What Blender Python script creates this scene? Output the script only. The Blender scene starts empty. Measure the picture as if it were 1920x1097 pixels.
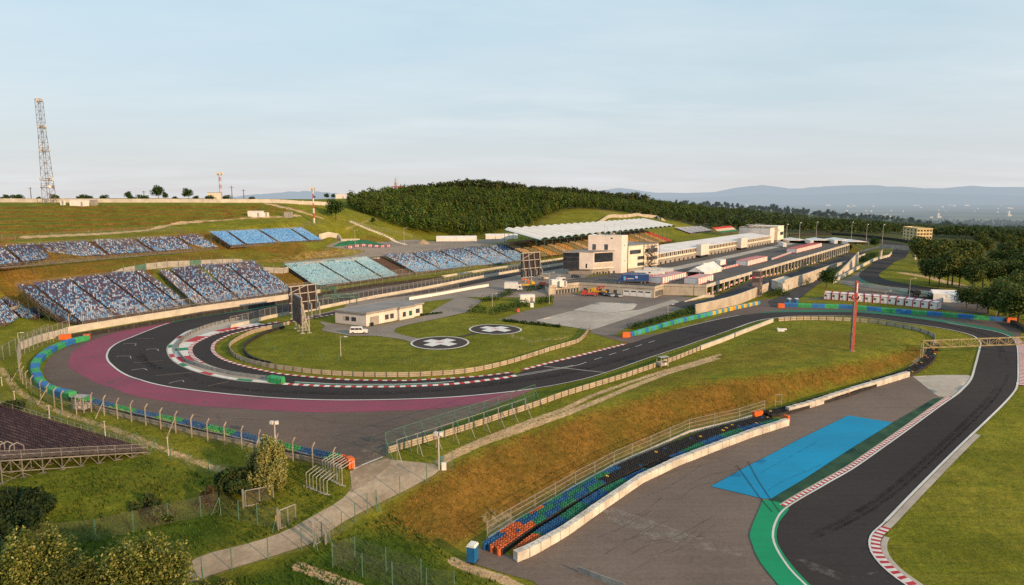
import bpy, math, random
import numpy as np
from mathutils import Vector
from mathutils.geometry import delaunay_2d_cdt
random.seed(7); RNG = np.random.default_rng(7)
SC = bpy.context.scene
COL = SC.collection
R = math.radians

# ---------------------------------------------------------------- survey of the place
# The camera station; sightings (picture coordinate + known height) are turned into points of the site plan.
F, CX, CY, HOR, CH = 1281.0, 960.0, 548.5, 368.0, 40.0
TH = math.atan((CY - HOR) / F)
def ray(px, py):
    x = (px - CX) / F; z = -(py - CY) / F
    c, s = math.cos(TH), math.sin(TH)
    return np.array([x, c + z * s, -s + z * c])
def at(px, py, z):
    d = ray(px, py); t = (z - CH) / d[2]
    return np.array([d[0] * t, d[1] * t, z])
def atY(px, py, Y):
    d = ray(px, py); t = Y / d[1]
    return np.array([d[0] * t, Y, CH + d[2] * t])
# site frame: s runs along the main straight, t across it (towards the paddock)
SO = np.array([-26.0, 300.0]); SD = np.array([0.592, 0.806]); SD /= np.linalg.norm(SD); SN = np.array([SD[1], -SD[0]])
SROT = math.atan2(SD[1], SD[0])
def ST(s, t, z=None):
    p = SO + SD * s + SN * t
    return (p[0], p[1]) if z is None else (p[0], p[1], z)
def toST(x, y):
    q = np.array([x, y]) - SO
    return float(q @ SD), float(q @ SN)

# ---------------------------------------------------------------- terrain heights: triangulated survey points
HP = []
def hp(*pts):
    for a, b, z in pts: HP.append(tuple(at(a, b, z)))
def hw(*pts):
    for p in pts: HP.append(p)
def hs(*pts):
    for s, t, z in pts: HP.append(ST(s, t, z))
# hairpin level
hp((165,637,0),(40,700,-.6),(85,760,-.7),(140,748,0),(200,800,-.6),(330,792,0),(480,828,0),(650,868,-.2),(722,850,0),(800,880,-.5),(1000,730,0),
   (1135,700,0),(1230,668,0),(1380,620,0),(1176,646,0),(1386,592,0),(1450,588,0),(800,720,0),(655,720,0),(402,652,0),(480,616,0),
   (313,650,0),(330,632,0),(462,600,.3),(200,667,0),(130,675,0),(250,632,.1),(300,700,0),(450,740,0),(300,612,.3),(600,780,0),(300,640,0.05),(360,617,.2))
hp((470,650,.7),(560,685,.5),(680,690,.5),(800,690,.5),(1000,655,.5),(1080,630,.3),(825,642,1),(930,617,1),(640,625,.8),(690,612,.8),(790,592,.8),(600,600,.6),(500,625,.6),(860,590,.9))
# lower left
hp((0,905,1.6),(60,893,1.2),(120,885,.6),(200,875,-.4),(270,862,-1.4),(0,960,-.3),(0,1000,-1.8),(0,1045,-3.3),(100,960,-1.2),(100,1010,-3.2),(200,960,-2.6),(200,1000,-4),(300,950,-3.3),(300,1020,-4.8),(400,925,-3.3),(100,1060,-5),(0,1090,-5),
   (350,880,-2.3),(430,880,-2.6),(560,850,-1.5),(600,900,-2.3),(500,990,-4.5),(300,1097,-6.0),(470,1030,-5),(640,945,-2.8),(560,985,-4),(700,900,-1.2),(420,850,-1.3),(300,830,-1),(150,800,-1),(0,760,-1.4),
   (700,950,-2.9),(770,905,-1.5),(700,1000,-4.8),(860,1000,-5.4),(820,1080,-6.4),(600,1097,-6.4),(760,960,-3.6))
# bank between the infield plateau and the lower track: crest and foot
CREST = [(800,895,-1),(830,878,-.5),(880,855,-.2),(940,828,0),(1000,803,0),(1060,785,.1),(1130,765,.2),(1210,742,.4),(1280,722,.5),(1340,714,.6),(1400,708,.7),(1450,703,.8),(1500,697,.8),(1550,689,.8),(1600,679,.7),(1650,667,.5),(1685,656,.3),(1705,645,0)]
FOOT = [(880,1035,-6),(930,985,-6),(1003,950,-5.9),(1079,905,-5.8),(1151,866,-5.6),(1220,836,-5.4),(1292,803,-5.2),(1386,780,-4.9),(1450,757,-4.3),(1510,738,-3.7),(1560,728,-3.3),(1620,712,-3.1),(1680,694,-2.9),(1722,678,-2.6),(1748,655,-2.0)]
hp(*CREST); hp(*FOOT)
hp((960,1050,-6),(914,1018,-6),(1100,1000,-6),(1300,900,-6),(1480,785,-4.6),(1700,712,-3.1),(1770,746,-3.4),(1640,850,-5.0),(1560,800,-4.6),(1400,840,-5.3),(1500,1000,-6),(1500,1097,-6.2),(1000,1097,-6.5),
   (1250,1097,-6.3),(1700,1000,-6.2),(1850,800,-4.4),(1830,690,-2.7),(1840,640,-1.9),(1890,625,-1.8),(1910,690,-2.8),(1830,610,-1.6),(1760,600,-1.0),(1690,600,-1),(1606,592,-.5),
   (1920,1000,-6.2),(1920,800,-4.6),(1919,600,-1.8),(1440,600,.2),(1450,640,.8),(1550,630,.8),(1597,660,.9),(1680,640,.3),(1740,615,-.8),(1300,690,.3),(1200,720,.2),(1370,650,.4),
   (1480,575,0),(1600,575,0),(1765,590,-.8),(1880,600,-1.5),(1900,570,-1.5),(1700,560,-.5),(1560,555,0),(1780,545,-.5),(1500,540,0),(1640,520,0),(1850,540,-1.5),(1900,500,-4),(1880,470,-6))
# paddock car park and the road below the deck
hp((1000,600,0),(1086,553,0),(1221,558,0),(1180,620,0),(940,600,.4),(1040,570,.2),(1285,590,0),(1335,572,0),(1420,545,0))
hs((60,104,-.4),(150,104,-1.6),(250,104,-2.6),(340,104,-3.2),(60,112,-.3),(150,112,-1.4),(250,111,-2.4),(335,110,-3),(60,125,0),(150,125,0),(250,125,.2),(20,86,0),(30,110,0))
# pit straight, pit plateau
hs((380,-50,3.4),(430,-20,3.1),(480,-20,2.8),(520,-5,2.8),(560,0,2.8),(440,-60,3.4),(500,-60,3.4),(560,-40,3))
hs((-140,0,0),(-81,0,.5),(-47,0,1.5),(0,0,2.5),(54,0,3.2),(120,0,3.5),(300,0,3.5),(480,0,3.5),(-47,-10,1.5),(0,-10,2.5),(54,-10,3.2),(120,-10,3.5),(300,-10,3.5),
   (-20,22,1.4),(10,22,2.6),(40,18,3.6),(80,18,3.6),(200,18,3.6),(340,18,3.6),(30,40,3.7),(18,38,3.3),(6,40,2.4),(-6,44,.8),(45,46,3.9),(100,46,3.9),(200,46,3.9),(340,46,3.9),(350,70,3.4),(350,96,2),(400,40,3.2),(400,100,2.2),(450,130,1.5),(520,60,2.5))
# hillside with the stands
def hy(*pts):
    for a, b, Y in pts: HP.append(tuple(atY(a, b, Y)))
hs((-140,-24,.9),(-105,-24,1.3),(-65,-24,2.0),(-20,-24,2.5),(50,-20,3.0),(120,-18,3.6),
   (-150,-33,1.0),(-105,-33,1.3),(-65,-33,1.8),(-20,-33,2.3),(10,-33,2.6),(60,-28,2.9),(96,-23,3.3),
   (-148,-59,10.6),(-105,-60,10.8),(-62,-61,11.0),(-45,-60,9.6),(-20,-60,9.4),(0,-61,9.6),(18,-61,9.9),(60,-56,9.9),(104,-51,10.1),
   (-148,-65,11.6),(-105,-66,11.8),(-62,-67,11.6),(-45,-68,10.6),(-20,-68,10.6),(0,-70,10.8),(50,-66,10.9),(104,-60,11.1),(30,-110,11.4),(100,-110,11.6),(160,-110,11.6),(200,-62,11.5),(260,-62,11),(320,-64,10),(200,-22,3.8),(260,-22,3.8),(330,-22,3.8),(330,-45,4.5),(420,-40,4),
   (-148,-82,15.0),(-105,-84,15.2),(-60,-92,15.3),(-148,-87,15.7),(-105,-92,15.8),(-56,-96,15.8))
hs((-160,-97,21.2),(-148,-97,21.2),(-125,-99,21.2),(-105,-101,21.2),(-80,-103,21.2),(-56,-106,21.2),(-160,-101,22.4),(-125,-103,22.4),(-80,-107,22.4),(-125,-83,15.1),(-125,-90,15.6),(-80,-88,15.2),(-80,-94,15.6),(-165,-84,15.2))
hs((-45,-94,16.0),(-5,-88,16.4),(-48,-108,22),(0,-104,22.2),(12,-84,15.2),(30,-80,12))
hy((-100,470,205),(-100,440,262),(-100,383,345),(0,450,253),(200,438,297),(330,430,322),(0,417,292),(0,400,324),(0,383,358),(150,415,318),(150,400,342),(150,383,366),(300,420,330),(300,405,347),(300,383,374),(420,405,360),(420,383,384),(550,403,382),(550,383,402),(640,385,440),
   (400,431,322),(500,424,345),(575,423,368),(610,418,385),(660,430,400),(720,408,470),(650,395,455),(780,440,455),(800,425,490),(640,445,378),(700,455,392))
hy((-150,379,368),(0,379,372),(200,379,380),(400,379,392),(560,379,412),(640,379,452))
hw((-300,450,37.2),(-180,480,37.2),(-500,560,38),(-350,650,38.2),(-180,700,37),(-130,900,30),(-700,900,34),(-60,750,42),(-125,690,39),(-10,690,37),(50,800,38),(120,850,31),(220,920,22),(-60,620,28),(10,600,22),(-30,540,16))
hp((1090,391,28),(1020,408,21),(1180,404,21),(1260,416,15),(1060,398,25),(1130,398,24.5),(960,425,14.5))
hw((450,1600,20),(300,1550,20),(640,1700,2),(200,1500,16))
hw((120,700,22),(330,640,3),(420,700,-2),(300,800,8),(400,900,4),(550,900,-8),(700,900,-15),(900,900,-22),(520,640,-4),(650,700,-10))
# distance and margins
hw((0,1500,0),(400,1200,-6),(900,1200,-25),(-600,1500,20),(0,2500,-45),(1500,2500,-85),(3000,3000,-92),(-2500,2500,-30),(0,5000,-85),(5000,6000,-95),(-5000,6000,-90),
   (-9000,13000,-95),(0,14000,-95),(9000,13000,-95),(-60000,50000,-100),(0,60000,-100),(60000,50000,-100),(60000,-8000,-100),(-60000,-8000,-60),
   (-260,60,0),(-170,100,-.3),(-190,150,1.2),(-205,180,3),(-300,240,22),(-450,340,34),(-420,200,20),(250,60,-8),(300,150,-6),(350,300,-6),(450,500,-10),(0,40,-9),(-100,45,-10),(110,40,-8),(-170,160,-.2),(-150,185,.3))
hp((0,640,.5),(40,590,1.4),(0,600,1.6),(0,700,-.3))

def tri_raster(tri, pts, x0, y0, cell, nx, ny):
    Z = np.full((ny, nx), np.nan)
    for a, b, c in tri:
        A, B, C = pts[a], pts[b], pts[c]
        ix0 = max(0, int((min(A[0], B[0], C[0]) - x0) / cell)); ix1 = min(nx - 1, int((max(A[0], B[0], C[0]) - x0) / cell) + 1)
        iy0 = max(0, int((min(A[1], B[1], C[1]) - y0) / cell)); iy1 = min(ny - 1, int((max(A[1], B[1], C[1]) - y0) / cell) + 1)
        if ix1 < ix0 or iy1 < iy0: continue
        gx, gy = np.meshgrid(x0 + cell * np.arange(ix0, ix1 + 1), y0 + cell * np.arange(iy0, iy1 + 1))
        d = (B[1] - C[1]) * (A[0] - C[0]) + (C[0] - B[0]) * (A[1] - C[1])
        if abs(d) < 1e-9: continue
        u = ((B[1] - C[1]) * (gx - C[0]) + (C[0] - B[0]) * (gy - C[1])) / d
        v = ((C[1] - A[1]) * (gx - C[0]) + (A[0] - C[0]) * (gy - C[1])) / d
        w = 1 - u - v
        m = (u > -1e-6) & (v > -1e-6) & (w > -1e-6)
        sub = Z[iy0:iy1 + 1, ix0:ix1 + 1]
        sub[m] = (u * A[2] + v * B[2] + w * C[2])[m]
    return Z
def blur(Z, sig):
    n = int(sig * 3) + 1
    k = np.exp(-0.5 * (np.arange(-n, n + 1) / sig) ** 2); k /= k.sum()
    P = np.pad(Z, n, mode='edge')
    P = sum(k[i] * P[i:i + Z.shape[0], :] for i in range(2 * n + 1))
    return sum(k[i] * P[:, i:i + Z.shape[1]] for i in range(2 * n + 1))
def breakline(L, n=6):
    P = [at(*p) for p in L]
    return [tuple(P[i] + (P[i + 1] - P[i]) * k / n) for i in range(len(P) - 1) for k in range(1, n)]
HP += breakline(CREST, 3) + breakline(FOOT, 3)
def build_height():
    vs = [Vector((p[0], p[1])) for p in HP]
    ov, oe, of, ids, _, _ = delaunay_2d_cdt(vs, [], [], 0, 1e-4)
    pts = [(v.x, v.y, HP[ids[i][0]][2]) for i, v in enumerate(ov)]
    return pts, [tuple(f) for f in of]
_pts, _tri = build_height()
NX0, NY0, NC, NNX, NNY = -430.0, 30.0, 1.25, 740, 760
NEAR = tri_raster(_tri, _pts, NX0, NY0, NC, NNX, NNY)
FX0, FY0, FC, FNX, FNY = -40000.0, -4000.0, 80.0, 1001, 626
FAR = tri_raster(_tri, _pts, FX0, FY0, FC, FNX, FNY)
FAR = np.where(np.isnan(FAR), -95.0, FAR)
NEAR = np.where(np.isnan(NEAR), 0.0, NEAR)
NEAR = blur(NEAR, 1.3)
_W = blur(NEAR, 7.0)                                   # soften the hill, keep the crisp banks near the circuit
_gx, _gy = np.meshgrid(NX0 + NC * np.arange(NNX), NY0 + NC * np.arange(NNY))
_k = np.clip((_gy - 300) / 120, 0, 1) * np.clip((-_gx * 0.806 - (_gy - 300) * -0.592 * 1.0 + 0) / 1e9 + 1, 0, 1)
_tt = (_gx - SO[0]) * SN[0] + (_gy - SO[1]) * SN[1]
_k = np.clip((-_tt - 108) / 25, 0, 1) * 0.95
NEAR = NEAR * (1 - _k) + _W * _k
def _bil(Z, x0, y0, c, x, y):
    fx = np.clip((x - x0) / c, 0, Z.shape[1] - 1.001); fy = np.clip((y - y0) / c, 0, Z.shape[0] - 1.001)
    ix = fx.astype(int); iy = fy.astype(int); fx = fx - ix; fy = fy - iy
    return (Z[iy, ix] * (1 - fx) + Z[iy, ix + 1] * fx) * (1 - fy) + (Z[iy + 1, ix] * (1 - fx) + Z[iy + 1, ix + 1] * fx) * fy
def hzv(x, y):
    x = np.asarray(x, float); y = np.asarray(y, float)
    ins = np.minimum(np.minimum(x - NX0, NX0 + NC * (NNX - 1) - x), np.minimum(y - NY0, NY0 + NC * (NNY - 1) - y))
    w = np.clip(ins / 60, 0, 1)
    return _bil(NEAR, NX0, NY0, NC, x, y) * w + _bil(FAR, FX0, FY0, FC, x, y) * (1 - w)
def hz(x, y): return float(hzv(np.array([x]), np.array([y]))[0])
_TS = np.geomspace(45, 2500, 1400)
def G(px, py, dz=0.0):
    """the ground point a sighting hits"""
    d = ray(px, py)
    x = d[0] * _TS; y = d[1] * _TS; z = CH + d[2] * _TS
    h = z - hzv(x, y) - dz
    i = int(np.argmax(h < 0))
    if h[i] >= 0: i = len(_TS) - 1
    if i == 0: i = 1
    a, b = _TS[i - 1], _TS[i]
    for _ in range(22):
        m = (a + b) / 2
        if CH + d[2] * m - hz(d[0] * m, d[1] * m) - dz < 0: b = m
        else: a = m
    return np.array([d[0] * b, d[1] * b, CH + d[2] * b])
def GL(L): return [G(p[0], p[1])[:2] for p in L]
def inpoly(x, y, poly):
    x = np.asarray(x, float); y = np.asarray(y, float)
    ins = np.zeros(x.shape, bool); n = len(poly)
    for i in range(n):
        x1, y1 = poly[i][:2]; x2, y2 = poly[(i + 1) % n][:2]
        if y1 == y2: continue
        c = ((y1 > y) != (y2 > y)) & (x < (x2 - x1) * (y - y1) / (y2 - y1) + x1)
        ins ^= c
    return ins
def distpoly(x, y, poly, closed=True):
    x = np.asarray(x, float); y = np.asarray(y, float)
    d = np.full(x.shape, 1e18); n = len(poly)
    for i in range(n if closed else n - 1):
        x1, y1 = poly[i][:2]; x2, y2 = poly[(i + 1) % n][:2]
        dx, dy = x2 - x1, y2 - y1; l = dx * dx + dy * dy + 1e-12
        t = np.clip(((x - x1) * dx + (y - y1) * dy) / l, 0, 1)
        d = np.minimum(d, (x - x1 - t * dx) ** 2 + (y - y1 - t * dy) ** 2)
    return np.sqrt(d)
def smooth(P, n=5, closed=False):
    """Catmull-Rom through plan points"""
    P = [np.array(p[:2], float) for p in P]; out = []; m = len(P)
    rng_ = range(m) if closed else range(m - 1)
    for i in rng_:
        p1, p2 = P[i], P[(i + 1) % m]
        p0 = P[i - 1] if (i > 0 or closed) else 2 * p1 - p2
        p3 = P[(i + 2) % m] if (i + 2 < m or closed) else 2 * p2 - p1
        for k in range(n):
            t = k / n
            out.append(0.5 * ((2 * p1) + (p2 - p0) * t + (2 * p0 - 5 * p1 + 4 * p2 - p3) * t * t + (3 * p1 - p0 - 3 * p2 + p3) * t ** 3))
    if not closed: out.append(P[-1])
    return out
def resample(P, d):
    P = [np.array(p[:2], float) for p in P]; L = [0.0]
    for i in range(1, len(P)): L.append(L[-1] + float(np.linalg.norm(P[i] - P[i - 1])))
    n = max(1, int(round(L[-1] / d))); out = []
    xs = np.array([p[0] for p in P]); ys = np.array([p[1] for p in P])
    for k in range(n + 1):
        s = L[-1] * k / n
        out.append(np.array([np.interp(s, L, xs), np.interp(s, L, ys)]))
    return out
def normals(P):
    out = []
    for i in range(len(P)):
        a = P[max(0, i - 1)]; b = P[min(len(P) - 1, i + 1)]
        t = b - a; t = t / (np.linalg.norm(t) + 1e-9)
        out.append(np.array([-t[1], t[0]]))          # left-hand normal
    return out
def offset(P, d):
    P = [np.array(p[:2], float) for p in P]; N = normals(P)
    return [p + n * d for p, n in zip(P, N)]

# terraced spectator hill: real steps cut in the slope
_terr = [atY(-160,452,240)[:2], atY(0,447,256)[:2], atY(330,425,327)[:2], atY(545,402,384)[:2], atY(560,384,402)[:2], atY(-200,384,340)[:2]]
_ins = inpoly(_gx, _gy, _terr); _ds = distpoly(_gx, _gy, _terr)
_wt = np.clip(np.where(_ins, _ds, 0) / 6.0, 0, 1)
_q = NEAR / 1.75; _f = np.clip((_q - np.floor(_q) - 0.5) / 0.42, 0, 1)
NEAR = NEAR * (1 - _wt) + 1.75 * (np.floor(_q) + _f * _f * (3 - 2 * _f)) * _wt
TERRACE = _terr

# the split-level paddock: ground below the deck is cut down to the car-park level
DECK = [ST(1.5,49.5), ST(17.5,54), ST(23.5,85), ST(33.5,84.5), ST(41,99.5), ST(342,98), ST(342,46.5), ST(50,46.5), ST(20,42), ST(7,44)]
_ins = inpoly(_gx, _gy, DECK) & (distpoly(_gx, _gy, DECK) > .5)
NEAR = np.where(_ins, np.where(_tt > 84, np.minimum(NEAR, -.2 - .0095 * ((_gx - SO[0]) * SD[0] + (_gy - SO[1]) * SD[1])), np.minimum(NEAR, 2.6)), NEAR)
# ---------------------------------------------------------------- node materials
def new_mat(name):
    m = bpy.data.materials.new(name); m.use_nodes = True
    nt = m.node_tree; nt.nodes.clear()
    out = nt.nodes.new('ShaderNodeOutputMaterial'); b = nt.nodes.new('ShaderNodeBsdfPrincipled')
    nt.links.new(b.outputs[0], out.inputs[0])
    b.inputs['Specular IOR Level'].default_value = 0.25
    return m, nt, b, out
def N(nt, t, **kw):
    n = nt.nodes.new(t)
    for k, v in kw.items():
        if k.startswith('i_'): n.inputs[k[2:].replace('_', ' ')].default_value = v
        else: setattr(n, k, v)
    return n
def noise(nt, vec, scale, detail=4, rough=0.55):
    n = N(nt, 'ShaderNodeTexNoise'); n.inputs['Scale'].default_value = scale; n.inputs['Detail'].default_value = detail; n.inputs['Roughness'].default_value = rough
    nt.links.new(vec, n.inputs['Vector']); return n.outputs['Fac']
def ramp(nt, fac, lo, hi):
    n = N(nt, 'ShaderNodeMapRange'); n.clamp = True
    n.inputs['From Min'].default_value = lo; n.inputs['From Max'].default_value = hi
    nt.links.new(fac, n.inputs['Value']); return n.outputs['Result']
def mixc(nt, fac, a, b, mode='MIX'):
    n = N(nt, 'ShaderNodeMix'); n.data_type = 'RGBA'; n.blend_type = mode
    for s, v in ((n.inputs[0], fac), (n.inputs[6], a), (n.inputs[7], b)):
        if isinstance(v, (int, float)): s.default_value = v
        elif isinstance(v, (tuple, list)): s.default_value = (*v[:3], 1)
        else: nt.links.new(v, s)
    return n.outputs[2]
def mth(nt, op, a, b=None):
    n = N(nt, 'ShaderNodeMath'); n.operation = op
    for s, v in ((n.inputs[0], a), (n.inputs[1], b)):
        if v is None: continue
        if isinstance(v, (int, float)): s.default_value = v
        else: nt.links.new(v, s)
    return n.outputs[0]
def bump(nt, b, h, strength, dist):
    n = N(nt, 'ShaderNodeBump'); n.inputs['Strength'].default_value = strength; n.inputs['Distance'].default_value = dist
    nt.links.new(h, n.inputs['Height']); nt.links.new(n.outputs[0], b.inputs['Normal'])
def wpos(nt): return N(nt, 'ShaderNodeNewGeometry').outputs['Position']
def attr(nt, name):
    n = N(nt, 'ShaderNodeAttribute'); n.attribute_name = name; return n
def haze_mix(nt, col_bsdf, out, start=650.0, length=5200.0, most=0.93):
    """aerial haze painted into far materials as emission: grows with distance north of the circuit"""
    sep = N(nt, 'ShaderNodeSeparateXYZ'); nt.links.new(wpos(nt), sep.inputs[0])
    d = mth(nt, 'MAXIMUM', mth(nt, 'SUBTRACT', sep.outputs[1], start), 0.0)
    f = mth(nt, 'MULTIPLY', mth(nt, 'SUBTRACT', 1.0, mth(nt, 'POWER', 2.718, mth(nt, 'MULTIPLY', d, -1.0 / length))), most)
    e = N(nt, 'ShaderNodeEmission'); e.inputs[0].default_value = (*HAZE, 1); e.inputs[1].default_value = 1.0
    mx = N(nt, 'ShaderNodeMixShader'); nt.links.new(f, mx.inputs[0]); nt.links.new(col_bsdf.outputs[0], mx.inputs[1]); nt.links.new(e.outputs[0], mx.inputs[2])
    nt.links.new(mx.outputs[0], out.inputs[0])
HAZE = (0.42, 0.49, 0.56)  # glow colour of the haze painted into far ground, trees and hills
def noisy(name, c1, c2, scale=0.5, rough=0.85, detail=5, bmp=0.0, bscale=None, fine=0.0, local=False, spec=0.25, metal=0.0, lo=0.35, hi=0.65):
    m, nt, b, out = new_mat(name)
    if local: v = N(nt, 'ShaderNodeTexCoord').outputs['Object']
    else: v = wpos(nt)
    c = mixc(nt, ramp(nt, noise(nt, v, scale, detail), lo, hi), c1, c2)
    if fine:
        f = noise(nt, v, scale * 9, 3)
        c = mixc(nt, 1.0, c, mixc(nt, ramp(nt, f, .3, .7), (1 - fine,) * 3, (1 + fine,) * 3), 'MULTIPLY')
    nt.links.new(c, b.inputs['Base Color'])
    b.inputs['Roughness'].default_value = rough; b.inputs['Specular IOR Level'].default_value = spec; b.inputs['Metallic'].default_value = metal
    if bmp: bump(nt, b, noise(nt, v, bscale or scale * 4, 4), 1.0, bmp)
    return m
def plain(name, c, rough=0.6, metal=0.0, var=0.12, scale=1.2, spec=0.3):
    c1 = tuple(max(0, x * (1 - var)) for x in c); c2 = tuple(min(1, x * (1 + var)) for x in c)
    return noisy(name, c1, c2, scale, rough, 3, local=True, spec=spec, metal=metal)
def vcol(name, rough=0.6, var=0.15, scale=3.0, spec=0.3, bmp=0.0):
    m, nt, b, out = new_mat(name)
    a = attr(nt, 'Col'); v = wpos(nt)
    f = ramp(nt, noise(nt, v, scale, 4), .3, .7)
    c = mixc(nt, 1.0, a.outputs['Color'], mixc(nt, f, (1 - var,) * 3, (1 + var,) * 3), 'MULTIPLY')
    nt.links.new(c, b.inputs['Base Color']); b.inputs['Roughness'].default_value = rough; b.inputs['Specular IOR Level'].default_value = spec
    if bmp: bump(nt, b, noise(nt, v, scale * 3, 3), 1.0, bmp)
    return m
def veil(name, c, cover):
    """woven wire mesh seen from afar: thin wires, mostly open"""
    m, nt, b, out = new_mat(name)
    b.inputs['Base Color'].default_value = (*c, 1); b.inputs['Roughness'].default_value = .5; b.inputs['Metallic'].default_value = .3
    t = N(nt, 'ShaderNodeBsdfTransparent'); mx = N(nt, 'ShaderNodeMixShader'); mx.inputs[0].default_value = cover
    nt.links.new(t.outputs[0], mx.inputs[1]); nt.links.new(b.outputs[0], mx.inputs[2]); nt.links.new(mx.outputs[0], out.inputs[0])
    return m

# ---------------------------------------------------------------- mesh builder
class MB:
    def __init__(self): self.v = []; self.f = []; self.c = []; self.col = (1, 1, 1); self.any = False
    def face(self, idx, col=None):
        self.f.append(idx); self.c.append(col or self.col)
        if col: self.any = True
    def quad(self, a, b, c, d, col=None):
        n = len(self.v); self.v += [tuple(a), tuple(b), tuple(c), tuple(d)]; self.face((n, n + 1, n + 2, n + 3), col)
    def box(self, c, size, rz=0.0, col=None, taper=1.0, up=None):
        sx, sy, sz = size[0] / 2, size[1] / 2, size[2] / 2; co, si = math.cos(rz), math.sin(rz); n = len(self.v)
        for dz in (-1, 1):
            k = 1.0 if dz < 0 else taper
            for dx, dy in ((-1, -1), (1, -1), (1, 1), (-1, 1)):
                x, y = dx * sx * k, dy * sy * k
                self.v.append((c[0] + x * co - y * si, c[1] + x * si + y * co, c[2] + dz * sz))
        for q in ((0, 3, 2, 1), (4, 5, 6, 7), (0, 1, 5, 4), (1, 2, 6, 5), (2, 3, 7, 6), (3, 0, 4, 7)):
            self.face(tuple(n + i for i in q), col)
    def bar(self, p, q, w, h=None, col=None):
        """square bar from p to q"""
        p = np.array(p, float); q = np.array(q, float); d = q - p; L = np.linalg.norm(d)
        if L < 1e-6: return
        d /= L; up = np.array([0, 0, 1.0]) if abs(d[2]) < .95 else np.array([1.0, 0, 0])
        a = np.cross(d, up); a /= np.linalg.norm(a); b = np.cross(a, d); h = h or w; n = len(self.v)
        for e in (p, q):
            for i, j in ((-1, -1), (1, -1), (1, 1), (-1, 1)): self.v.append(tuple(e + a * i * w / 2 + b * j * h / 2))
        for qd in ((0, 3, 2, 1), (4, 5, 6, 7), (0, 1, 5, 4), (1, 2, 6, 5), (2, 3, 7, 6), (3, 0, 4, 7)): self.face(tuple(n + i for i in qd), col)
    def tube(self, p, q, r, r2=None, n=8, col=None, caps=True):
        p = np.array(p, float); q = np.array(q, float); d = q - p; d /= np.linalg.norm(d) + 1e-9
        up = np.array([0, 0, 1.0]) if abs(d[2]) < .95 else np.array([1.0, 0, 0])
        a = np.cross(d, up); a /= np.linalg.norm(a); b = np.cross(a, d); r2 = r if r2 is None else r2; k = len(self.v)
        for e, rr in ((p, r), (q, r2)):
            for i in range(n):
                t = 2 * math.pi * i / n; self.v.append(tuple(e + (a * math.cos(t) + b * math.sin(t)) * rr))
        for i in range(n): self.face((k + i, k + (i + 1) % n, k + n + (i + 1) % n, k + n + i), col)
        if caps: self.face(tuple(k + i for i in range(n))[::-1], col); self.face(tuple(k + n + i for i in range(n)), col)
    def prism(self, poly, z0, z1, col=None, cap=True):
        """vertical prism over a plan polygon; z0 / z1 numbers or per-vertex lists"""
        a = 0.5 * sum(poly[i][0] * poly[(i + 1) % len(poly)][1] - poly[(i + 1) % len(poly)][0] * poly[i][1] for i in range(len(poly)))
        if a < 0: poly = poly[::-1]; z0 = z0[::-1] if isinstance(z0, list) else z0; z1 = z1[::-1] if isinstance(z1, list) else z1
        n = len(poly); k = len(self.v)
        for i, p in enumerate(poly): self.v.append((p[0], p[1], z0[i] if isinstance(z0, list) else z0))
        for i, p in enumerate(poly): self.v.append((p[0], p[1], z1[i] if isinstance(z1, list) else z1))
        for i in range(n): self.face((k + i, k + (i + 1) % n, k + n + (i + 1) % n, k + n + i), col)
        if cap: self.face(tuple(k + i for i in range(n))[::-1], col); self.face(tuple(k + n + i for i in range(n)), col)
    def lathe(self, prof, c=(0, 0, 0), n=16, col=None):
        k = len(self.v); m = len(prof)
        for r, z in prof:
            for i in range(n):
                t = 2 * math.pi * i / n; self.v.append((c[0] + r * math.cos(t), c[1] + r * math.sin(t), c[2] + z))
        for j in range(m - 1):
            for i in range(n): self.face((k + j * n + i, k + j * n + (i + 1) % n, k + (j + 1) * n + (i + 1) % n, k + (j + 1) * n + i), col)
    def strip(self, A, B, col=None):
        for i in range(len(A) - 1): self.quad(A[i], A[i + 1], B[i + 1], B[i], col[i] if isinstance(col, list) else col)
    def build(self, name, mat, parent=None, smooth=False, kind=None):
        if parent is not None:
            o = parent; off = np.zeros(3)
            while o is not None: off += np.array(o.location); o = o.parent
        else: off = np.zeros(3)
        V = np.array(self.v, float).reshape(-1, 3) - off
        me = bpy.data.meshes.new(name); me.from_pydata([tuple(p) for p in V], [], self.f)
        me.materials.append(mat)
        if self.any:
            a = me.color_attributes.new('Col', 'FLOAT_COLOR', 'CORNER')
            cols = np.array([[*c[:3], 1.0] for c in self.c], dtype=np.float32); ln = np.array([len(f) for f in self.f])
            a.data.foreach_set('color', np.repeat(cols, ln, axis=0).ravel())
        if smooth: me.polygons.foreach_set('use_smooth', [True] * len(me.polygons))
        me.update()
        o = bpy.data.objects.new(name, me); COL.objects.link(o)
        if parent is not None: o.parent = parent
        if kind: o['kind'] = kind
        return o
def tag(o, label, cat, group=None):
    o['label'] = label; o['category'] = cat
    if group: o['group'] = group
    return o
def thing(name, label, cat, loc=(0, 0, 0), rz=0.0, group=None):
    o = bpy.data.objects.new(name, None); COL.objects.link(o); o.empty_display_size = .5
    o.location = tuple(float(x) for x in loc); o.rotation_euler = (0, 0, rz)
    return tag(o, label, cat, group)
CHILD = {}
def dup(root, loc, rz=0.0, label=None, scale=None, group=None):
    """copy a thing with copies of its parts and sub-parts"""
    def rec(o, par):
        c = o.copy(); COL.objects.link(c)
        if par is not None: c.parent = par
        for ch in list(o.children): rec(ch, c)
        return c
    r = rec(root, None); r.location = tuple(float(x) for x in loc); r.rotation_euler = (0, 0, rz)
    if scale is not None: r.scale = scale if isinstance(scale, tuple) else (scale,) * 3
    if label: r['label'] = label
    if group: r['group'] = group
    return r
SHEETS = []
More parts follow.
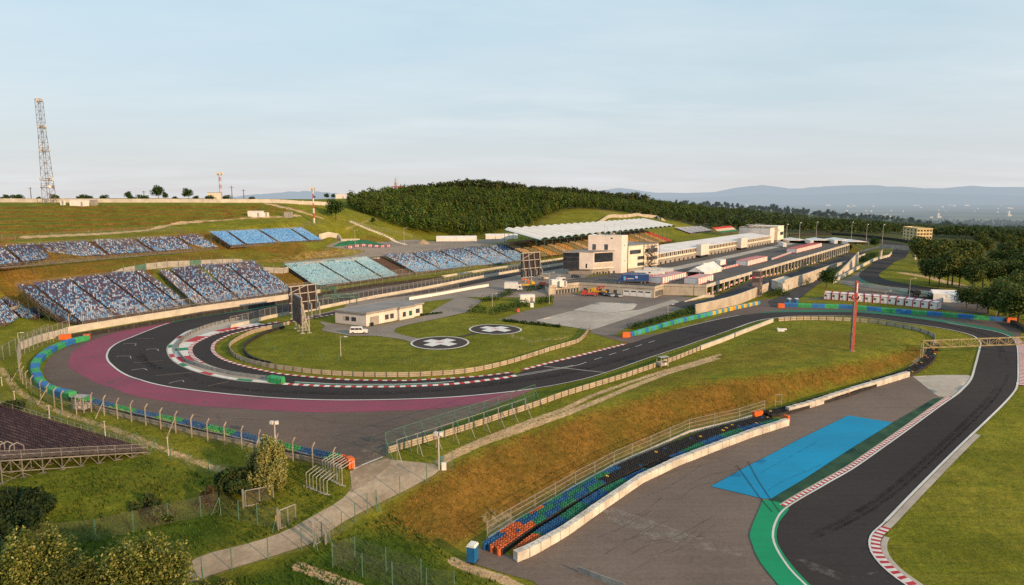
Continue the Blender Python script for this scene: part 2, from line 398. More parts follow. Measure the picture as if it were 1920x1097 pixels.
def sheet(name, poly, off, mat, res=2.5, kind='structure', sink=False, zfun=None):
    """a paved or painted surface draped on the terrain"""
    poly = [np.array(p[:2], float) for p in poly]
    B = resample(poly + [poly[0]], res)[:-1]
    xs = np.array([p[0] for p in B]); ys = np.array([p[1] for p in B])
    gx, gy = np.meshgrid(np.arange(xs.min(), xs.max(), res), np.arange(ys.min(), ys.max(), res)); gx = gx.ravel(); gy = gy.ravel()
    m = inpoly(gx, gy, B) ; gx, gy = gx[m], gy[m]
    if len(gx):
        m = distpoly(gx, gy, B) > res * .4; gx, gy = gx[m], gy[m]
    vs = [Vector((a, b)) for a, b in zip(xs, ys)] + [Vector((a, b)) for a, b in zip(gx, gy)]
    nb = len(B)
    ov, oe, of, *_ = delaunay_2d_cdt(vs, [(i, (i + 1) % nb) for i in range(nb)], [], 0, 1e-5)
    X = np.array([v.x for v in ov]); Y = np.array([v.y for v in ov])
    cxs = np.array([X[list(f)].mean() for f in of]); cys = np.array([Y[list(f)].mean() for f in of])
    ok = inpoly(cxs, cys, B)
    F_ = []
    for f, k in zip(of, ok):
        if not k: continue
        f = list(f)
        ar = (X[f[1]] - X[f[0]]) * (Y[f[2]] - Y[f[0]]) - (X[f[2]] - X[f[0]]) * (Y[f[1]] - Y[f[0]])
        F_.append(f if ar > 0 else f[::-1])
    Z = (hzv(X, Y) if zfun is None else zfun(X, Y)) + off
    me = bpy.data.meshes.new(name); me.from_pydata(list(zip(X.tolist(), Y.tolist(), Z.tolist())), [], F_); me.materials.append(mat)
    me.polygons.foreach_set('use_smooth', [True] * len(me.polygons)); me.update()
    o = bpy.data.objects.new(name, me); COL.objects.link(o); o['kind'] = kind
    if sink: SHEETS.append(B)
    return o
def ribbon(name, path, w0, w1, off, mat, res=1.5, colors=None, dash=None, kind='structure', parent=None, raise_=0.0):
    """painted line or kerb along a plan path, between left offsets w0 and w1; colours alternate every dash metres"""
    P = resample(path, res if dash is None else dash)
    A = offset(P, w0); B = offset(P, w1); mb = MB()
    X = np.array([p[0] for p in A + B]); Y = np.array([p[1] for p in A + B]); Z = hzv(X, Y) + off; n = len(A)
    a3 = [(X[i], Y[i], Z[i]) for i in range(n)]; b3 = [(X[n + i], Y[n + i], Z[n + i] + raise_) for i in range(n)]
    flip = w1 < w0
    for i in range(n - 1):
        col = None if colors is None else colors[i % len(colors)]
        if col == 'skip': continue
        q = (a3[i], a3[i + 1], b3[i + 1], b3[i])
        if flip: q = q[::-1]
        mb.quad(*q, col=col)
    o = mb.build(name, mat, parent)
    if parent is None: o['kind'] = kind
    return o
def wall_along(mb, P, h, th, z0=-.3, col=None, top=None):
    """upright wall following the terrain along a plan path"""
    P = [np.array(p[:2], float) for p in P]
    A = offset(P, th / 2); B = offset(P, -th / 2)
    z = [hz(*p) for p in P]; zt = [zz + h for zz in z] if top is None else [top(p) if callable(top) else top for p in P]
    for i in range(len(P) - 1):
        a0 = (*A[i], z[i] + z0); a1 = (*A[i + 1], z[i + 1] + z0); b0 = (*B[i], z[i] + z0); b1 = (*B[i + 1], z[i + 1] + z0)
        A0 = (*A[i], zt[i]); A1 = (*A[i + 1], zt[i + 1]); B0 = (*B[i], zt[i]); B1 = (*B[i + 1], zt[i + 1])
        mb.quad(b0, b1, B1, B0, col); mb.quad(a1, a0, A0, A1, col); mb.quad(B0, B1, A1, A0, col)
        if i == 0: mb.quad(a0, b0, B0, A0, col)
        if i == len(P) - 2: mb.quad(b1, a1, A1, B1, col)
# ---------------------------------------------------------------- sky, sun, camera
SUN_AZ = math.atan2(0.76, -0.65); SUN_EL = R(16.0)
w = bpy.data.worlds.new("World"); SC.world = w; w.use_nodes = True
nt = w.node_tree; nt.nodes.clear()
wo = nt.nodes.new('ShaderNodeOutputWorld'); bg = nt.nodes.new('ShaderNodeBackground')
sky = nt.nodes.new('ShaderNodeTexSky'); sky.sky_type = 'NISHITA'; sky.sun_disc = False
sky.sun_elevation = SUN_EL; sky.sun_rotation = SUN_AZ; sky.altitude = 300; sky.air_density = 1.0; sky.dust_density = 1.6; sky.ozone_density = 1.6
tc = nt.nodes.new('ShaderNodeTexCoord'); sp = nt.nodes.new('ShaderNodeSeparateXYZ'); nt.links.new(tc.outputs['Generated'], sp.inputs[0])
zc = mth(nt, 'ADD', mth(nt, 'MAXIMUM', sp.outputs[2], 0.0), 0.09)
cb = nt.nodes.new('ShaderNodeCombineXYZ')
nt.links.new(mth(nt, 'MULTIPLY', mth(nt, 'DIVIDE', sp.outputs[0], zc), 0.55), cb.inputs[0]); nt.links.new(mth(nt, 'DIVIDE', sp.outputs[1], zc), cb.inputs[1])
n1 = noise(nt, cb.outputs[0], 0.9, 7, .6); n2 = noise(nt, cb.outputs[0], 0.33, 3, .5)
cl = mth(nt, 'MULTIPLY', ramp(nt, n1, .40, .78), ramp(nt, n2, .32, .66))
hz_f = mth(nt, 'POWER', mth(nt, 'SUBTRACT', 1.0, mth(nt, 'MINIMUM', mth(nt, 'MAXIMUM', sp.outputs[2], 0.0), 1.0)), 6.5)
base = mixc(nt, .72, sky.outputs[0], (4.75, 6.55, 7.4))
c1 = mixc(nt, mth(nt, 'MULTIPLY', hz_f, .85), base, (5.65, 5.2, 5.1))
c2 = mixc(nt, mth(nt, 'MULTIPLY', cl, .85), c1, (6.5, 6.9, 7.1))
nt.links.new(c2, bg.inputs[0]); bg.inputs[1].default_value = 0.13; nt.links.new(bg.outputs[0], wo.inputs[0])
sl = bpy.data.lights.new('sun', 'SUN'); sl.energy = 5.0; sl.angle = R(0.6); sl.color = (1.0, 0.64, 0.33)
so = bpy.data.objects.new('sun', sl); COL.objects.link(so)
sd = Vector((math.sin(SUN_AZ) * math.cos(SUN_EL), math.cos(SUN_AZ) * math.cos(SUN_EL), math.sin(SUN_EL)))
so.rotation_euler = sd.to_track_quat('Z', 'Y').to_euler()
cam = bpy.data.cameras.new('camera'); co = bpy.data.objects.new('camera', cam); COL.objects.link(co)
co.location = (0, 0, CH); co.rotation_euler = (math.pi / 2 - TH, 0, 0)
cam.sensor_width = 36; cam.lens = 36 * F / 1920; cam.clip_start = 0.5; cam.clip_end = 90000
SC.camera = co
SC.view_settings.view_transform = 'Standard'; SC.view_settings.look = 'None'; SC.view_settings.exposure = 0
SC.cycles.max_bounces = 6; SC.cycles.diffuse_bounces = 3; SC.cycles.glossy_bounces = 2; SC.cycles.transparent_max_bounces = 24
SC.cycles.use_adaptive_sampling = True; SC.cycles.adaptive_threshold = 0.01
try: SC.cycles.use_denoising = False; SC.cycles.denoiser = 'OPENIMAGEDENOISE'
except Exception: pass

# ---------------------------------------------------------------- paving materials
def asphalt(name, c1, c2, rubber=0.25, patch=0.05, lines=True):
    m, nt, b, out = new_mat(name); v = wpos(nt)
    c = mixc(nt, ramp(nt, noise(nt, v, patch, 6, .6), .3, .7), c1, c2)
    mp = N(nt, 'ShaderNodeMapping'); mp.inputs['Rotation'].default_value = (0, 0, -SROT); mp.inputs['Scale'].default_value = (.06, 1.1, 1)
    nt.links.new(v, mp.inputs[0])
    c = mixc(nt, mth(nt, 'MULTIPLY', ramp(nt, noise(nt, mp.outputs[0], 1.0, 5, .65), .45, .8), rubber), c, tuple(x * .45 for x in c1))
    c = mixc(nt, 1.0, c, mixc(nt, ramp(nt, noise(nt, v, 2.2, 4, .7), .25, .75), (.80,) * 3, (1.2,) * 3), 'MULTIPLY')
    if lines:                                                   # seams and cracks
        vo = N(nt, 'ShaderNodeTexVoronoi'); vo.feature = 'DISTANCE_TO_EDGE'; vo.inputs['Scale'].default_value = .07
        wv = mixc(nt, .25, v, N(nt, 'ShaderNodeTexNoise').outputs['Color'])
        nt.links.new(v, vo.inputs['Vector'])
        c = mixc(nt, mth(nt, 'MULTIPLY', ramp(nt, vo.outputs['Distance'], .012, .0), .12), c, (.02, .018, .016))
    nt.links.new(c, b.inputs['Base Color']); b.inputs['Roughness'].default_value = .88; b.inputs['Specular IOR Level'].default_value = .12
    bump(nt, b, noise(nt, v, 3.0, 4), .25, .03)
    return m
M = {}
M['track'] = asphalt('race_asphalt', (.036, .031, .031), (.050, .042, .041), .35, .03, False)
M['track_old'] = asphalt('hairpin_asphalt', (.058, .046, .042), (.080, .062, .055), .4, .035)
M['runoff'] = asphalt('runoff_asphalt', (.105, .080, .067), (.160, .120, .100), .35, .03)
M['runoff_low'] = asphalt('lower_runoff_asphalt', (.135, .104, .087), (.200, .152, .125), .3, .035)
M['lot'] = asphalt('car_park_asphalt', (.150, .125, .110), (.235, .195, .170), .3, .05)
M['deck'] = asphalt('deck_asphalt', (.085, .078, .075), (.130, .118, .110), .3, .03, False)
M['service'] = asphalt('service_paving', (.20, .17, .145), (.30, .25, .21), .2, .06)
M['ramp_road'] = asphalt('ramp_asphalt', (.05, .048, .05), (.075, .07, .07), .3, .04, False)
M['concrete_pad'] = noisy('pad_concrete', (.33, .285, .24), (.45, .395, .335), .06, .9, 6, fine=.12)
M['gravel'] = noisy('gravel_road', (.25, .19, .13), (.42, .33, .235), .16, .95, 8, bmp=.05, bscale=3, fine=.18)
M['dirt'] = noisy('bare_soil', (.25, .17, .10), (.42, .31, .20), .25, .95, 8, bmp=.06, bscale=3, fine=.2)
def paintm(name, c, wear=(.11, .09, .08), amount=.35, scale=.22):
    m, nt, b, out = new_mat(name); v = wpos(nt)
    c0 = mixc(nt, ramp(nt, noise(nt, v, .07, 4), .3, .7), tuple(x * .82 for x in c), tuple(min(1, x * 1.12) for x in c))
    mp = N(nt, 'ShaderNodeMapping'); mp.inputs['Rotation'].default_value = (0, 0, -R(35)); mp.inputs['Scale'].default_value = (.12, 1.3, 1); nt.links.new(v, mp.inputs[0])
    f = mth(nt, 'MULTIPLY', ramp(nt, noise(nt, mp.outputs[0], scale * 3, 7, .72), .38, .80), amount)
    c0 = mixc(nt, f, c0, wear)
    c0 = mixc(nt, mth(nt, 'MULTIPLY', ramp(nt, noise(nt, v, 1.6, 5, .7), .5, .85), amount * .5), c0, wear)
    nt.links.new(c0, b.inputs['Base Color']); b.inputs['Roughness'].default_value = .75; b.inputs['Specular IOR Level'].default_value = .2
    return m
M['magenta'] = paintm('magenta_paint', (.29, .050, .105), (.13, .078, .074), 1.0)
M['blue'] = paintm('blue_paint', (.008, .25, .46), (.02, .15, .25), .35)
M['green'] = paintm('green_paint', (.008, .27, .115), (.02, .14, .07), .35)
M['teal'] = paintm('green_strip_paint', (.018, .155, .095), (.08, .08, .07), .4)
M['astro'] = noisy('artificial_turf', (.014, .048, .028), (.032, .085, .048), .3, .95, 5, fine=.2)
M['white_line'] = paintm('white_line_paint', (.62, .60, .57), (.25, .22, .2), .35)
M['kerb'] = vcol('kerb_paint', .7, .16, 1.2)
M['heli'] = asphalt('helipad_asphalt', (.05, .038, .035), (.075, .06, .052), .2, .05, False)
KR, KW, KG = (.42, .03, .04), (.66, .62, .57), (.012, .22, .10)

# ---------------------------------------------------------------- roads and run-off, from sightings
OUT = [(830,527),(700,546),(560,567),(455,583.5),(380,595),(317,607),(280,620),(250,632),(225,642),(212,650),(205,657),(201,667),(202,674),(207,682),(225,697),(250,709),(287,720),(350,731),(475,744),(580,750),(680,751),(800,748),(892,742),(999,730),(1075,716),(1135,700),(1228,668),(1300,644),(1379,616),(1417,603),(1453,597),(1506,593),(1606,594),(1691,605.5),(1776,618),(1821,629),(1835,638),(1839,645),(1835,664),(1829,687),(1821,712.5),(1804,732),(1787,746),(1739,780),(1617,868),(1545,911),(1475,953),(1455,979),(1449,1005),(1454,1026),(1467,1049),(1484,1072),(1509,1097),(1550,1135)]
INN_A = [(462,599),(405,607.5),(362,617.5),(340,627),(325,639),(313,651),(314,665),(325,679),(350,692.5),(387,704),(437,714),(475,717.5),(520,721.5),(580,725),(630,727),(680,727.5),(755,727),(855,722),(937,712),(970,706)]
INN_B = [(1029,683),(1098,666),(1176,646),(1268,618.5),(1340,601),(1386,592),(1436,587),(1506,585.5),(1606,586),(1691,594),(1776,606),(1860,621),(1894,632),(1904,642),(1908,656),(1909,687),(1908,718),(1900,738),(1860,780),(1799,838),(1727,910),(1660,979),(1637,1000),(1630,1017),(1634,1037),(1651,1060),(1677,1083),(1698,1097),(1735,1130)]
W_OUT = smooth(GL(OUT), 5); W_INA = smooth(GL(INN_A), 5); W_INB = smooth([GL([(970,699)])[0]] + GL(INN_B), 5)
far_l = [ST(520,-11), ST(330,-11), ST(150,-11), ST(54,-11)]; far_r = [ST(520,2.5), ST(330,2.5), ST(150,2.5), ST(54,2.5), ST(0,2), ST(-47,1.5)]
track_poly = far_l + W_OUT + W_INB[::-1] + W_INA[::-1] + far_r[::-1]
LANE_O = [(970,706.5),(855,719),(755,724),(630,723.5),(542,718),(505,711),(475,704),(425,695),(390,684),(370,672.5),(361,660),(365,647.5),(387,635),(425,622.5),(480,612),(542,602),(600,590),(640,582)]
LANE_I = [(892,706),(800,711.5),(755,713.5),(655,712),(605,708.5),(530,701),(480,691),(442,681),(417,671),(405,661),(402.5,652.5),(407.5,642.5),(425,632.5),(450,624),(480,616.5),(530,608),(575,600),(640,588)]
W_LO = smooth(GL(LANE_O), 4); W_LI = smooth([GL([(960,698)])[0]] + GL(LANE_I), 4)

runA = [(832,524),(653,544),(480,569),(380,584),(230,613),(168,628),(150,640),(125,650),(95,670),(83,690),(85,707),(100,722),(140,749),(225,768),(325,790),(475,827),(560,847),(650,868),(662,881),(720,857),(722,850),(800,815),(870,785),(940,757),(1002,731),(892,733),(680,743),(480,736),(300,712),(218,680),(218,662),(260,637),(330,615),(480,588),(700,551),(832,530)]
WR = GL(runA); sheet('runoff', WR[:1] + smooth(WR[:18], 3) + WR[18:], .05, M['runoff'], 3, sink=True)
sheet('race_track', track_poly, .09, M['track'], 3, sink=True)
sheet('pit_entry_road', W_LO + W_LI[::-1], .11, M['track'], 2.5, sink=True)
mg_o = smooth(GL([(330,602),(280,612),(220,623),(175,638),(140,657),(129,675),(131,690),(155,705),(200,725),(250,742.5),(325,755),(400,764),(475,768),(505,770),(605,774),(705,772),(800,769),(869,760),(949,749),(1000,731)]), 4)
mg_i = [p for p in smooth(GL([(980,727),(892,737),(800,743),(680,746),(580,745),(475,739),(350,726),(287,714),(250,703),(225,692),(215,682),(212,667),(222,655),(235,645),(260,634),(300,618),(335,606)]), 4)]
sheet('painted_runoff', mg_o + mg_i, .07, M['magenta'], 2.5)
grn = GL([(322,604),(380,590),(455,579),(530,567),(600,556)]); sheet('painted_runoff', grn + GL([(600,558.5),(530,570.5),(455,584),(380,596),(322,608)]), .075, M['teal'], 2.5)
farrun = GL([(1107,624),(1178,645),(1270,620),(1345,603),(1390,594),(1440,591),(1520,592),(1606,592),(1700,600),(1780,612),(1860,626),(1900,645),(1912,640),(1918,612),(1890,600),(1800,591),(1700,582),(1560,574),(1468,574),(1450,560),(1425,562),(1330,600),(1235,626),(1160,632),(1130,618)])
sheet('runoff', farrun, .05, M['runoff'], 3, sink=True)
tl = smooth(GL([(1425,585.5),(1500,581.5),(1602,582.5),(1690,588.6),(1784,603),(1855,613.5),(1891,623),(1903,632),(1899,638)]), 4) + GL([(1860,624),(1776,609),(1691,597),(1606,589),(1506,588),(1436,589)])
sheet('painted_runoff', tl, .07, M['teal'], 2.5)
low = GL([(1712,704),(1757,742),(1770,748),(1800,740),(1830,720),(1860,740),(1700,850),(1560,960),(1500,1000),(1560,1135),(1000,1140),(1013,1094),(948,1076),(876,1054),(884,1040),(910,1020),(965,1048),(1080,968),(1200,905),(1330,845),(1476,787),(1440,772),(1480,775),(1560,752),(1640,726)])
sheet('runoff', low, .05, M['runoff_low'], 1.8, sink=True)
pad = GL([(1711,706),(1760,703.5),(1822,704),(1826,715),(1806,736),(1780,748),(1757,743)]); sheet('concrete_apron', pad, .07, M['concrete_pad'], 2)
blu = GL([(1333,913),(1400,876),(1500,824),(1590,780),(1674,793),(1560,865),(1442,939)]); sheet('painted_runoff', blu, .12, M['blue'], 1.6)
ast = GL([(1443,939.5),(1560,865.5),(1675,793),(1755,746.5),(1771,748),(1742,774),(1618,863),(1474,947)]); sheet('artificial_turf', ast, .135, M['astro'], 1.6)
gr2 = smooth(GL([(1431,938),(1407,997),(1409,1017),(1423,1052),(1458,1097),(1490,1135)]), 4) + GL([(1560,1135),(1515,1095),(1490,1068),(1472,1045),(1458,1022),(1455,1003),(1461,980),(1480,956),(1471,945)])
sheet('painted_runoff', gr2, .14, M['green'], 1.6)

# white edge lines, kerbs
def sub(path, a, b):
    """the stretch of a plan path between the points nearest to two sightings"""
    pa, pb = G(*a)[:2], G(*b)[:2]
    ia = min(range(len(path)), key=lambda i: np.linalg.norm(path[i] - pa)); ib = min(range(len(path)), key=lambda i: np.linalg.norm(path[i] - pb))
    return path[ia:ib + 1] if ia < ib else path[ib:ia + 1][::-1]
ribbon('edge_line', sub(W_OUT, (317,607), (999,730)), -.3, .15, .16, M['white_line'])
ribbon('edge_line', sub(W_OUT, (999,730), (1379,616)), -.12, .12, .16, M['white_line'])
ribbon('edge_line', sub(W_OUT, (1379,616), (1787,746)), -.3, .15, .16, M['white_line'])
ribbon('edge_line', sub(W_OUT, (1787,746), (1550,1135)), -.16, .14, .16, M['white_line'])
ribbon('edge_line', sub(W_INB, (1268,618.5), (1386,592)), -.12, .14, .16, M['white_line'])
ribbon('edge_line', sub(W_INB, (1776,606), (1908,718)), -.15, .15, .16, M['white_line'])
ribbon('edge_line', sub(W_INB, (1908,718), (1660,979)), -.2, .2, .16, M['white_line'])
ribbon('edge_line', sub(W_INB, (1660,979), (1735,1130)), -.13, .13, .16, M['white_line'])
# concrete strips beside the lower right edge
ribbon('concrete_apron', sub(W_INB, (1827,812), (1652,986)), .22, 1.2, .075, M['concrete_pad'])
ribbon('concrete_apron', sub(W_INB, (1640,1000), (1735,1130)), 1.35, 2.1, .075, M['concrete_pad'])
ribbon('kerb', sub(W_INB, (1655,984), (1735,1130)), .16, 1.3, .12, M['kerb'], colors=[KR, KW], dash=.62, raise_=.06)
ribbon('kerb', sub(W_INB, (1897,634), (1908,722)), .2, 1.7, .12, M['kerb'], colors=[KR, KW], dash=.7, raise_=.06)
kr = sub(W_OUT, (1787,746), (1472,951))
ribbon('kerb', kr, -.92, -.26, .17, M['kerb'], colors=[KR, KW], dash=.55, raise_=0)
ribbon('concrete_apron', kr, -1.18, -.92, .155, M['concrete_pad'])
ribbon('kerb', [p for p in W_LI if p[0] > -1e9][0:], .02, .95, .15, M['kerb'], colors=[KR, KW], dash=1.05, raise_=.05)
ribbon('kerb', sub(W_INB, (975,697), (1176,646)), .02, .95, .15, M['kerb'], colors=[KR, KW], dash=1.05, raise_=.05)
kin = sub(W_INA, (525,722), (970,706))
ribbon('kerb', kin, -.05, 1.05, .15, M['kerb'], colors=[KR, KW], dash=1.15, raise_=.05)
ribbon('painted_runoff', sub(W_INA, (540,723), (830,724)), 1.1, 2.2, .14, M['teal'])
ribbon('edge_line', sub(W_INA, (540,723), (860,722)), 2.2, 2.5, .145, M['white_line'])
ribbon('edge_line', GL([(860,720),(937,710.5),(1000,699),(1050,691),(1075,686)]), -.09, .09, .14, M['white_line'])
ribbon('edge_line', GL([(930,713),(1000,701.5),(1050,692.5),(1085,685)]), -.09, .09, .14, M['white_line'])
ribbon('edge_line', GL([(1085,685),(1100,680),(1150,664),(1200,648),(1240,636)]), -.09, .09, .14, M['kerb'], colors=[(.6, .58, .55), 'skip'], dash=3.2)
ribbon('edge_line', GL([(1020,688),(1075,693),(1135,699.5)]), -.12, .12, .142, M['white_line'])
# hairpin island between track and pit entry
isl = W_INA[:sum(1 for p in OUT[:0]) + 5 * 12] 
isl_poly = sub(W_INA, (462,599), (520,721.5)) + sub(W_LO, (525,716), (480,612))
sheet('concrete_island', isl_poly, .12, M['concrete_pad'], 2)
ic = sub(W_INA, (420,605), (500,719.5))
ribbon('kerb', ic, .25, 1.25, .17, M['kerb'], colors=[KW, KW, KG, KW, KW, KR], dash=4.2, raise_=.04)
lo_r = sub(W_LO, (505,711), (480,612))
ribbon('kerb', sub(W_LO, (385,682), (520,605)), .0, 1.0, .17, M['kerb'], colors=[KR, KW], dash=1.0, raise_=.05)
ribbon('kerb', sub(W_LO, (372,674), (500,608.5)), 1.1, 4.2, .165, M['kerb'], colors=[KR, KR, KW, KW, KG, KW, KW, KR, KR, KW, KW], dash=3.4)
# starting-grid brackets and joints on the hairpin asphalt
for (a, b, c, d) in (((232,646),(236,644.5),(256,645),(253,649)),((219,670),(222,668.5),(244,668.5),(246,673)),((246,695),(252,694),(270,691.5),(276,695)),((275,657),(278,655),(296,655),(297,659)),((317,720),(322,718),(343,714),(345,717))):
    ribbon('edge_line', GL([a, b, c, d]), -.06, .06, .128, M['white_line'], res=.8)
for a, b in (((293,705),(360,699)),((390,725),(430,716)),((250,681),(305,677)),((255,635),(290,636))):
    ribbon('edge_line', GL([a, b]), -.07, .07, .126, M['gravel'], res=1.5)

# pit lane side paving
lane = [ST(-62,3.5), ST(-20,3.8), ST(54,4), ST(340,4), ST(400,10), ST(400,46), ST(340,46), ST(88,46), ST(48,42), ST(30,46), ST(8,58), ST(-8,48), ST(-25,30), ST(-58,20)]
sheet('pit_apron', GL([(560,597),(600,588),(642,579)]) + lane, .07, M['service'], 4, sink=True)
sheet('pit_lane', [ST(-55,5), ST(54,5.5), ST(340,5.5), ST(340,14), ST(54,14), ST(-30,11)], .1, M['track'], 4)
drive = GL([(597,603),(610,612),(600,620),(655,630),(705,630),(755,637),(772,643),(790,636),(760,630),(738,623),(742,616),(765,609),(820,598),(876,586),(892,574),(905,563),(860,556),(830,572),(792,594),(690,614),(629,608)])
sheet('service_road', drive, .09, M['service'], 2.5, sink=True)
lot = GL([(934,600),(985,583),(1036,573),(1038,558),(1050,552),(1086,549),(1120,552),(1222,557),(1250,550),(1310,560),(1290,575),(1255,588),(1170,617),(1150,630),(1107,626),(1108,612),(1085,616),(1050,611)])
sheet('car_park', lot, .06, M['lot'], 3, sink=True)
sheet('concrete_apron', GL([(1004,601),(1073,583),(1137,588),(1200,581),(1262,562),(1276,566),(1150,606),(1105,620),(1084,616),(1040,609)]), .09, M['concrete_pad'], 3)
M['pad2'] = noisy('pad_concrete_pale', (.37, .33, .285), (.50, .445, .385), .06, .9, 6, fine=.1)
sheet('concrete_apron', GL([(1073,582.5),(1123,567),(1196,570),(1186,582),(1137,588)]), .12, M['pad2'], 3)
ramp_r = [ST(30,103), ST(60,101.5), ST(340,100), ST(346,106), ST(335,118), ST(250,112.2), ST(80,119), ST(60,116), ST(20,114), ST(4,111), ST(8,98), ST(18,96)]
sheet('ramp_road', ramp_r, .07, M['ramp_road'], 4, sink=True)
M['dk'] = M['ramp_road']
sheet('service_road', GL([(1470,552),(1492,540),(1530,515),(1560,500),(1600,478),(1606,482),(1560,515),(1525,540),(1500,560),(1470,575),(1445,576),(1440,565)]), .09, M['ramp_road'], 3, sink=True)
# second circuit loop beyond the paddock
lo_ = smooth(GL([(1530,444.5),(1580,446),(1640,450),(1690,458),(1716,466),(1700,476),(1670,482),(1640,495),(1612,515),(1640,527),(1700,540),(1780,547),(1840,551)]), 5)
lp = GL([(1530,446.5),(1590,449.5),(1640,453.5),(1672,462),(1676,470),(1660,482),(1625,503),(1611,515),(1625,528),(1700,543),(1780,551),(1840,556)])
lr = GL([(1840,549),(1790,545),(1720,536),(1660,524),(1648,515),(1660,505),(1685,488),(1702,476),(1710,466),(1692,457),(1640,449.5),(1590,446.5),(1530,444)])
sheet('race_track', smooth(lp, 4) + smooth(lr, 4), .1, M['track'], 4, sink=True)
sheet('runoff', GL([(1625,500),(1598,517),(1570,530),(1640,553),(1760,560),(1840,565),(1840,556),(1780,552),(1700,545),(1625,530),(1611,516)]), .06, M['lot'], 4, sink=True)
sheet('painted_runoff', GL([(1608,519),(1625,531),(1700,546),(1780,553.5),(1800,558),(1700,551),(1640,540),(1608,527)]), .09, M['teal'], 4)
sheet('car_park', GL([(1500,563),(1560,555),(1600,543),(1640,547),(1760,562),(1860,570),(1850,590),(1780,583),(1640,567),(1540,562)]), .06, M['deck'], 4, sink=True)
# dirt and gravel
acc = GL([(656,884),(720,860),(770,866),(824,872),(826,886),(770,915),(712,943),(641,980),(580,1021),(503,1046),(411,1073),(340,1100),(300,1130),(240,1130),(320,1075),(380,1040),(472,1018),(534,997),(595,963),(640,938),(660,915)])
sheet('access_road', acc, .045, M['gravel'], 2, sink=True)
ribbon('edge_line', GL([(663,881),(718,857.5)]), -.14, .14, .1, M['white_line'])
plaza = GL([(610,462),(640,452),(700,455),(780,449),(850,452),(960,446),(945,455),(830,470),(715,481),(650,487),(560,495),(535,496),(530,492),(640,483),(690,470)])
sheet('service_road', plaza, .08, M['service'], 4, sink=True)
# ---------------------------------------------------------------- grandstands
M['deckwood'] = noisy('stand_decking', (.060, .040, .032), (.110, .072, .055), 1.2, .9, 4)
M['steel'] = noisy('galvanised_steel', (.26, .25, .23), (.38, .36, .33), .8, .55, 3, metal=.3)
M['steel_mid'] = noisy('scaffold_steel', (.17, .16, .15), (.27, .25, .23), .8, .55, 3, metal=.3)
M['steel_dark'] = noisy('weathered_steel', (.12, .105, .10), (.19, .165, .15), .8, .6, 3, metal=.3)
M['post_green'] = noisy('green_steel', (.06, .14, .11), (.10, .20, .15), .8, .55, 3)
M['post_pale'] = noisy('concrete_post', (.40, .36, .31), (.55, .50, .44), 1.5, .85, 3)
M['seats'] = vcol('plastic_seats', .5, .18, 5.0)
M['vc'] = vcol('painted_shell', .55, .10, 1.0)
M['concrete'] = noisy('cast_concrete', (.36, .31, .245), (.50, .44, .36), .25, .9, 7, fine=.12, bmp=.01)
M['concrete_w'] = noisy('pale_concrete', (.42, .385, .325), (.57, .52, .445), .3, .9, 7, fine=.10, bmp=.01)
M['white'] = plain('white_panel', (.72, .70, .67), .5, var=.06)
M['mesh'] = veil('wire_mesh', (.30, .28, .25), .10)
M['mesh_g'] = veil('green_wire_mesh', (.10, .20, .15), .10)
M['mesh_d'] = veil('debris_mesh', (.30, .28, .27), .13)
NAVY, NAVY2, LB, WH, BL = (.068, .062, .115), (.085, .078, .14), (.16, .34, .58), (.37, .39, .46), (.09, .25, .50)
def pal_mix(u, rnd):
    q = rnd.random()
    if q < .30 + .58 * max(0, u - .1): return NAVY if rnd.random() < .6 else NAVY2
    q = rnd.random()
    return WH if q < .30 + .2 * u else (LB if q < .66 + .2 * u else BL)
def pal_mix_b(u, rnd):
    q = rnd.random()
    if q < .08 + .62 * u * u + .2 * u: return (.07, .10, .17) if rnd.random() < .7 else NAVY2
    return WH if rnd.random() < .50 * min(1, .35 + u * 1.6) else ((.11, .34, .66) if rnd.random() < .6 else (.16, .42, .70))
def pal_pale(u, rnd):
    q = rnd.random(); return (.22, .43, .56) if q < .62 else ((.30, .49, .60) if q < .97 else (.08, .2, .42))
def pal_blue(u, rnd):
    q = rnd.random(); return (.085, .28, .62) if q < .55 else ((.15, .38, .70) if q < .97 else (.05, .14, .42))
def pal_maroon(u, rnd):
    q = rnd.random(); return (.17, .075, .085) if q < .5 else ((.27, .15, .15) if q < .85 else (.10, .05, .06))
def pal_const(*cs):
    return lambda u, rnd: cs[int(rnd.random() * len(cs))]
def lerp(a, b, t): return np.array(a, float) * (1 - t) + np.array(b, float) * t
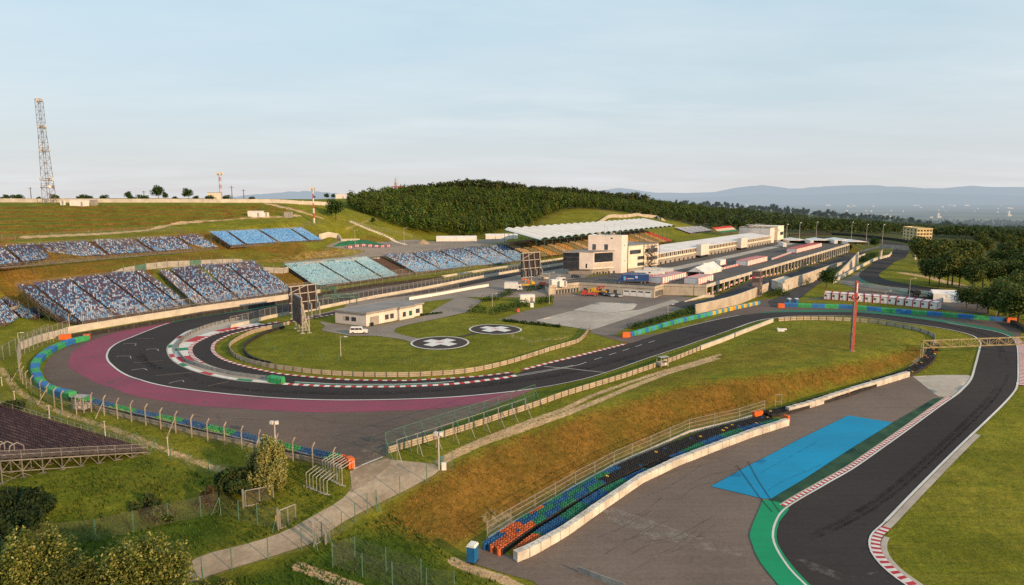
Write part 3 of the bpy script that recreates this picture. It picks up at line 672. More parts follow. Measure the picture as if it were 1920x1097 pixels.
def seat_block(parent, FL, FR, BL_, BR, pal, rise=.36, pitch=.56, name='seating_block', seats=True, singles=0):
    """rows of tip-up seats on stepped decking between a front edge and a back edge"""
    FL, FR, BL_, BR = [np.array(p, float) for p in (FL, FR, BL_, BR)]
    n = max(4, int(round((BL_[2] - FL[2]) / rise))); deck = MB(); st = MB(); one = []
    fw = (FL + FR) / 2 - (BL_ + BR) / 2; fw[2] = 0; fw /= np.linalg.norm(fw)
    rnd = random.Random(int(abs(FL[0] * 13 + FL[1] * 7)))
    run = np.linalg.norm(((BL_ + BR) / 2 - (FL + FR) / 2)[:2]) / n
    for r in range(n):
        a = lerp(FL, BL_, (r + .5) / n); b = lerp(FR, BR, (r + .5) / n); z = a[2]
        a = np.array([a[0], a[1], z]); b = np.array([b[0], b[1], z])
        f1, f0 = fw * run * .5, -fw * run * .5; dn = np.array([0, 0, -rise * 1.05])
        deck.quad(a + f1, b + f1, b + f0, a + f0); deck.quad(a + f1 + dn, b + f1 + dn, b + f1, a + f1)
        if not seats: continue
        L = np.linalg.norm(b - a); m = max(1, int(L / pitch)); d = (b - a) / L; w = pitch * .80
        for i in range(m):
            c = a + d * (L * (i + .5) / m) - fw * run * .18; col = pal((r + .5) / n, rnd)
            k = .82 + .3 * rnd.random(); col = tuple(x * k for x in col)
            s2 = d * w / 2; up = np.array([0, 0, 1.0])
            P = [c - s2, c + s2]
            q0, q1, q2, q3 = c - s2 + up * .42, c + s2 + up * .42, c + s2 + up * .42 + fw * .42, c - s2 + up * .42 + fw * .42
            st_ = st
            if singles and len(one) < singles: st_ = MB(); one.append(st_)
            t0, t1 = c + s2 * .9 + up * .84 - fw * .10, c - s2 * .9 + up * .84 - fw * .10
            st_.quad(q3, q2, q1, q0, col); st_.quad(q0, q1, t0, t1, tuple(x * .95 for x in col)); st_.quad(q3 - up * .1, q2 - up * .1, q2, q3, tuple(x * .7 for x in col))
    o = deck.build(name, M['deckwood'], parent)
    if seats:
        s = st.build('seat_rows', M['seats'], o)
        if singles: s['kind'] = 'stuff'
        for q in one: q.build('seat', M['seats'], o)
    return o
def stair_flight(parent, FL, FR, BL_, BR, mat=None):
    n = max(4, int((BL_[2] - FL[2]) / .2)); mb = MB()
    for r in range(n):
        a, b, c, d = lerp(FL, BL_, r / n), lerp(FR, BR, r / n), lerp(FR, BR, (r + 1) / n), lerp(FL, BL_, (r + 1) / n)
        a = np.array([*a[:2], d[2]]); b = np.array([*b[:2], d[2]]); mb.quad(a, b, c, d); mb.quad(a - [0, 0, .22], b - [0, 0, .22], b, a)
    return mb.build('stair', mat or M['deckwood'], parent)
def scaffold(parent, FL, FR, BL_, BR, step=4.0, name='scaffold', sides=True):
    mb = MB(); L = np.linalg.norm(np.array(FR) - FL); nx = max(1, int(L / step))
    for i in range(nx + 1):
        F_, B_ = lerp(FL, FR, i / nx), lerp(BL_, BR, i / nx)
        for k in range(5 if hz(*lerp(F_, B_, 1)[:2]) < 30 else 0):
            p = lerp(F_, B_, k / 4); g = hz(p[0], p[1])
            if p[2] - .45 - g > .2: mb.bar((p[0], p[1], g - .1), (p[0], p[1], p[2] - .45), .09)
        mb.bar(F_ - [0, 0, .55], B_ - [0, 0, .55], .12)
        if i in (0, nx):
            for k in range(4):
                p, q = lerp(F_, B_, k / 4), lerp(F_, B_, (k + 1) / 4); mb.bar((p[0], p[1], max(hz(*p[:2]), p[2] - 2)), q - [0, 0, .5], .07)
    mb.bar(np.array(FL) - [0, 0, .4], np.array(FR) - [0, 0, .4], .12, .5)
    return mb.build(name, M['steel_dark'], parent)
def railing(parent, P, h=1.05, step=2.0, mat=None, name='railing', mids=2, w=.06):
    mb = MB(); P = [np.array(p, float) for p in P]
    for i in range(len(P) - 1):
        L = np.linalg.norm(P[i + 1] - P[i]); n = max(1, int(L / step))
        for k in range(n + 1):
            q = lerp(P[i], P[i + 1], k / n); mb.bar(q, q + [0, 0, h], w)
        for m_ in range(mids): mb.bar(P[i] + [0, 0, h * (m_ + 1) / mids], P[i + 1] + [0, 0, h * (m_ + 1) / mids], w * .8)
    return mb.build(name, mat or M['steel'], parent)
def carve(quad, zs, drop=.75, margin=1.2):
    """cut the slope back under a stand so that the seat rows stand clear of it"""
    global NEAR
    q = [np.array(p[:2], float) for p in quad]                # FL FR BR BL
    ins = inpoly(_gx, _gy, q) | (distpoly(_gx, _gy, q) < margin)
    iy, ix = np.where(ins)
    if len(iy) == 0: return
    X = _gx[iy, ix]; Y = _gy[iy, ix]; f = distpoly(X, Y, [q[0], q[1]], False); b = distpoly(X, Y, [q[3], q[2]], False)
    k = f / (f + b + 1e-6); NEAR[iy, ix] = np.minimum(NEAR[iy, ix], zs[0] + (zs[1] - zs[0]) * k - drop)
def stand(label, zf, zb, blocks, pals, group=None, rail=True, rise=.36, pitch=.56, cat='grandstand'):
    """blocks: per block four sightings front-left, front-right, back-left, back-right"""
    f0 = at(*blocks[0][0], zf); f1 = at(*blocks[-1][1], zf); base = (f0 + f1) / 2
    q_ = [at(*blocks[0][0], zf), at(*blocks[-1][1], zf), at(*blocks[-1][3], zb), at(*blocks[0][2], zb)]; carve(q_, (zf, zb), .75, 5 if zf > 15 else 1.2)
    t = thing('grandstand', label, cat, (base[0], base[1], hz(base[0], base[1])), 0, group)
    prev = None
    for i, (a, b, c, d) in enumerate(blocks):
        FL, FR, BL_, BR = at(*a, zf), at(*b, zf), at(*c, zb), at(*d, zb)
        pal = pals[i] if isinstance(pals, list) else pals
        seat_block(t, FL, FR, BL_, BR, pal or pal_mix, rise, pitch, seats=pal is not None)
        if prev is not None and np.linalg.norm(FL - prev[0]) > .3: stair_flight(t, prev[0] - [0, 0, .25], FL - [0, 0, .25], prev[1] - [0, 0, .25], BL_ - [0, 0, .25])
        prev = (FR, BR)
    FL, FR, BL_, BR = at(*blocks[0][0], zf), at(*blocks[-1][1], zf), at(*blocks[0][2], zb), at(*blocks[-1][3], zb)
    scaffold(t, FL, FR, BL_, BR)
    if rail:
        fwd = (FL + FR) / 2 - (BL_ + BR) / 2; fwd[2] = 0; fwd /= np.linalg.norm(fwd)
        railing(t, [BL_ + [0, 0, -.1], FL + fwd * .6 + [0, 0, -.3], FR + fwd * .6 + [0, 0, -.3], BR + [0, 0, -.1], BL_ - fwd * .6 + [0, 0, .2]], 1.1, 2.2)
    return t
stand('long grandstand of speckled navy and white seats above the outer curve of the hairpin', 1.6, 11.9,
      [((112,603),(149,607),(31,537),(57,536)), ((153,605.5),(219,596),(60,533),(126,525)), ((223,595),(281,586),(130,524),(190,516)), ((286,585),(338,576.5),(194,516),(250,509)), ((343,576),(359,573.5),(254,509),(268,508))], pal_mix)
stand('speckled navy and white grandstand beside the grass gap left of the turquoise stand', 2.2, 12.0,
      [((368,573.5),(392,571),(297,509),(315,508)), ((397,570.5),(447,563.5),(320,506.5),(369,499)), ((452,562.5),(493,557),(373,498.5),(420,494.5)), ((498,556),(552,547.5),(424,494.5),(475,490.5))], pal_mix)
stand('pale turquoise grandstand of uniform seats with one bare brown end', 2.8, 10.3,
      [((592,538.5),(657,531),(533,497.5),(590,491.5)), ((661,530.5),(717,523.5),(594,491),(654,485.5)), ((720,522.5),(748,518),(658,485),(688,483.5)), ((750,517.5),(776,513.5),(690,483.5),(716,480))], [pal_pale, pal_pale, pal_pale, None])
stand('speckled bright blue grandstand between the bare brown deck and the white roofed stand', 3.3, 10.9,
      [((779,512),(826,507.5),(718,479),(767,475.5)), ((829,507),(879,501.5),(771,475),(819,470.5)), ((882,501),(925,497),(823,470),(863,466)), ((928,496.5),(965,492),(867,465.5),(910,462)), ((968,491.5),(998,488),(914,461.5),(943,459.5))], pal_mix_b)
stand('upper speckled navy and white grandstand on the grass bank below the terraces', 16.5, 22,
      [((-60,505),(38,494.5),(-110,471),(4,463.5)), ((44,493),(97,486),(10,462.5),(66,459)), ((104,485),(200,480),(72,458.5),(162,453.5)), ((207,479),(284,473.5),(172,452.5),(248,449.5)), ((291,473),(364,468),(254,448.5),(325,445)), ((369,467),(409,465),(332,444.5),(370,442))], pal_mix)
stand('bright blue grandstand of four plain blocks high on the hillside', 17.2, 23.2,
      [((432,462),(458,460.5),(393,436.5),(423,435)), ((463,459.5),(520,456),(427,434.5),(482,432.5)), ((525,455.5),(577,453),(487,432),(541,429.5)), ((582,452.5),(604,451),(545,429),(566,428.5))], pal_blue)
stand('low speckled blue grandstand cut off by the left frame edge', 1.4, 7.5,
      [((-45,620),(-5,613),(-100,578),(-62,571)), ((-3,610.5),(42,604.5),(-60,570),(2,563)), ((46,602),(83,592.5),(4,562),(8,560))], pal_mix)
# maroon stand in the left foreground, seen from its side and back
def maroon_stand():
    tip = at(277, 845, -.6); back = at(0, 861, 4.6); far = at(-70, 742, -.6)
    dirr = far - tip; L = np.linalg.norm(dirr[:2]); dirr /= np.linalg.norm(dirr); up = back - tip
    farb = far + up
    t = thing('grandstand', 'dark maroon grandstand on scaffolding in the left foreground', 'grandstand', (tip[0], tip[1], -1.5))
    o = seat_block(t, tip, far, back, farb, pal_maroon, .30, .50, singles=100)
    mb = MB(); n = 8; und = MB()
    for i in range(n + 1):
        p = lerp(tip, back, i / n); g = hz(p[0], p[1])
        for e in (0, 3.2, 6.4, 9.6):
            q = p + dirr * e; gg = hz(q[0], q[1]); mb.bar((q[0], q[1], gg - .1), (q[0], q[1], q[2] - .3), .11)
            mb.box((q[0], q[1], gg + .05), (.5, .5, .14))
        if i < n:
            q = lerp(tip, back, (i + 1) / n); mid = (p + q) / 2; drop = min(1.6, max(.5, (p[2] - g)))
            mb.bar(p - [0, 0, .25], q - [0, 0, .25], .14, .18); mb.bar(p - [0, 0, .25 + drop], q - [0, 0, .25 + drop], .11)
            mb.bar(p - [0, 0, .25 + drop], mid - [0, 0, .25], .08); mb.bar(mid - [0, 0, .25], q - [0, 0, .25 + drop], .08)
            if i >= 4:
                for lv in (2.2, 3.6):
                    if p[2] - lv > g: mb.bar(p - [0, 0, lv], q - [0, 0, lv + 1.2], .07); mb.bar(p - [0, 0, lv + 1.2], q - [0, 0, lv], .07); mb.bar(p - [0, 0, lv + 1.2], q - [0, 0, lv + 1.2], .09)
    mb.build('scaffold', M['steel_mid'], t)
    railing(t, [tip, lerp(tip, back, .5), back, back + up * .3], 1.15, 2.1, M['steel'], mids=2, w=.055)
    pn = MB(); bq = back + up * .3; pn.quad(tip, bq, bq + [0, 0, 1.15], tip + [0, 0, 1.15]); pn.build('railing_mesh', M['mesh_d'], t)
    f2 = tip + dirr * 40 ; railing(t, [tip, f2, far], 1.15, 2.1, M['steel'], name='front_railing', mids=2, w=.07)
    # vomitory hoops
    hb = MB()
    for k in range(5):
        c = lerp(tip, back, .80 + k * .035) + dirr * (2.5 + k * 1.1); pts = [c + dirr * 0 + [0, 0, .2], c + [0, 0, 1.3], c + up / np.linalg.norm(up) * .8 + [0, 0, 1.75], c + up / np.linalg.norm(up) * 1.7 + [0, 0, 1.3], c + up / np.linalg.norm(up) * 1.9 + [0, 0, .3]]
        for a, b in zip(pts, pts[1:]): hb.bar(a, b, .10)
    hb.build('entrance_hoop', M['steel'], t)
maroon_stand()

# ---------------------------------------------------------------- roofed main grandstand
M['membrane'] = noisy('roof_membrane', (.72, .65, .58), (.82, .76, .69), .08, .6, 4)
def roofed_stand():
    FL, FR, BL_, BR = at(1001,485,4.0), at(1262,452.5,4.4), at(946,459,11.2), at(1206,430.5,13.2)
    carve([FL, FR, BR, BL_], (4, 12.2))
    t = thing('grandstand', 'grandstand with golden and green seat bands under the long white scalloped roof', 'grandstand', (FL + FR) / 2)
    n = 21; GOLD, GG, OR, SAND = (.58, .36, .09), (.27, .235, .11), (.52, .31, .09), (.50, .38, .23)
    cols = [SAND, GG, OR, GG]
    for i in range(n):
        a, b = i / n, (i + .93) / n
        c = (.55, .05, .055) if i == n - 1 else cols[(i + i // 5) % 4]
        seat_block(t, lerp(FL, FR, a), lerp(FL, FR, b), lerp(BL_, BR, a), lerp(BL_, BR, b), pal_const(c, tuple(x * .85 for x in c)), .42, .7)
        stair_flight(t, lerp(FL, FR, b), lerp(FL, FR, a + 1 / n), lerp(BL_, BR, b), lerp(BL_, BR, a + 1 / n))
    # membrane: barrel vaults side by side
    rFL, rFR, rBL, rBR = at(1014,450,16), at(1266,424.5,16.3), at(946,431,20), at(1209,411.5,20.4)
    nv = 23; mb = MB(); seg = 8; rows = 10
    def roof(u, v):
        p = lerp(lerp(rFL, rFR, u), lerp(rBL, rBR, u), v); a = (u * nv) % 1.0
        return p + np.array([0, 0, 1.35 * math.sin(math.pi * min(1, max(0, a))) ** .8])
    grid = []
    for j in range(rows + 1):
        row = []
        for i in range(nv):
            for k in range(seg + 1): row.append(roof((i + min(k / seg, .9999)) / nv, j / rows) if k < seg else lerp(lerp(rFL, rFR, (i + 1) / nv), lerp(rBL, rBR, (i + 1) / nv), j / rows))
        grid.append(row)
    base = len(mb.v)
    for row in grid: mb.v += [tuple(p) for p in row]
    W_ = len(grid[0])
    for j in range(rows):
        for i in range(W_ - 1):
            if (i + 1) % (seg + 1) == 0: continue
            mb.face((base + j * W_ + i, base + j * W_ + i + 1, base + (j + 1) * W_ + i + 1, base + (j + 1) * W_ + i))
    mb.build('roof', M['membrane'], t, smooth=True)
    tr = MB()
    for i in range(nv + 1):
        f, b = lerp(rFL, rFR, i / nv), lerp(rBL, rBR, i / nv)
        tr.bar(f - [0, 0, .15], b - [0, 0, .15], .22, .35); m = lerp(f, b, .5)
        tr.bar(f - [0, 0, .2], m - [0, 0, 2.0], .12); tr.bar(m - [0, 0, 2.0], b - [0, 0, .4], .12)
        if i < nv:
            f2 = lerp(rFL, rFR, (i + 1) / nv); pts = [f + (f2 - f) * k / 8 + [0, 0, 1.3 * math.sin(math.pi * k / 8) ** .8 - .05] for k in range(9)]
            for a, c in zip(pts, pts[1:]): tr.bar(a, c, .16)
            tr.bar(f - [0, 0, .1], f2 - [0, 0, .1], .14)
    tr.build('roof_truss', M['post_green'], t)
    for i in range(0, nv + 1):
        f = lerp(lerp(rFL, rFR, i / nv), lerp(rBL, rBR, i / nv), .12); g = lerp(lerp(FL, FR, i / nv), lerp(BL_, BR, i / nv), .12)
        c = MB(); c.tube((f[0], f[1], hz(f[0], f[1])), f, .13, n=6); c.build('column', M['post_green'], t)
        b = lerp(rBL, rBR, i / nv)
        c = MB(); c.bar((b[0], b[1], hz(b[0], b[1])), b, .25); c.build('column', M['post_green'], t)
    wl = MB(); bl, br = lerp(BL_, BR, 0), lerp(BL_, BR, 1); wl.quad(bl, br, br + [0, 0, 1.6], bl + [0, 0, 1.6]); wl.quad(bl - [0, 0, 6], br - [0, 0, 6], br, bl); wl.build('rear_wall', M['concrete'], t)
    for i in range(5):                                  # raking masts behind the left end
        p = at(955 + i * 17, 444 - i, 14); q = MB(); q.bar(p, p + [-2.5, 3, 9.5], .22); q.build('mast', M['post_green'], t)
roofed_stand()
def far_stand(label, corners, zf, zb, nb, pals):
    P = [at(*corners[0], zf), at(*corners[1], zf), at(*corners[2], zb), at(*corners[3], zb)]
    carve([P[0], P[1], P[3], P[2]], (zf, zb), 1.0, 3)
    t = thing('grandstand', label, 'grandstand', (P[0] + P[1]) / 2)
    for i in range(nb):
        a, b = i / nb, (i + .93) / nb; seat_block(t, lerp(P[0], P[1], a), lerp(P[0], P[1], b), lerp(P[2], P[3], a), lerp(P[2], P[3], b), pals[i % len(pals)], .42, .8)
    scaffold(t, *P, step=8)
far_stand('silver blue grandstand beyond the far end of the white roof', ((1294,438),(1337,433),(1265,427.5),(1316,425)), 5, 10, 4, [pal_const((.36, .42, .55), (.28, .36, .52))])
far_stand('grandstand with red, white and green seat bands', ((1352,438),(1387,434),(1335,428),(1373,424)), 4.5, 10, 1, [lambda u, r: (.03, .20, .10) if u < .33 else ((.62, .56, .50) if u < .66 else (.55, .06, .05))])
far_stand('grey grandstand right behind the far tower', ((1436,437),(1458,433.5),(1398,422),(1430,420)), 4, 10, 4, [pal_const((.24, .27, .34), (.32, .35, .42))])
# ---------------------------------------------------------------- pit buildings and the split-level paddock
M['render_pink'] = noisy('pale_render', (.62, .54, .49), (.72, .64, .58), .2, .8, 5, fine=.04)
M['cream'] = noisy('cream_render', (.66, .58, .46), (.76, .68, .55), .2, .8, 5, fine=.04)
M['plinth'] = noisy('grey_plinth', (.26, .235, .21), (.34, .31, .28), .4, .85, 5, fine=.08)
M['roofgrey'] = noisy('grey_roofing', (.20, .185, .18), (.27, .25, .24), .15, .8, 5, fine=.08)
M['roofwhite'] = noisy('white_roofing', (.62, .58, .55), (.74, .70, .67), .1, .6, 4, fine=.05)
M['dark'] = plain('dark_opening', (.018, .016, .017), .6)
def glassm(name, c, rough=.12):
    m, nt, b, out = new_mat(name); v = wpos(nt)
    nt.links.new(mixc(nt, ramp(nt, noise(nt, v, .5, 3), .35, .65), tuple(x * .7 for x in c), tuple(min(1, x * 1.4) for x in c)), b.inputs['Base Color'])
    b.inputs['Roughness'].default_value = rough; b.inputs['Specular IOR Level'].default_value = .6; return m
M['glass'] = glassm('window_glass', (.045, .055, .07)); M['glass_d'] = glassm('dark_glass', (.02, .023, .032))
M['red'] = plain('red_paint', (.50, .045, .05), .5); M['bluep'] = plain('blue_paintwork', (.02, .06, .20), .45)
M['black'] = plain('black_rubber', (.022, .021, .022), .85); M['yellow'] = plain('yellow_paint', (.62, .36, .03), .5); M['orange'] = plain('orange_paint', (.62, .12, .02), .55)
M['tarp'] = plain('white_tarpaulin', (.70, .67, .64), .6, var=.1, scale=.3)
M['silver'] = plain('silver_paint', (.42, .42, .43), .3, metal=.4); M['darkcar'] = plain('dark_blue_paint', (.02, .03, .06), .25, spec=.5); M['redcar'] = plain('dark_red_paint', (.22, .02, .04), .3, spec=.5)
def w2(px, py, z): return at(px, py, z)
def face_windows(parent, a, b, z0, z1, n, width, mat, proud=.06, name='window', frame=None):
    """n openings along the wall line a-b (plan points, outside on the right-hand side)"""
    a = np.array(a[:2], float); b = np.array(b[:2], float); d = b - a; L = np.linalg.norm(d); d /= L; nn = np.array([d[1], -d[0]])
    for i in range(n):
        c = a + d * L * (i + .5) / n; p, q = c - d * width / 2 + nn * proud, c + d * width / 2 + nn * proud
        mb = MB(); mb.quad((*p, z0), (*q, z0), (*q, z1), (*p, z1))
        e = .05
        for u, v in (((*p, z0), (*p, z1)), ((*q, z0), (*q, z1)), ((*p, z1), (*q, z1)), ((*p, z0), (*q, z0))): mb.bar(u, v, e)
        mb.build(name, mat, parent)
def parapet(mb, poly, z, h=.5, th=.25):
    n = len(poly)
    for i in range(n):
        a, b = np.array(poly[i][:2], float), np.array(poly[(i + 1) % n][:2], float); mb.bar((*a, z + h / 2), (*b, z + h / 2), th, h)
# control tower complex
def control_complex():
    Lp, C, Rp, Bk = (23.9, 317), (37.6, 315), (50, 322.8), (36, 331)
    t = thing('control_building', 'white race control block with a square tower and a low dark glazed wing', 'building', (45, 325, 3.9))
    lw = MB(); lw.prism([Lp, C, Rp, Bk], 6.4, 14.4); lw.build('wing', M['render_pink'], t)
    pl = MB(); pl.prism([(26.5, 318.5), (37.2, 316.4), (49.6, 323.8), (36.5, 330.4)], 3.2, 6.38); pl.build('plinth', M['plinth'], t)
    rf = MB(); rf.prism([(23.3, 317.2), (37.7, 314.5), (50.6, 322.6), (36, 331.4)], 14.42, 14.75); rf.build('roof', M['roofgrey'], t)
    g = MB(); a, b = np.array(Lp), np.array(C); m_ = lerp(a, b, .53); nn = np.array([0, -.12])
    ql, qr = np.array([23.9, 317]) + [-.1, -.14], m_ + [0, -.14]
    g.prism([tuple(ql), tuple(qr), (31.1, 318), (24.2, 319.5)], 6.3, 14.2); o = g.build('glazed_corner', M['glass_d'], t)
    mu = MB()
    for k in range(9): p = lerp(ql, qr, k / 8) + [0, -.04]; mu.bar((*p, 6.4), (*p, 10.0), .07)
    for z in (6.5, 10.1, 12.0): mu.bar((*(ql + [0, -.05]), z), (*(qr + [0, -.05]), z), .12)
    mu.build('mullion_grid', M['steel_dark'], o)
    d_ = np.array(Rp) - C; L = np.linalg.norm(d_); d_ /= L; n2 = np.array([d_[1], -d_[0]])
    def panel(u0, u1, z0, z1, mat, name, pr=.08):
        p, q = np.array(C) + d_ * u0 + n2 * pr, np.array(C) + d_ * u1 + n2 * pr; mb = MB(); mb.quad((*p, z0), (*q, z0), (*q, z1), (*p, z1)); return mb.build(name, mat, t)
    panel(.6, L * .80, 9.6, 13.9, M['glass_d'], 'window'); panel(L * .82, L - .1, 9.0, 13.8, M['plinth'], 'side_panel')
    rb = MB()
    for k in range(26):
        p = np.array(C) + d_ * (.4 + k * (L - .8) / 25) + n2 * .1; rb.bar((*p, 7.2), (*p, 9.2), .14, .1)
    rb.build('ribbed_cladding', M['cream'], t)
    face_windows(t, Lp if False else lerp(Lp, C, .55), C, 7.0, 9.0, 1, .6, M['dark'], name='door')
    face_windows(t, lerp(C, Rp, .02), lerp(C, Rp, .98), 4.0, 5.2, 4, 1.0, M['dark'], .55, name='door')
    # tower
    T = [(36, 322.6), (51.5, 321), (55, 325.2), (40, 334)]
    tw = MB(); tw.prism(T, 3.2, 21.4); tw.build('tower', M['render_pink'], t)
    tp = MB(); parapet(tp, T, 21.4, .35); tp.build('tower_parapet', M['white'], t)
    face_windows(t, T[0], lerp(T[0], T[1], .72), 15.0, 17.6, 2, 1.6, M['glass'])
    face_windows(t, lerp(T[0], T[1], .6), lerp(T[0], T[1], .8), 20.2, 20.7, 1, .8, M['dark'], name='vent')
    face_windows(t, T[1], T[2], 16.8, 17.2, 1, .5, M['dark'], name='vent'); face_windows(t, T[1], T[2], 9.5, 9.9, 1, .5, M['dark'], name='vent')
    an = MB()
    for k in range(16):
        x, y = 41 + (k % 6) * 2.1 + random.uniform(-.5, .5), 323.5 + (k // 6) * 2.6; an.bar((x, y, 21.4), (x, y, 21.4 + random.choice([.8, 1.2, 2.4, 4.6])), .10)
        if k % 3 == 0: an.box((x + .5, y, 22.3), (1.2, .6, .9), random.random())
    for x, y in ((43.4, 325), (50.5, 324), (53.2, 325)): an.lathe([(.05, 0), (.8, .25), (.85, .3)], (x, y, 23.2), 10)
    for x in (44, 48.6): an.bar((x, 326, 21.4), (x, 326, 27.5), .09)
    an.build('roof_antennas', M['steel'], t)
    # middle block with bands of windows and a steel escape stair
    Mb = [(55.6, 325.9), (74, 345.2), (63, 353), (45, 334)]
    mb = MB(); mb.prism(Mb, 5.6, 16.4); mb.build('office_block', M['cream'], t)
    pm = MB(); pm.prism([lerp(Mb[0], Mb[2], .02), lerp(Mb[1], Mb[3], .02), Mb[2], Mb[3]], 3.2, 5.58); pm.build('plinth', M['plinth'], t)
    rr = MB(); parapet(rr, Mb, 16.4, .5); rr.prism(Mb, 16.42, 16.6); rr.build('roof', M['roofgrey'], t)
    for z0, z1, u0, u1 in ((12.4, 14.3, .05, .40), (9.4, 11.0, .30, .52), (6.3, 7.9, .30, .52), (12.4, 14.3, .55, .97), (8.6, 10.2, .60, .97)):
        face_windows(t, lerp(Mb[0], Mb[1], u0), lerp(Mb[0], Mb[1], u1), z0, z1, 1, np.linalg.norm(np.array(Mb[1]) - Mb[0]) * (u1 - u0), M['glass'])
    st = MB(); d3 = np.array(Mb[1]) - Mb[0]; d3 /= np.linalg.norm(d3); n3 = np.array([d3[1], -d3[0]])
    o3 = np.array(Mb[0]) + d3 * 13
    for u in (0, 3.5, 7.0, 10):
        for v in (.4, 3.0): p = o3 + d3 * u + n3 * v; st.bar((*p, 3.8), (*p, 17.2), .16)
    for k in range(5):
        z = 4 + k * 2.9
        for v in (.4, 3.0):
            st.bar((*(o3 + n3 * v), z), (*(o3 + d3 * 10 + n3 * v), z), .12); st.bar((*(o3 + n3 * v), z + 1.05), (*(o3 + d3 * 10 + n3 * v), z + 1.05), .06)
        if k < 4: a_, b_ = (1.2, 6.4) if k % 2 else (6.4, 1.2); st.bar((*(o3 + d3 * a_ + n3 * 2.2), z), (*(o3 + d3 * b_ + n3 * 2.2), z + 2.9), 1.2, .16); st.bar((*(o3 + d3 * a_ + n3 * 3), z + 1), (*(o3 + d3 * b_ + n3 * 3), z + 3.9), .07)
        st.box((*(o3 + d3 * 8.4 + n3 * 1.7), z), (3.2, 2.6, .1), math.atan2(d3[1], d3[0]))
    st.build('escape_stair', M['steel_dark'], t)
control_complex()
# pit garages
def pit_building():
    s0, s1, tf, tb = 92, 318, 46.3, 31
    t = thing('pit_building', 'long cream pit building with white roof and two projecting stair blocks', 'building', ST(205, 40, 3.9))
    mb = MB(); mb.prism([ST(s0, tf), ST(s1, tf), ST(s1, tb), ST(s0, tb)], 3.2, 9.9); mb.build('garage_block', M['cream'], t)
    r = MB()
    for i in range(28):
        a, b = s0 + (s1 - s0) * i / 28, s0 + (s1 - s0) * (i + 1) / 28 - .12
        r.quad(ST(a, tf + 1.2, 10.0), ST(a, tb, 11.7), ST(b, tb, 11.7), ST(b, tf + 1.2, 10.0)); r.quad(ST(a, tf + 1.2, 9.7), ST(a, tf + 1.2, 10.0), ST(b, tf + 1.2, 10.0), ST(b, tf + 1.2, 9.7))
    r.quad(ST(s0, tf + 1.2, 10.0), ST(s0, tb, 10.0), ST(s0, tb, 11.7), ST(s0, tf + 1.2, 10.0)); r.build('roof', M['roofwhite'], t)
    bs = MB(); bs.prism([ST(s0, tf + .9), ST(s1, tf + .9), ST(s1, tf), ST(s0, tf)], 3.2, 6.5); bs.build('ground_floor', M['plinth'], t)
    face_windows(t, ST(s0, tf), ST(s1, tf), 7.5, 9.3, 40, 4.6, M['glass'], .08)
    cl = MB()
    for i in range(81):
        s = s0 + (s1 - s0) * i / 80; cl.bar(ST(s, tf + .5, 6.6), ST(s, tf + .5, 9.8), .35)
    cl.build('colonnade', M['cream'], t); rl = MB(); rl.bar(ST(s0, tf + .9, 7.1), ST(s1, tf + .9, 7.1), .08, .9); rl.build('terrace_rail', M['cream'], t)
    face_windows(t, ST(s0, tf + .9), ST(s1, tf + .9), 3.9, 5.3, 36, 1.6, M['dark'], .06, name='garage_door')
    for s in (163, 236):
        b = MB(); b.prism([ST(s, tf + 4.2), ST(s + 13, tf + 4.2), ST(s + 13, tf + .95), ST(s, tf + .95)], 5.4, 11.9); o = b.build('stair_block', M['render_pink'], t)
        p = MB(); p.prism([ST(s + .3, tf + 3.9), ST(s + 12.7, tf + 3.9), ST(s + 12.7, tf + .95), ST(s + .3, tf + .95)], 3.2, 5.38); p.build('plinth', M['dark'], o)
        for k in range(4): q = MB(); q.quad(ST(s + 1 + k * 3, tf + 4.26, 6), ST(s + 1.1 + k * 3, tf + 4.26, 6), ST(s + 1.1 + k * 3, tf + 4.26, 11.6), ST(s + 1 + k * 3, tf + 4.26, 11.6)); q.build('panel_joint', M['plinth'], o)
pit_building()
def far_tower():
    t = thing('far_tower', 'pale square tower at the far end of the pit building', 'building', ST(330, 42, 3.6))
    a = MB(); a.prism([ST(318.2, 46), ST(330, 46), ST(330, 22), ST(318.2, 22)], 3, 15.5); a.build('tower', M['render_pink'], t)
    b = MB(); b.prism([ST(330, 48.5), ST(347, 48.5), ST(347, 28), ST(330, 28)], 5.8, 16.8); b.build('stair_tower', M['cream'], t)
    p = MB(); p.prism([ST(330.4, 48), ST(346.6, 48), ST(346.6, 30), ST(330.4, 30)], 3, 5.78); p.build('plinth', M['plinth'], t)
    q = MB(); parapet(q, [ST(318.2, 46), ST(330, 46), ST(330, 22), ST(318.2, 22)], 15.5, .6)
    for k in range(6): x = ST(320 + k * 1.7, 30 + (k % 3) * 4); q.box((x[0], x[1], 16.3), (1.4, 1.4, 1.4))
    q.build('roof_plant', M['plinth'], t)
    face_windows(t, ST(336, 48.5), ST(347, 48.5), 9.5, 12, 1, 9, M['glass']); face_windows(t, ST(330, 48.5), ST(336, 48.5), 13, 14, 1, 2, M['glass'])
far_tower()
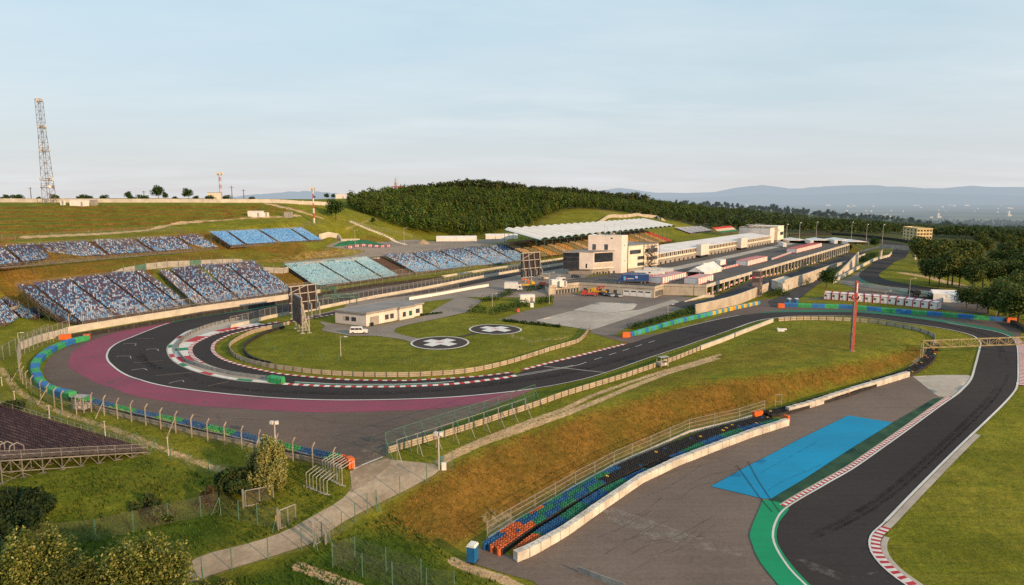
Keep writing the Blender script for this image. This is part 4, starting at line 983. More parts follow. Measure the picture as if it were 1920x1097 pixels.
# deck with bays along the lower road
def paddock_deck():
    t = thing('paddock_deck', 'long concrete paddock deck on a row of open bays above the lower road', 'building', ST(41, 99.5, 0))
    s = MB(); s.prism(DECK, 3.4, 4.0); s.build('slab', M['deck'], t)
    cs_ = MB(); cs_.quad(ST(62, 66, 4.02), ST(335, 63, 4.02), ST(335, 56, 4.02), ST(62, 59, 4.02)); cs_.build('concrete_strip', M['concrete_pad'], t)
    A, B, C, D, E_ = [np.array(p) for p in DECK[:5]]; F_ = np.array(DECK[5])
    w = MB()
    for p, q in ((A, B), (B, C), (C, D), (D, E_)): 
        d = (q - p) / np.linalg.norm(q - p); w.bar((*p, 1.7), (*q, 1.7), .3, 3.4)
        w.bar((*p, 4.05), (*q, 4.05), .42, 1.0)
    w.bar((*DECK[9], 1.9), (*A, 1.9), .3, 3.4)
    w.build('retaining_wall', M['concrete'], t)
    pp = MB(); d = (F_ - E_); L = np.linalg.norm(d); d /= L; nn = np.array([d[1], -d[0]])
    pp.bar((*E_, 3.95), (*F_, 3.95), .45, 1.3); pp.build('parapet', M['concrete_w'], t)
    n = 43
    for k in range(n + 1):
        c = E_ + d * (.5 + (L - 1) * k / n) - nn * .1; mb = MB(); mb.box((*c, -.6), (.75, .75, 7.8), SROT); mb.build('column', M['concrete_w'], t)
    bw = MB(); o = -nn * 9; bw.bar((*(E_ + o), -.4), (*(F_ + o), -.4), .3, 7.6); bw.build('rear_wall', M['dark'], t)
    rr = MB()
    for k in range(n):
        c = E_ + d * (.5 + (L - 1) * (k + .5) / n) - nn * .6
        if k % 9 == 7: continue
        for j in range(3): rr.box((*(c + d * (j - 1) * 1.5), hz(*(c + nn * 1.5)) + .45), (1.5, .4, .8), SROT, col=((.55, .06, .06) if j % 2 else (.68, .64, .60)))
    rr.build('bay_barrier', M['vc'], t)
    # garage doors and small windows towards the car park
    face_windows(t, lerp(B, C, .60), lerp(B, C, .97), .1, 2.7, 4, 2.7, M['white'], .2, name='garage_door'); face_windows(t, lerp(B, C, .60), lerp(B, C, .97), 1.9, 2.3, 4, 1.9, M['dark'], .24)
    face_windows(t, lerp(B, C, .04), lerp(B, C, .55), .9, 2.3, 5, 1.2, M['glass'], .2); face_windows(t, lerp(A, B, .2), lerp(A, B, .98), .3, 2.4, 8, .9, M['glass'], .2)
    face_windows(t, lerp(C, D, .08), lerp(C, D, .95), .4, 2.5, 7, .8, M['glass'], .2)
    cl = MB()
    for k in range(9): p = lerp(A, B, .2 + k * .78 / 8) ; cl.bar((*(p + [.25, -.25]), 0), (*(p + [.25, -.25]), 3.4), .22)
    cl.build('pilaster', M['concrete_w'], t)
    rl = MB()
    for p, q in ((A, B), (B, C), (C, D), (D, E_)): rl.bar((*p, 5.4), (*q, 5.4), .05); [rl.bar((*lerp(p, q, k / 6), 4.5), (*lerp(p, q, k / 6), 5.4), .05) for k in range(7)]
    rl.build('deck_railing', M['steel'], t)
paddock_deck()
def wall_thing(name, label, P, hs_, th, mat, cat='wall', z0=-.6, cap=True):
    """free-standing wall through plan points with a height at each"""
    P = [np.array(p[:2], float) for p in P]; mid = P[len(P) // 2]
    t = thing(name, label, cat, (mid[0], mid[1], hz(*mid))); mb = MB(); cp = MB()
    for i in range(len(P) - 1):
        n = max(1, int(np.linalg.norm(P[i + 1] - P[i]) / 4))
        for k in range(n):
            p, q = lerp(P[i], P[i + 1], k / n), lerp(P[i], P[i + 1], (k + 1) / n); h0, h1 = hs_[i] + (hs_[i + 1] - hs_[i]) * k / n, hs_[i] + (hs_[i + 1] - hs_[i]) * (k + 1) / n
            d = (q - p) / np.linalg.norm(q - p); nn = np.array([-d[1], d[0]]) * th / 2; g0, g1 = hz(*p), hz(*q)
            mb.prism([tuple(p - nn), tuple(q - nn), tuple(q + nn), tuple(p + nn)], [g0 + z0, g1 + z0, g1 + z0, g0 + z0], [g0 + h0, g1 + h1, g1 + h1, g0 + h0])
            if cap: nn2 = nn * 1.15; cp.prism([tuple(p - nn2), tuple(q - nn2), tuple(q + nn2), tuple(p + nn2)], [g0 + h0, g1 + h1, g1 + h1, g0 + h0], [g0 + h0 + .12, g1 + h1 + .12, g1 + h1 + .12, g0 + h0 + .12])
    mb.build('wall_body', mat, t)
    if cap: cp.build('coping', M['concrete_w'], t)
    return t
wall_thing('retaining_wall', 'tall curved concrete wall beside the lower paddock road, above the coloured tyre barrier', smooth(GL([(1303,589),(1318,587),(1358,578.5),(1385,570.5),(1408,561),(1425,553),(1440,545)]), 4)[::1], [3.2 + .6 * math.sin(i / 24 * 3) for i in range(25)], .4, M['concrete'])
wall_thing('ramp_wall', 'low sloping concrete wall at the mouth of the lower road', GL([(1283,566.5),(1320,558),(1339,557.5)]), [.2, 1.0, .9], .35, M['concrete_w'])
wall_thing('ramp_wall', 'tapering concrete ramp wall with a small flat-roofed box at its near end', [at(1469,546,0)[:2], at(1523,529,0)[:2], at(1587,483,.5)[:2]], [4.6, 5.2, .6], .45, M['concrete'])
wall_thing('ramp_wall', 'rightmost bright concrete ramp wall beside the descending road', [at(1557,527,0)[:2], at(1575,520,0)[:2], at(1608,499.5,0)[:2]], [.6, 3.2, 8.2], .45, M['concrete_w'])
wall_thing('ramp_wall', 'short concrete wall on top of the far ramp end', [at(1604,485,1.5)[:2], at(1622,476,1.5)[:2]], [3.0, 3.0], .45, M['concrete_w'])
def ramp_box():
    P = [at(1446,541,0)[:2], at(1467,548,0)[:2], at(1489,540,0)[:2], at(1471,533,0)[:2]]
    t = thing('pump_house', 'small flat-roofed concrete box at the near end of the tapering ramp wall', 'building', (*P[1], 0))
    b = MB(); b.prism(P, -.5, 3.5); b.build('wall', M['concrete_w'], t); r = MB(); parapet(r, P, 3.5, .35, .3); r.build('parapet', M['concrete_w'], t)
    face_windows(t, P[1], P[2], .1, 2.1, 1, .9, M['plinth'], .08, name='door')
ramp_box()
def banner_pier():
    p = G(1408, 556)
    t = thing('banner_tower', 'dark banner tower with red emblem and faded pictures beside the lower road', 'sign', p)
    a = np.array(p[:2]); b = a + np.array([5.0, -1.2]) * .62; c = b + SD * 3.2; d = a + SD * 3.2
    mb = MB(); mb.prism([tuple(a), tuple(b), tuple(c), tuple(d)], -1, 10.3); mb.build('shaft', M['plinth'], t)
    for (u, v, nm) in ((a, b, 'banner'), (b, c, 'banner')):
        w = (v - u) / np.linalg.norm(v - u); nn = np.array([w[1], -w[0]]) * .06; k = np.linalg.norm(v - u)
        m = MB(); P0 = u + nn
        def rect(x0, x1, z0, z1, col, pr=0.0): m.quad((*(u + nn * (1 + pr) + w * x0 * k), z0), (*(u + nn * (1 + pr) + w * x1 * k), z0), (*(u + nn * (1 + pr) + w * x1 * k), z1), (*(u + nn * (1 + pr) + w * x0 * k), z1), col)
        rect(.03, .97, .5, 10.1, (.075, .055, .06)); rect(.06, .38, 7.3, 8.1, (.55, .05, .07), .6); rect(.40, .92, 7.45, 7.95, (.45, .40, .38), .6)
        for j, (x0, x1, z0, z1, g) in enumerate(((.1, .9, 4.2, 5.6, .16), (.3, .95, 3.0, 4.1, .11), (.05, .7, 1.4, 2.8, .20), (.5, .9, 1.0, 1.9, .13))): rect(x0, x1, z0, z1, (g, g * .85, g * .85), .5)
        m.build(nm, M['vc'], t)
banner_pier()
# white flat-roofed medical building
def medical():
    A, B, C = at(629,606,.75)[:2], at(687,612.5,.8)[:2], at(792,591,.8)[:2]
    A, B, C = np.array(A), np.array(B), np.array(C); d = (C - B) / np.linalg.norm(C - B); L = np.linalg.norm(C - B); D = A + d * L
    nn = np.array([d[1], -d[0]]); z0, zt = .3, 4.5
    t = thing('medical_building', 'white single-storey building with grey flat roof beside the helipads', 'building', (*((A + C) / 2), .7))
    P = [A, B, B + d * L * .53, B + d * L * .53 + nn * 1.0, B + d * L * .80 + nn * 1.0, B + d * L * .80, C, D]
    mb = MB(); mb.prism([tuple(p) for p in P], z0, zt); mb.build('wall', M['render_pink'], t)
    P2 = [A - d * .4, B - d * .4 + nn * .5, B + d * L * .52 + nn * .5, B + d * L * .52 + nn * 1.5, B + d * L * .81 + nn * 1.5, B + d * L * .81 + nn * .5, C + d * .4 + nn * .5, D + d * .4]
    r = MB(); r.prism([tuple(p) for p in P2], zt + .01, zt + .55); r.build('roof', M['roofgrey'], t)
    fb = MB(); parapet(fb, P2, zt + .1, .5, .12); fb.build('fascia', M['plinth'], t)
    pl = MB(); parapet(pl, P[:7], z0 + .3, .35, .06); pl.build('plinth', M['plinth'], t)
    face_windows(t, lerp(A, B, .28), lerp(A, B, .72), 2.1, 3.3, 2, 1.7, M['glass'])
    y = MB(); p = lerp(A, B, .325) + [0, -.08]; y.bar((*p, 2.1), (*p, 3.4), .14); y.build('shutter', M['yellow'], t)
    face_windows(t, lerp(B, C, .07), lerp(B, C, .20), .75, 3.5, 1, 3.6, M['plinth'], name='garage_door')
    face_windows(t, lerp(B, C, .30), lerp(B, C, .48), 1.8, 3.3, 2, 1.5, M['glass']); face_windows(t, B + d * L * .56 + nn * 1, B + d * L * .79 + nn * 1, 1.8, 3.3, 2, 1.3, M['glass'])
    face_windows(t, lerp(B, C, .86), lerp(B, C, .96), 1.9, 3.3, 1, 1.8, M['glass'])
    g = MB(); p = B + d * L * .735 + nn * 1.12; g.bar((*p, 1.8), (*p, 3.3), .5, .2); g.build('shutter', M['green'], t)
    bn = thing('waste_bin', 'black waste bin at the front corner of the white building', 'bin', (*(B + d * 1.5 + nn * 1.0), .75)); b2 = MB(); c = B + d * 1.5 + nn * 1.0
    b2.lathe([(.0, 0), (.38, 0), (.45, 1.0), (.48, 1.05), (.3, 1.25), (0, 1.3)], (*c, .75), 12); b2.build('bin_body', M['black'], bn)
medical()
# helipads
def helipad(px, py, r, label):
    c = G(px, py); t = thing('helipad', label, 'helipad', c); z = lambda x, y, o: hz(x, y) + o
    def disc(r0, r1, off, mat, name):
        mb = MB(); n = 48
        for k in range(n):
            a, b = 2 * math.pi * k / n, 2 * math.pi * (k + 1) / n; q = []
            for ang, rr in ((a, r0), (b, r0), (b, r1), (a, r1)): x, y = c[0] + rr * math.cos(ang), c[1] + rr * math.sin(ang); q.append((x, y, z(x, y, off)))
            if r0 < .01: q = [q[0], q[3], q[2]]; n0 = len(mb.v); mb.v += q; mb.face((n0, n0 + 1, n0 + 2))
            else: mb.quad(q[0], q[3], q[2], q[1])
        return mb.build(name, mat, t)
    disc(0, r * .93, .14, M['heli'], 'pad'); disc(r * .93, r, .15, M['white_line'], 'rim')
    mb = MB(); a0 = SROT
    def arm(ang, l, w, col, off, z_=0):
        n = 10
        for k in range(n):
            u0, u1 = -l + 2 * l * k / n, -l + 2 * l * (k + 1) / n; q = []
            for u, v in ((u0, -w), (u1, -w), (u1, w), (u0, w)): x, y = c[0] + u * math.cos(ang) - v * math.sin(ang), c[1] + u * math.sin(ang) + v * math.cos(ang); q.append((x, y, z(x, y, off)))
            mb.quad(*q, col=col)
    W_ = (.66, .63, .60); arm(a0 - math.pi / 2, r * .60, r * .21, W_, .165); arm(a0, r * .60, r * .21, W_, .172)
    for s_ in (-1, 1):
        for k in range(6):
            u0, u1 = -1 + k / 3, -1 + (k + 1) / 3; q = []
            for u, v in ((u0, s_ * .55 - .16), (u1, s_ * .55 - .16), (u1, s_ * .55 + .16), (u0, s_ * .55 + .16)): x, y = c[0] + u * 1.1, c[1] + v * 1.1; q.append((x, y, z(x, y, .185)))
            mb.quad(*q, col=(.60, .16, .17))
    q = [(c[0] + u, c[1] + v, z(c[0] + u, c[1] + v, .187)) for u, v in ((-.17, -.5), (.17, -.5), (.17, .5), (-.17, .5))]; mb.quad(*q, col=(.60, .16, .17))
    mb.build('cross_marking', M['kerb'], t)
helipad(825, 643, 7.9, 'round helipad with white cross, nearer to the camera and to the parked van')
helipad(929, 617.5, 7.9, 'round helipad with white cross, farther one beside the car park hedge')
ribbon('service_road', GL([(862,632),(880,628),(897,624)]), -.8, .8, .1, M['heli'])
# containers on the deck
def container(label, group):
    t = thing('container', label, 'container', (0, 0, 0), 0, group)
    b = MB(); b.box((0, 0, 1.35), (2.38, 6.0, 2.5)); b.build('shell', M['white'], t)
    f = MB()
    for x in (-1.2, 1.2):
        for y in (-3.03, 3.03): f.bar((x, y, 0), (x, y, 2.72), .14)
    for z in (.1, 2.66):
        for x in (-1.2, 1.2): f.bar((x, -3.03, z), (x, 3.03, z), .13)
        for y in (-3.03, 3.03): f.bar((-1.2, y, z), (1.2, y, z), .13)
    f.build('frame', M['red'], t)
    d = MB(); d.box((-.3, 3.06, 1.05), (.85, .05, 1.95)); d.build('door', M['white'], t); w = MB(); w.box((.65, 3.06, 1.6), (.6, .05, .7)); w.build('window', M['glass'], t)
    return t
def row(proto, P, n, rz, z=None, label=None, flag=None):
    for k in range(n):
        p = lerp(np.array(P[0][:2]), np.array(P[1][:2]), k / max(1, n - 1)); zz = hz(*p) + .1 if z is None else z
        if flag is not None and not flag[0]: proto.location = (p[0], p[1], zz); proto.rotation_euler = (0, 0, rz); flag[0] = True; continue
        dup(proto, (p[0], p[1], zz), rz, label)
cpro = container('white container with red frame in a row on the near corner of the paddock deck', 'containers on the paddock deck')
fl = [False]
def srow(s0, t0, n, label, z=4.02):
    a, b = ST(s0, t0), ST(s0 + 2.5 * (n - 1), t0); row(cpro, (a, b), n, SROT, z, label, fl)
srow(38, 79.5, 10, None); srow(44, 92.5, 7, None)
q0 = toST(*at(1392,498,4)[:2]); srow(q0[0], q0[1], 14, 'white container with red frame in the middle row on the paddock deck')
q1 = toST(*at(1485,474,4)[:2]); srow(q1[0], q1[1], 28, 'white container with red frame in the far row on the paddock deck')
# red and white barrier blocks on the deck
def barrier_block():
    t = thing('barrier_block', 'red and white plastic barrier block in the line along the paddock deck', 'barrier', (0, 0, 0), 0, 'plastic barriers on the deck')
    for i in (0, 1):
        m = MB(); m.box((i * 1.2 - .6, 0, .5), (1.18, .55, 1.0), taper=.82); m.build('half', M['red'] if i else M['white'], t)
    return t
bpro = barrier_block()
a, b = at(1327,512,4), at(1388,497,4); row(bpro, (a, b), 22, math.atan2(b[1] - a[1], b[0] - a[0]), 4.02, None, [False])
a, b = at(1448,487,4), at(1483,474.5,4); row(bpro, (a, b), 20, math.atan2(b[1] - a[1], b[0] - a[0]), 4.02, None, [True])
# containers in a line behind the far tyre barrier
lo_c = [(1545,559.5),(1600,563.5),(1660,568),(1720,574.5),(1762,580)]; PL = resample(GL(lo_c), 2.9)
cp2 = container('small white cabin with red frame in the line behind the blue and green barrier', 'cabins behind the far tyre barrier')
for k in range(len(PL) - 1):
    p, q = PL[k], PL[k + 1]; m = (p + q) / 2; rz = math.atan2(q[1] - p[1], q[0] - p[0]) + math.pi
    if k == 0: cp2.location = (m[0], m[1], hz(*m)); cp2.rotation_euler = (0, 0, rz)
    else: dup(cp2, (m[0], m[1], hz(*m)), rz)
# tents on the paddock
def tent(label, c, rz, L, W_, h0, h1, vaults=1):
    t = thing('tent', label, 'tent', c, 0); co, si = math.cos(rz), math.sin(rz)
    P = lambda x, y, z: (c[0] + x * co - y * si, c[1] + x * si + y * co, c[2] + z)
    mb = MB(); n = 8 * vaults
    for k in range(n):
        y0, y1 = -W_ / 2 + W_ * k / n, -W_ / 2 + W_ * (k + 1) / n; fz = lambda i: h0 + (h1 - h0) * (1 - abs(((i / 8) % 1.0) * 2 - 1)) ** 1.25
        z0, z1 = fz(k), fz(k + 1)
        mb.quad(P(-L / 2, y0, z0), P(L / 2, y0, z0), P(L / 2, y1, z1), P(-L / 2, y1, z1))
        mb.quad(P(-L / 2, y0, z0), P(-L / 2, y1, z1), P(-L / 2, y1, h0), P(-L / 2, y0, h0)); mb.quad(P(L / 2, y1, z1), P(L / 2, y0, z0), P(L / 2, y0, h0), P(L / 2, y1, h0))
    mb.build('canopy', M['tarp'], t)
    w = MB(); w.quad(P(-L / 2, -W_ / 2, 0), P(L / 2, -W_ / 2, 0), P(L / 2, -W_ / 2, h0), P(-L / 2, -W_ / 2, h0)); w.quad(P(L / 2, W_ / 2, 0), P(-L / 2, W_ / 2, 0), P(-L / 2, W_ / 2, h0), P(L / 2, W_ / 2, h0)); w.quad(P(L / 2, -W_ / 2, 0), P(L / 2, W_ / 2, 0), P(L / 2, W_ / 2, h0), P(L / 2, -W_ / 2, h0))
    w.build('side_wall', M['tarp'], t)
    f = MB()
    for x in (-L / 2, 0, L / 2):
        for y in (-W_ / 2, W_ / 2): f.bar(P(x, y, 0), P(x, y, h0), .12)
    f.build('frame', M['steel'], t)
tent('white arched awning tent beside the white trailers on the paddock', at(1312,516,4), SROT + .1, 15, 8, 2.2, 4.4); tent('second white awning tent, right behind the first one on the paddock', at(1328,510,4), SROT, 14, 8, 2.0, 4.6)
for k, (px, py, s_, lb) in enumerate(((1462,461,16,'low white marquee at the far end of the paddock, leftmost'),(1490,456,20,'wide white marquee behind the far container row'),(1535,456,18,'white marquee near the tall floodlight poles'),(1575,456,22,'white marquee at the end of the paddock deck'),(1600,459,16,'small white marquee right of the deck end'))):
    if k in (0,): continue
    tent(lb, at(px, py, 3.2), SROT + .5, s_ * 1.3, 15, 2.8, 3.9, 1)
# ---------------------------------------------------------------- trees, woods, hedges, hills
def leafm(name, haze=False):
    m, nt, b, out = new_mat(name); a = attr(nt, 'Col'); v = wpos(nt)
    c = mixc(nt, 1.0, a.outputs['Color'], mixc(nt, ramp(nt, noise(nt, v, .6, 4), .3, .7), (.72,) * 3, (1.28,) * 3), 'MULTIPLY')
    nt.links.new(c, b.inputs['Base Color']); b.inputs['Roughness'].default_value = .7; b.inputs['Specular IOR Level'].default_value = .15
    tr = N(nt, 'ShaderNodeBsdfTranslucent'); nt.links.new(c, tr.inputs[0]); mx = N(nt, 'ShaderNodeMixShader'); mx.inputs[0].default_value = .25
    nt.links.new(b.outputs[0], mx.inputs[1]); nt.links.new(tr.outputs[0], mx.inputs[2]); nt.links.new(mx.outputs[0], out.inputs[0])
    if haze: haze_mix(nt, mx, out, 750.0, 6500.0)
    return m
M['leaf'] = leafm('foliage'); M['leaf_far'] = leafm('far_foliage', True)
M['bark'] = noisy('bark', (.055, .038, .026), (.12, .09, .065), 3, .95, 5, local=True)
def leaf_cloud(n, lobes, leaf, rng, cols, flat=.0, up=.35, shape=1.0, spread=.55):
    """n leaf clumps spread through the lobes of a crown; returns vertices (n,4,3) and colours (n,3)"""
    L = np.array([l[:3] for l in lobes]); Rr = np.array([l[3:6] for l in lobes])
    w = (Rr.prod(1)) ** .67; k = rng.choice(len(lobes), n, p=w / w.sum())
    d = rng.normal(size=(n, 3)); d /= np.linalg.norm(d, axis=1, keepdims=True)
    r = rng.random(n) ** .38
    P = L[k] + d * Rr[k] * r[:, None]
    nrm = d * .8 + rng.normal(size=(n, 3)) * spread; nrm[:, 2] += up; nrm /= np.linalg.norm(nrm, axis=1, keepdims=True)
    t = np.cross(nrm, rng.normal(size=(n, 3))); t /= np.linalg.norm(t, axis=1, keepdims=True); b = np.cross(nrm, t)
    s = leaf * (.6 + .8 * rng.random(n))[:, None]
    V = np.stack([P - t * s - b * s * .5 * shape, P + t * s * .4 - b * s * .6 * shape, P + t * s + b * s * .5 * shape, P - t * s * .4 + b * s * .6 * shape], 1)
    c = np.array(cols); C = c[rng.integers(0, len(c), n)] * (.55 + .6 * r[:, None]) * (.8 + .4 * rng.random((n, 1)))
    return V, C
def mesh_from(name, V, C, mat, parent=None, kind=None):
    n = len(V); me = bpy.data.meshes.new(name); me.vertices.add(n * 4); me.vertices.foreach_set('co', V.reshape(-1, 3).astype(np.float32).ravel())
    me.loops.add(n * 4); me.loops.foreach_set('vertex_index', np.arange(n * 4, dtype=np.int32)); me.polygons.add(n); me.polygons.foreach_set('loop_start', np.arange(0, n * 4, 4, dtype=np.int32))
    me.update(calc_edges=True); a = me.color_attributes.new('Col', 'FLOAT_COLOR', 'CORNER'); cc = np.ones((n, 4, 4), np.float32); cc[:, :, :3] = C[:, None, :]; a.data.foreach_set('color', cc.ravel())
    me.materials.append(mat); o = bpy.data.objects.new(name, me); COL.objects.link(o)
    if parent is not None: o.parent = parent
    if kind: o['kind'] = kind
    return o
GREENS = [(.028, .060, .012), (.040, .078, .014), (.052, .095, .018), (.022, .048, .012)]
DARKS = [(.026, .048, .014), (.036, .062, .016), (.048, .072, .018), (.060, .062, .020)]
OLIVES = [(.075, .090, .022), (.105, .115, .028), (.055, .070, .018), (.13, .13, .035)]
def tree_proto(name, label, cat, h, w, n, leaf, cols, group=None, trunk=.28, seed=1, lobes=9, squat=.5, openb=.42):
    rng = np.random.default_rng(seed); t = thing(name, label, cat, (0, 0, 0), 0, group)
    lb = []; tk = MB(); tk.tube((0, 0, -.4), (0, 0, h * .45), trunk, trunk * .6, 7); tk.tube((0, 0, h * .45), (.1, .1, h * .85), trunk * .6, trunk * .15, 6)
    for i in range(lobes):
        a = 2 * math.pi * i / lobes * 2.4 + rng.random(); rr = w * .5 * (.25 + .55 * rng.random()); z = h * (openb + (1 - openb) * (.12 + .76 * (i + .5) / lobes))
        k = 1.15 - .75 * abs((z / h - openb) / (1 - openb) - .4); rr *= k
        c = (rr * math.cos(a), rr * math.sin(a), z); s = w * .23 * (.75 + .6 * rng.random()) * k ** .5
        lb.append((*c, s * 1.1, s * 1.1, s * (.7 + squat * .5)))
        tk.tube((0, 0, z * .55), (c[0] * .8, c[1] * .8, z * .96), trunk * .35, trunk * .1, 5)
    lb.append((0, 0, h * .66, w * .26, w * .26, h * .24)); lb.append((0, 0, h * .9, w * .15, w * .15, h * .1))
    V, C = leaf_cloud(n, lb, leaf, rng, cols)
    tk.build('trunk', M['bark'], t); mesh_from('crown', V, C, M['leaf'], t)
    return t
# --- woods that read as one mass
def wood(name, poly, spacing, hmin, hmax, nq, leaf, cols, mat, seed, label=None, dens=1.0, maxn=9000):
    rng = np.random.default_rng(seed); P = np.array([p[:2] for p in poly]); x0, y0 = P.min(0); x1, y1 = P.max(0)
    gx, gy = np.meshgrid(np.arange(x0, x1, spacing), np.arange(y0, y1, spacing)); gx = gx.ravel() + rng.uniform(-.45, .45, gx.size) * spacing; gy = gy.ravel() + rng.uniform(-.45, .45, gy.size) * spacing
    m = inpoly(gx, gy, poly) & (rng.random(gx.size) < dens); gx, gy = gx[m][:maxn], gy[m][:maxn]; gz = hzv(gx, gy); n = len(gx)
    protos = []
    for k in range(7):
        lb = []
        for i in range(6):
            a = rng.random() * 6.28; r = .28 * rng.random() ** .5; lb.append((r * math.cos(a), r * math.sin(a), .42 + .42 * rng.random(), .22 + .1 * rng.random(), .22 + .1 * rng.random(), .15 + .08 * rng.random()))
        lb.append((0, 0, .55, .36, .36, .36)); protos.append(leaf_cloud(nq, lb, leaf, rng, cols, up=.9, spread=.34))
    hh = rng.uniform(hmin, hmax, n) * (1 + .18 * np.sin(gx * .045) * np.sin(gy * .037 + 1)); kk = rng.integers(0, 7, n); ww = hh * rng.uniform(.62, .95, n); tint = rng.uniform(.55, 1.4, (n, 1)) * np.stack([rng.uniform(.85, 1.25, n), np.ones(n), rng.uniform(.8, 1.1, n)], 1)
    Vs, Cs = [], []
    for i in range(n):
        V, C = protos[kk[i]]; Vs.append(V * np.array([ww[i], ww[i], hh[i]]) + np.array([gx[i], gy[i], gz[i]])); Cs.append(C * tint[i])
    o = mesh_from(name, np.concatenate(Vs), np.concatenate(Cs), mat); o['kind'] = 'stuff'
    return o, np.stack([gx, gy, gz], 1)
hill_poly = [G(648,388)[:2], G(705,414)[:2], G(768,435)[:2], G(835,444)[:2], G(900,446)[:2], G(950,436)[:2], G(1005,421)[:2], G(1030,410)[:2], G(1050,398)[:2], (95,700), (150,745), (330,900), (100,960), (-40,860), (-100,760), (-132,640)]
WCOL = [(.048, .085, .013), (.064, .102, .015), (.084, .120, .018), (.038, .068, .012), (.115, .140, .022)]
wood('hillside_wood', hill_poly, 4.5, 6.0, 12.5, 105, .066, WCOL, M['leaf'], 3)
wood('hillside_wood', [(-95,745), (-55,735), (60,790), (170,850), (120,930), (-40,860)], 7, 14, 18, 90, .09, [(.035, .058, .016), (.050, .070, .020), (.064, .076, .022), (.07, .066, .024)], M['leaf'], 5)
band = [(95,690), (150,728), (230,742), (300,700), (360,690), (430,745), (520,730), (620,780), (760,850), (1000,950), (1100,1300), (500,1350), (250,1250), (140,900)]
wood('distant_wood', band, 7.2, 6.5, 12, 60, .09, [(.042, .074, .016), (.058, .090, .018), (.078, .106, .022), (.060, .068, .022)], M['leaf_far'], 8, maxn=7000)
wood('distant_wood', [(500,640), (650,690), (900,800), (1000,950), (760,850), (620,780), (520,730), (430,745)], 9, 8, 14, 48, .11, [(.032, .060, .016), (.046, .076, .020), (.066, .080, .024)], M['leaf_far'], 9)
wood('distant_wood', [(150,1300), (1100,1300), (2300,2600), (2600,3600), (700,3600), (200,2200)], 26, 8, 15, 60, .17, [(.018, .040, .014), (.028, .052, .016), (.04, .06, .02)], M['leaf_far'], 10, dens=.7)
# --- single trees
def put(proto, spots, labels=None, label=None, used=None, smin=.85, smax=1.15, seed=1):
    rnd = random.Random(seed)
    for i, q in enumerate(spots):
        p = G(q[0], q[1]) if len(q) < 4 else np.array([q[0], q[1], hz(q[0], q[1])]); s = (q[2] if len(q) == 3 else 1.0) * rnd.uniform(smin, smax); rz = rnd.uniform(0, 6.28)
        lb = labels[i] if labels else label
        if used is not None and not used[0]:
            used[0] = True; proto.location = tuple(p); proto.rotation_euler = (0, 0, rz); proto.scale = (s, s, s)
            if lb: proto['label'] = lb
        else: dup(proto, p, rz, lb, s)
GROVE = [(.058, .088, .018), (.080, .106, .020), (.110, .120, .028), (.145, .135, .036), (.042, .068, .015)]
tA = tree_proto('deciduous_tree', 'tall dark leafy tree in the grove right of the far circuit loop', 'tree', 17, 11, 2600, .42, GROVE, 'grove beyond the far circuit loop', .35, 11, 12)
tB = tree_proto('deciduous_tree', 'olive green bushy tree in the grove right of the far circuit loop', 'tree', 13, 11, 2200, .42, OLIVES[:3] + GREENS[:2], 'grove beyond the far circuit loop', .3, 12, 11)
put(tA, [(1728,512),(1742,495),(1752,522),(1768,505),(1785,535),(1800,500),(1776,540),(1722,500),(1812,520),(1838,470,.9),(1850,485),(1885,470,.9),(1905,478,.9),(1915,500),(1870,462,.8)], used=[False], seed=2)
put(tB, [(1742,535),(1760,540),(1798,540),(1825,505),(1868,510),(1884,500),(1905,515),(1842,540),(1862,548),(1890,545),(1912,552),(1822,548,.8),(1895,485),(1918,530),(1750,478,.8)], used=[False], seed=3)
tC = tree_proto('deciduous_tree', 'broad dark green tree in the row at the right frame edge above the barrier', 'tree', 10, 11, 2600, .38, GROVE + GREENS[1:3], 'trees by the right end of the far barrier', .3, 14, 11)
put(tC, [(1812,578,.75),(1832,582,.85),(1852,590,.9),(1872,594),(1892,602,1.15),(1908,612,1.2),(1922,600,1.2),(1880,575),(1905,570)], used=[False], seed=4)
tD = tree_proto('deciduous_tree', 'small round tree on the verge beside the ramp walls', 'tree', 8.5, 8, 1800, .32, GREENS, None, .22, 21, 9)
put(tD, [(1549,541)], used=[False], smin=1, smax=1)
dup(tD, G(1640,466), 1.0, 'small bushy tree in front of the far marquees, by the footbridge', .95)
dup(tD, G(630,412), 2.0, 'broad tree beside the service path on the upper hillside', 1.35)
dup(tD, G(590,372), 2.5, 'round tree on the skyline behind the striped mast', 1.0); dup(tD, G(930,382), .5, 'lone tree on the slope above the service yard', .3)
for k, (px, py, s, lb) in enumerate(((240,370,.62,'small dark tree on the hilltop, left of two larger skyline trees'),(297,371,1.05,'largest tree on the hilltop skyline, clearly broader than its neighbours'),(353,369,.85,'low round tree on the hilltop, next to the tank building'),(310,371,.55,'little tree touching the largest skyline tree on its right side'),(612,377,.5,'low dark bush on the skyline right of the striped mast'),(625,377,.45,'small round bush beside the white skyline hut'),(880,443,.9,'tall thin tree at the edge of the wood behind the white tents'),(700,418,.35,'sapling on the grass slope below the wood'))):
    p = atY(px, py, 520 if k < 4 else 600) if k < 6 else G(px, py); dup(tD, (p[0], p[1], hz(p[0], p[1]) - .3), k * 1.3, lb, s * 1.15)
# shrubs along the hilltop
sh = tree_proto('shrub', 'low green shrub in the hedge line along the hilltop', 'shrub', 3.2, 5.5, 500, .34, GREENS + DARKS[:1], 'shrubs on the hilltop skyline', .1, 31, 7, .6, .1)
rs = random.Random(5); sp = []
for k in range(46):
    x = -440 + k * 7.3 + rs.uniform(-2, 2); y = 470 + rs.uniform(-8, 25)
    if rs.random() < .82 and k < 33 or rs.random() < .25: sp.append((x, y, 0, 0))
put(sh, sp, used=[False], smin=.6, smax=1.15, seed=6)
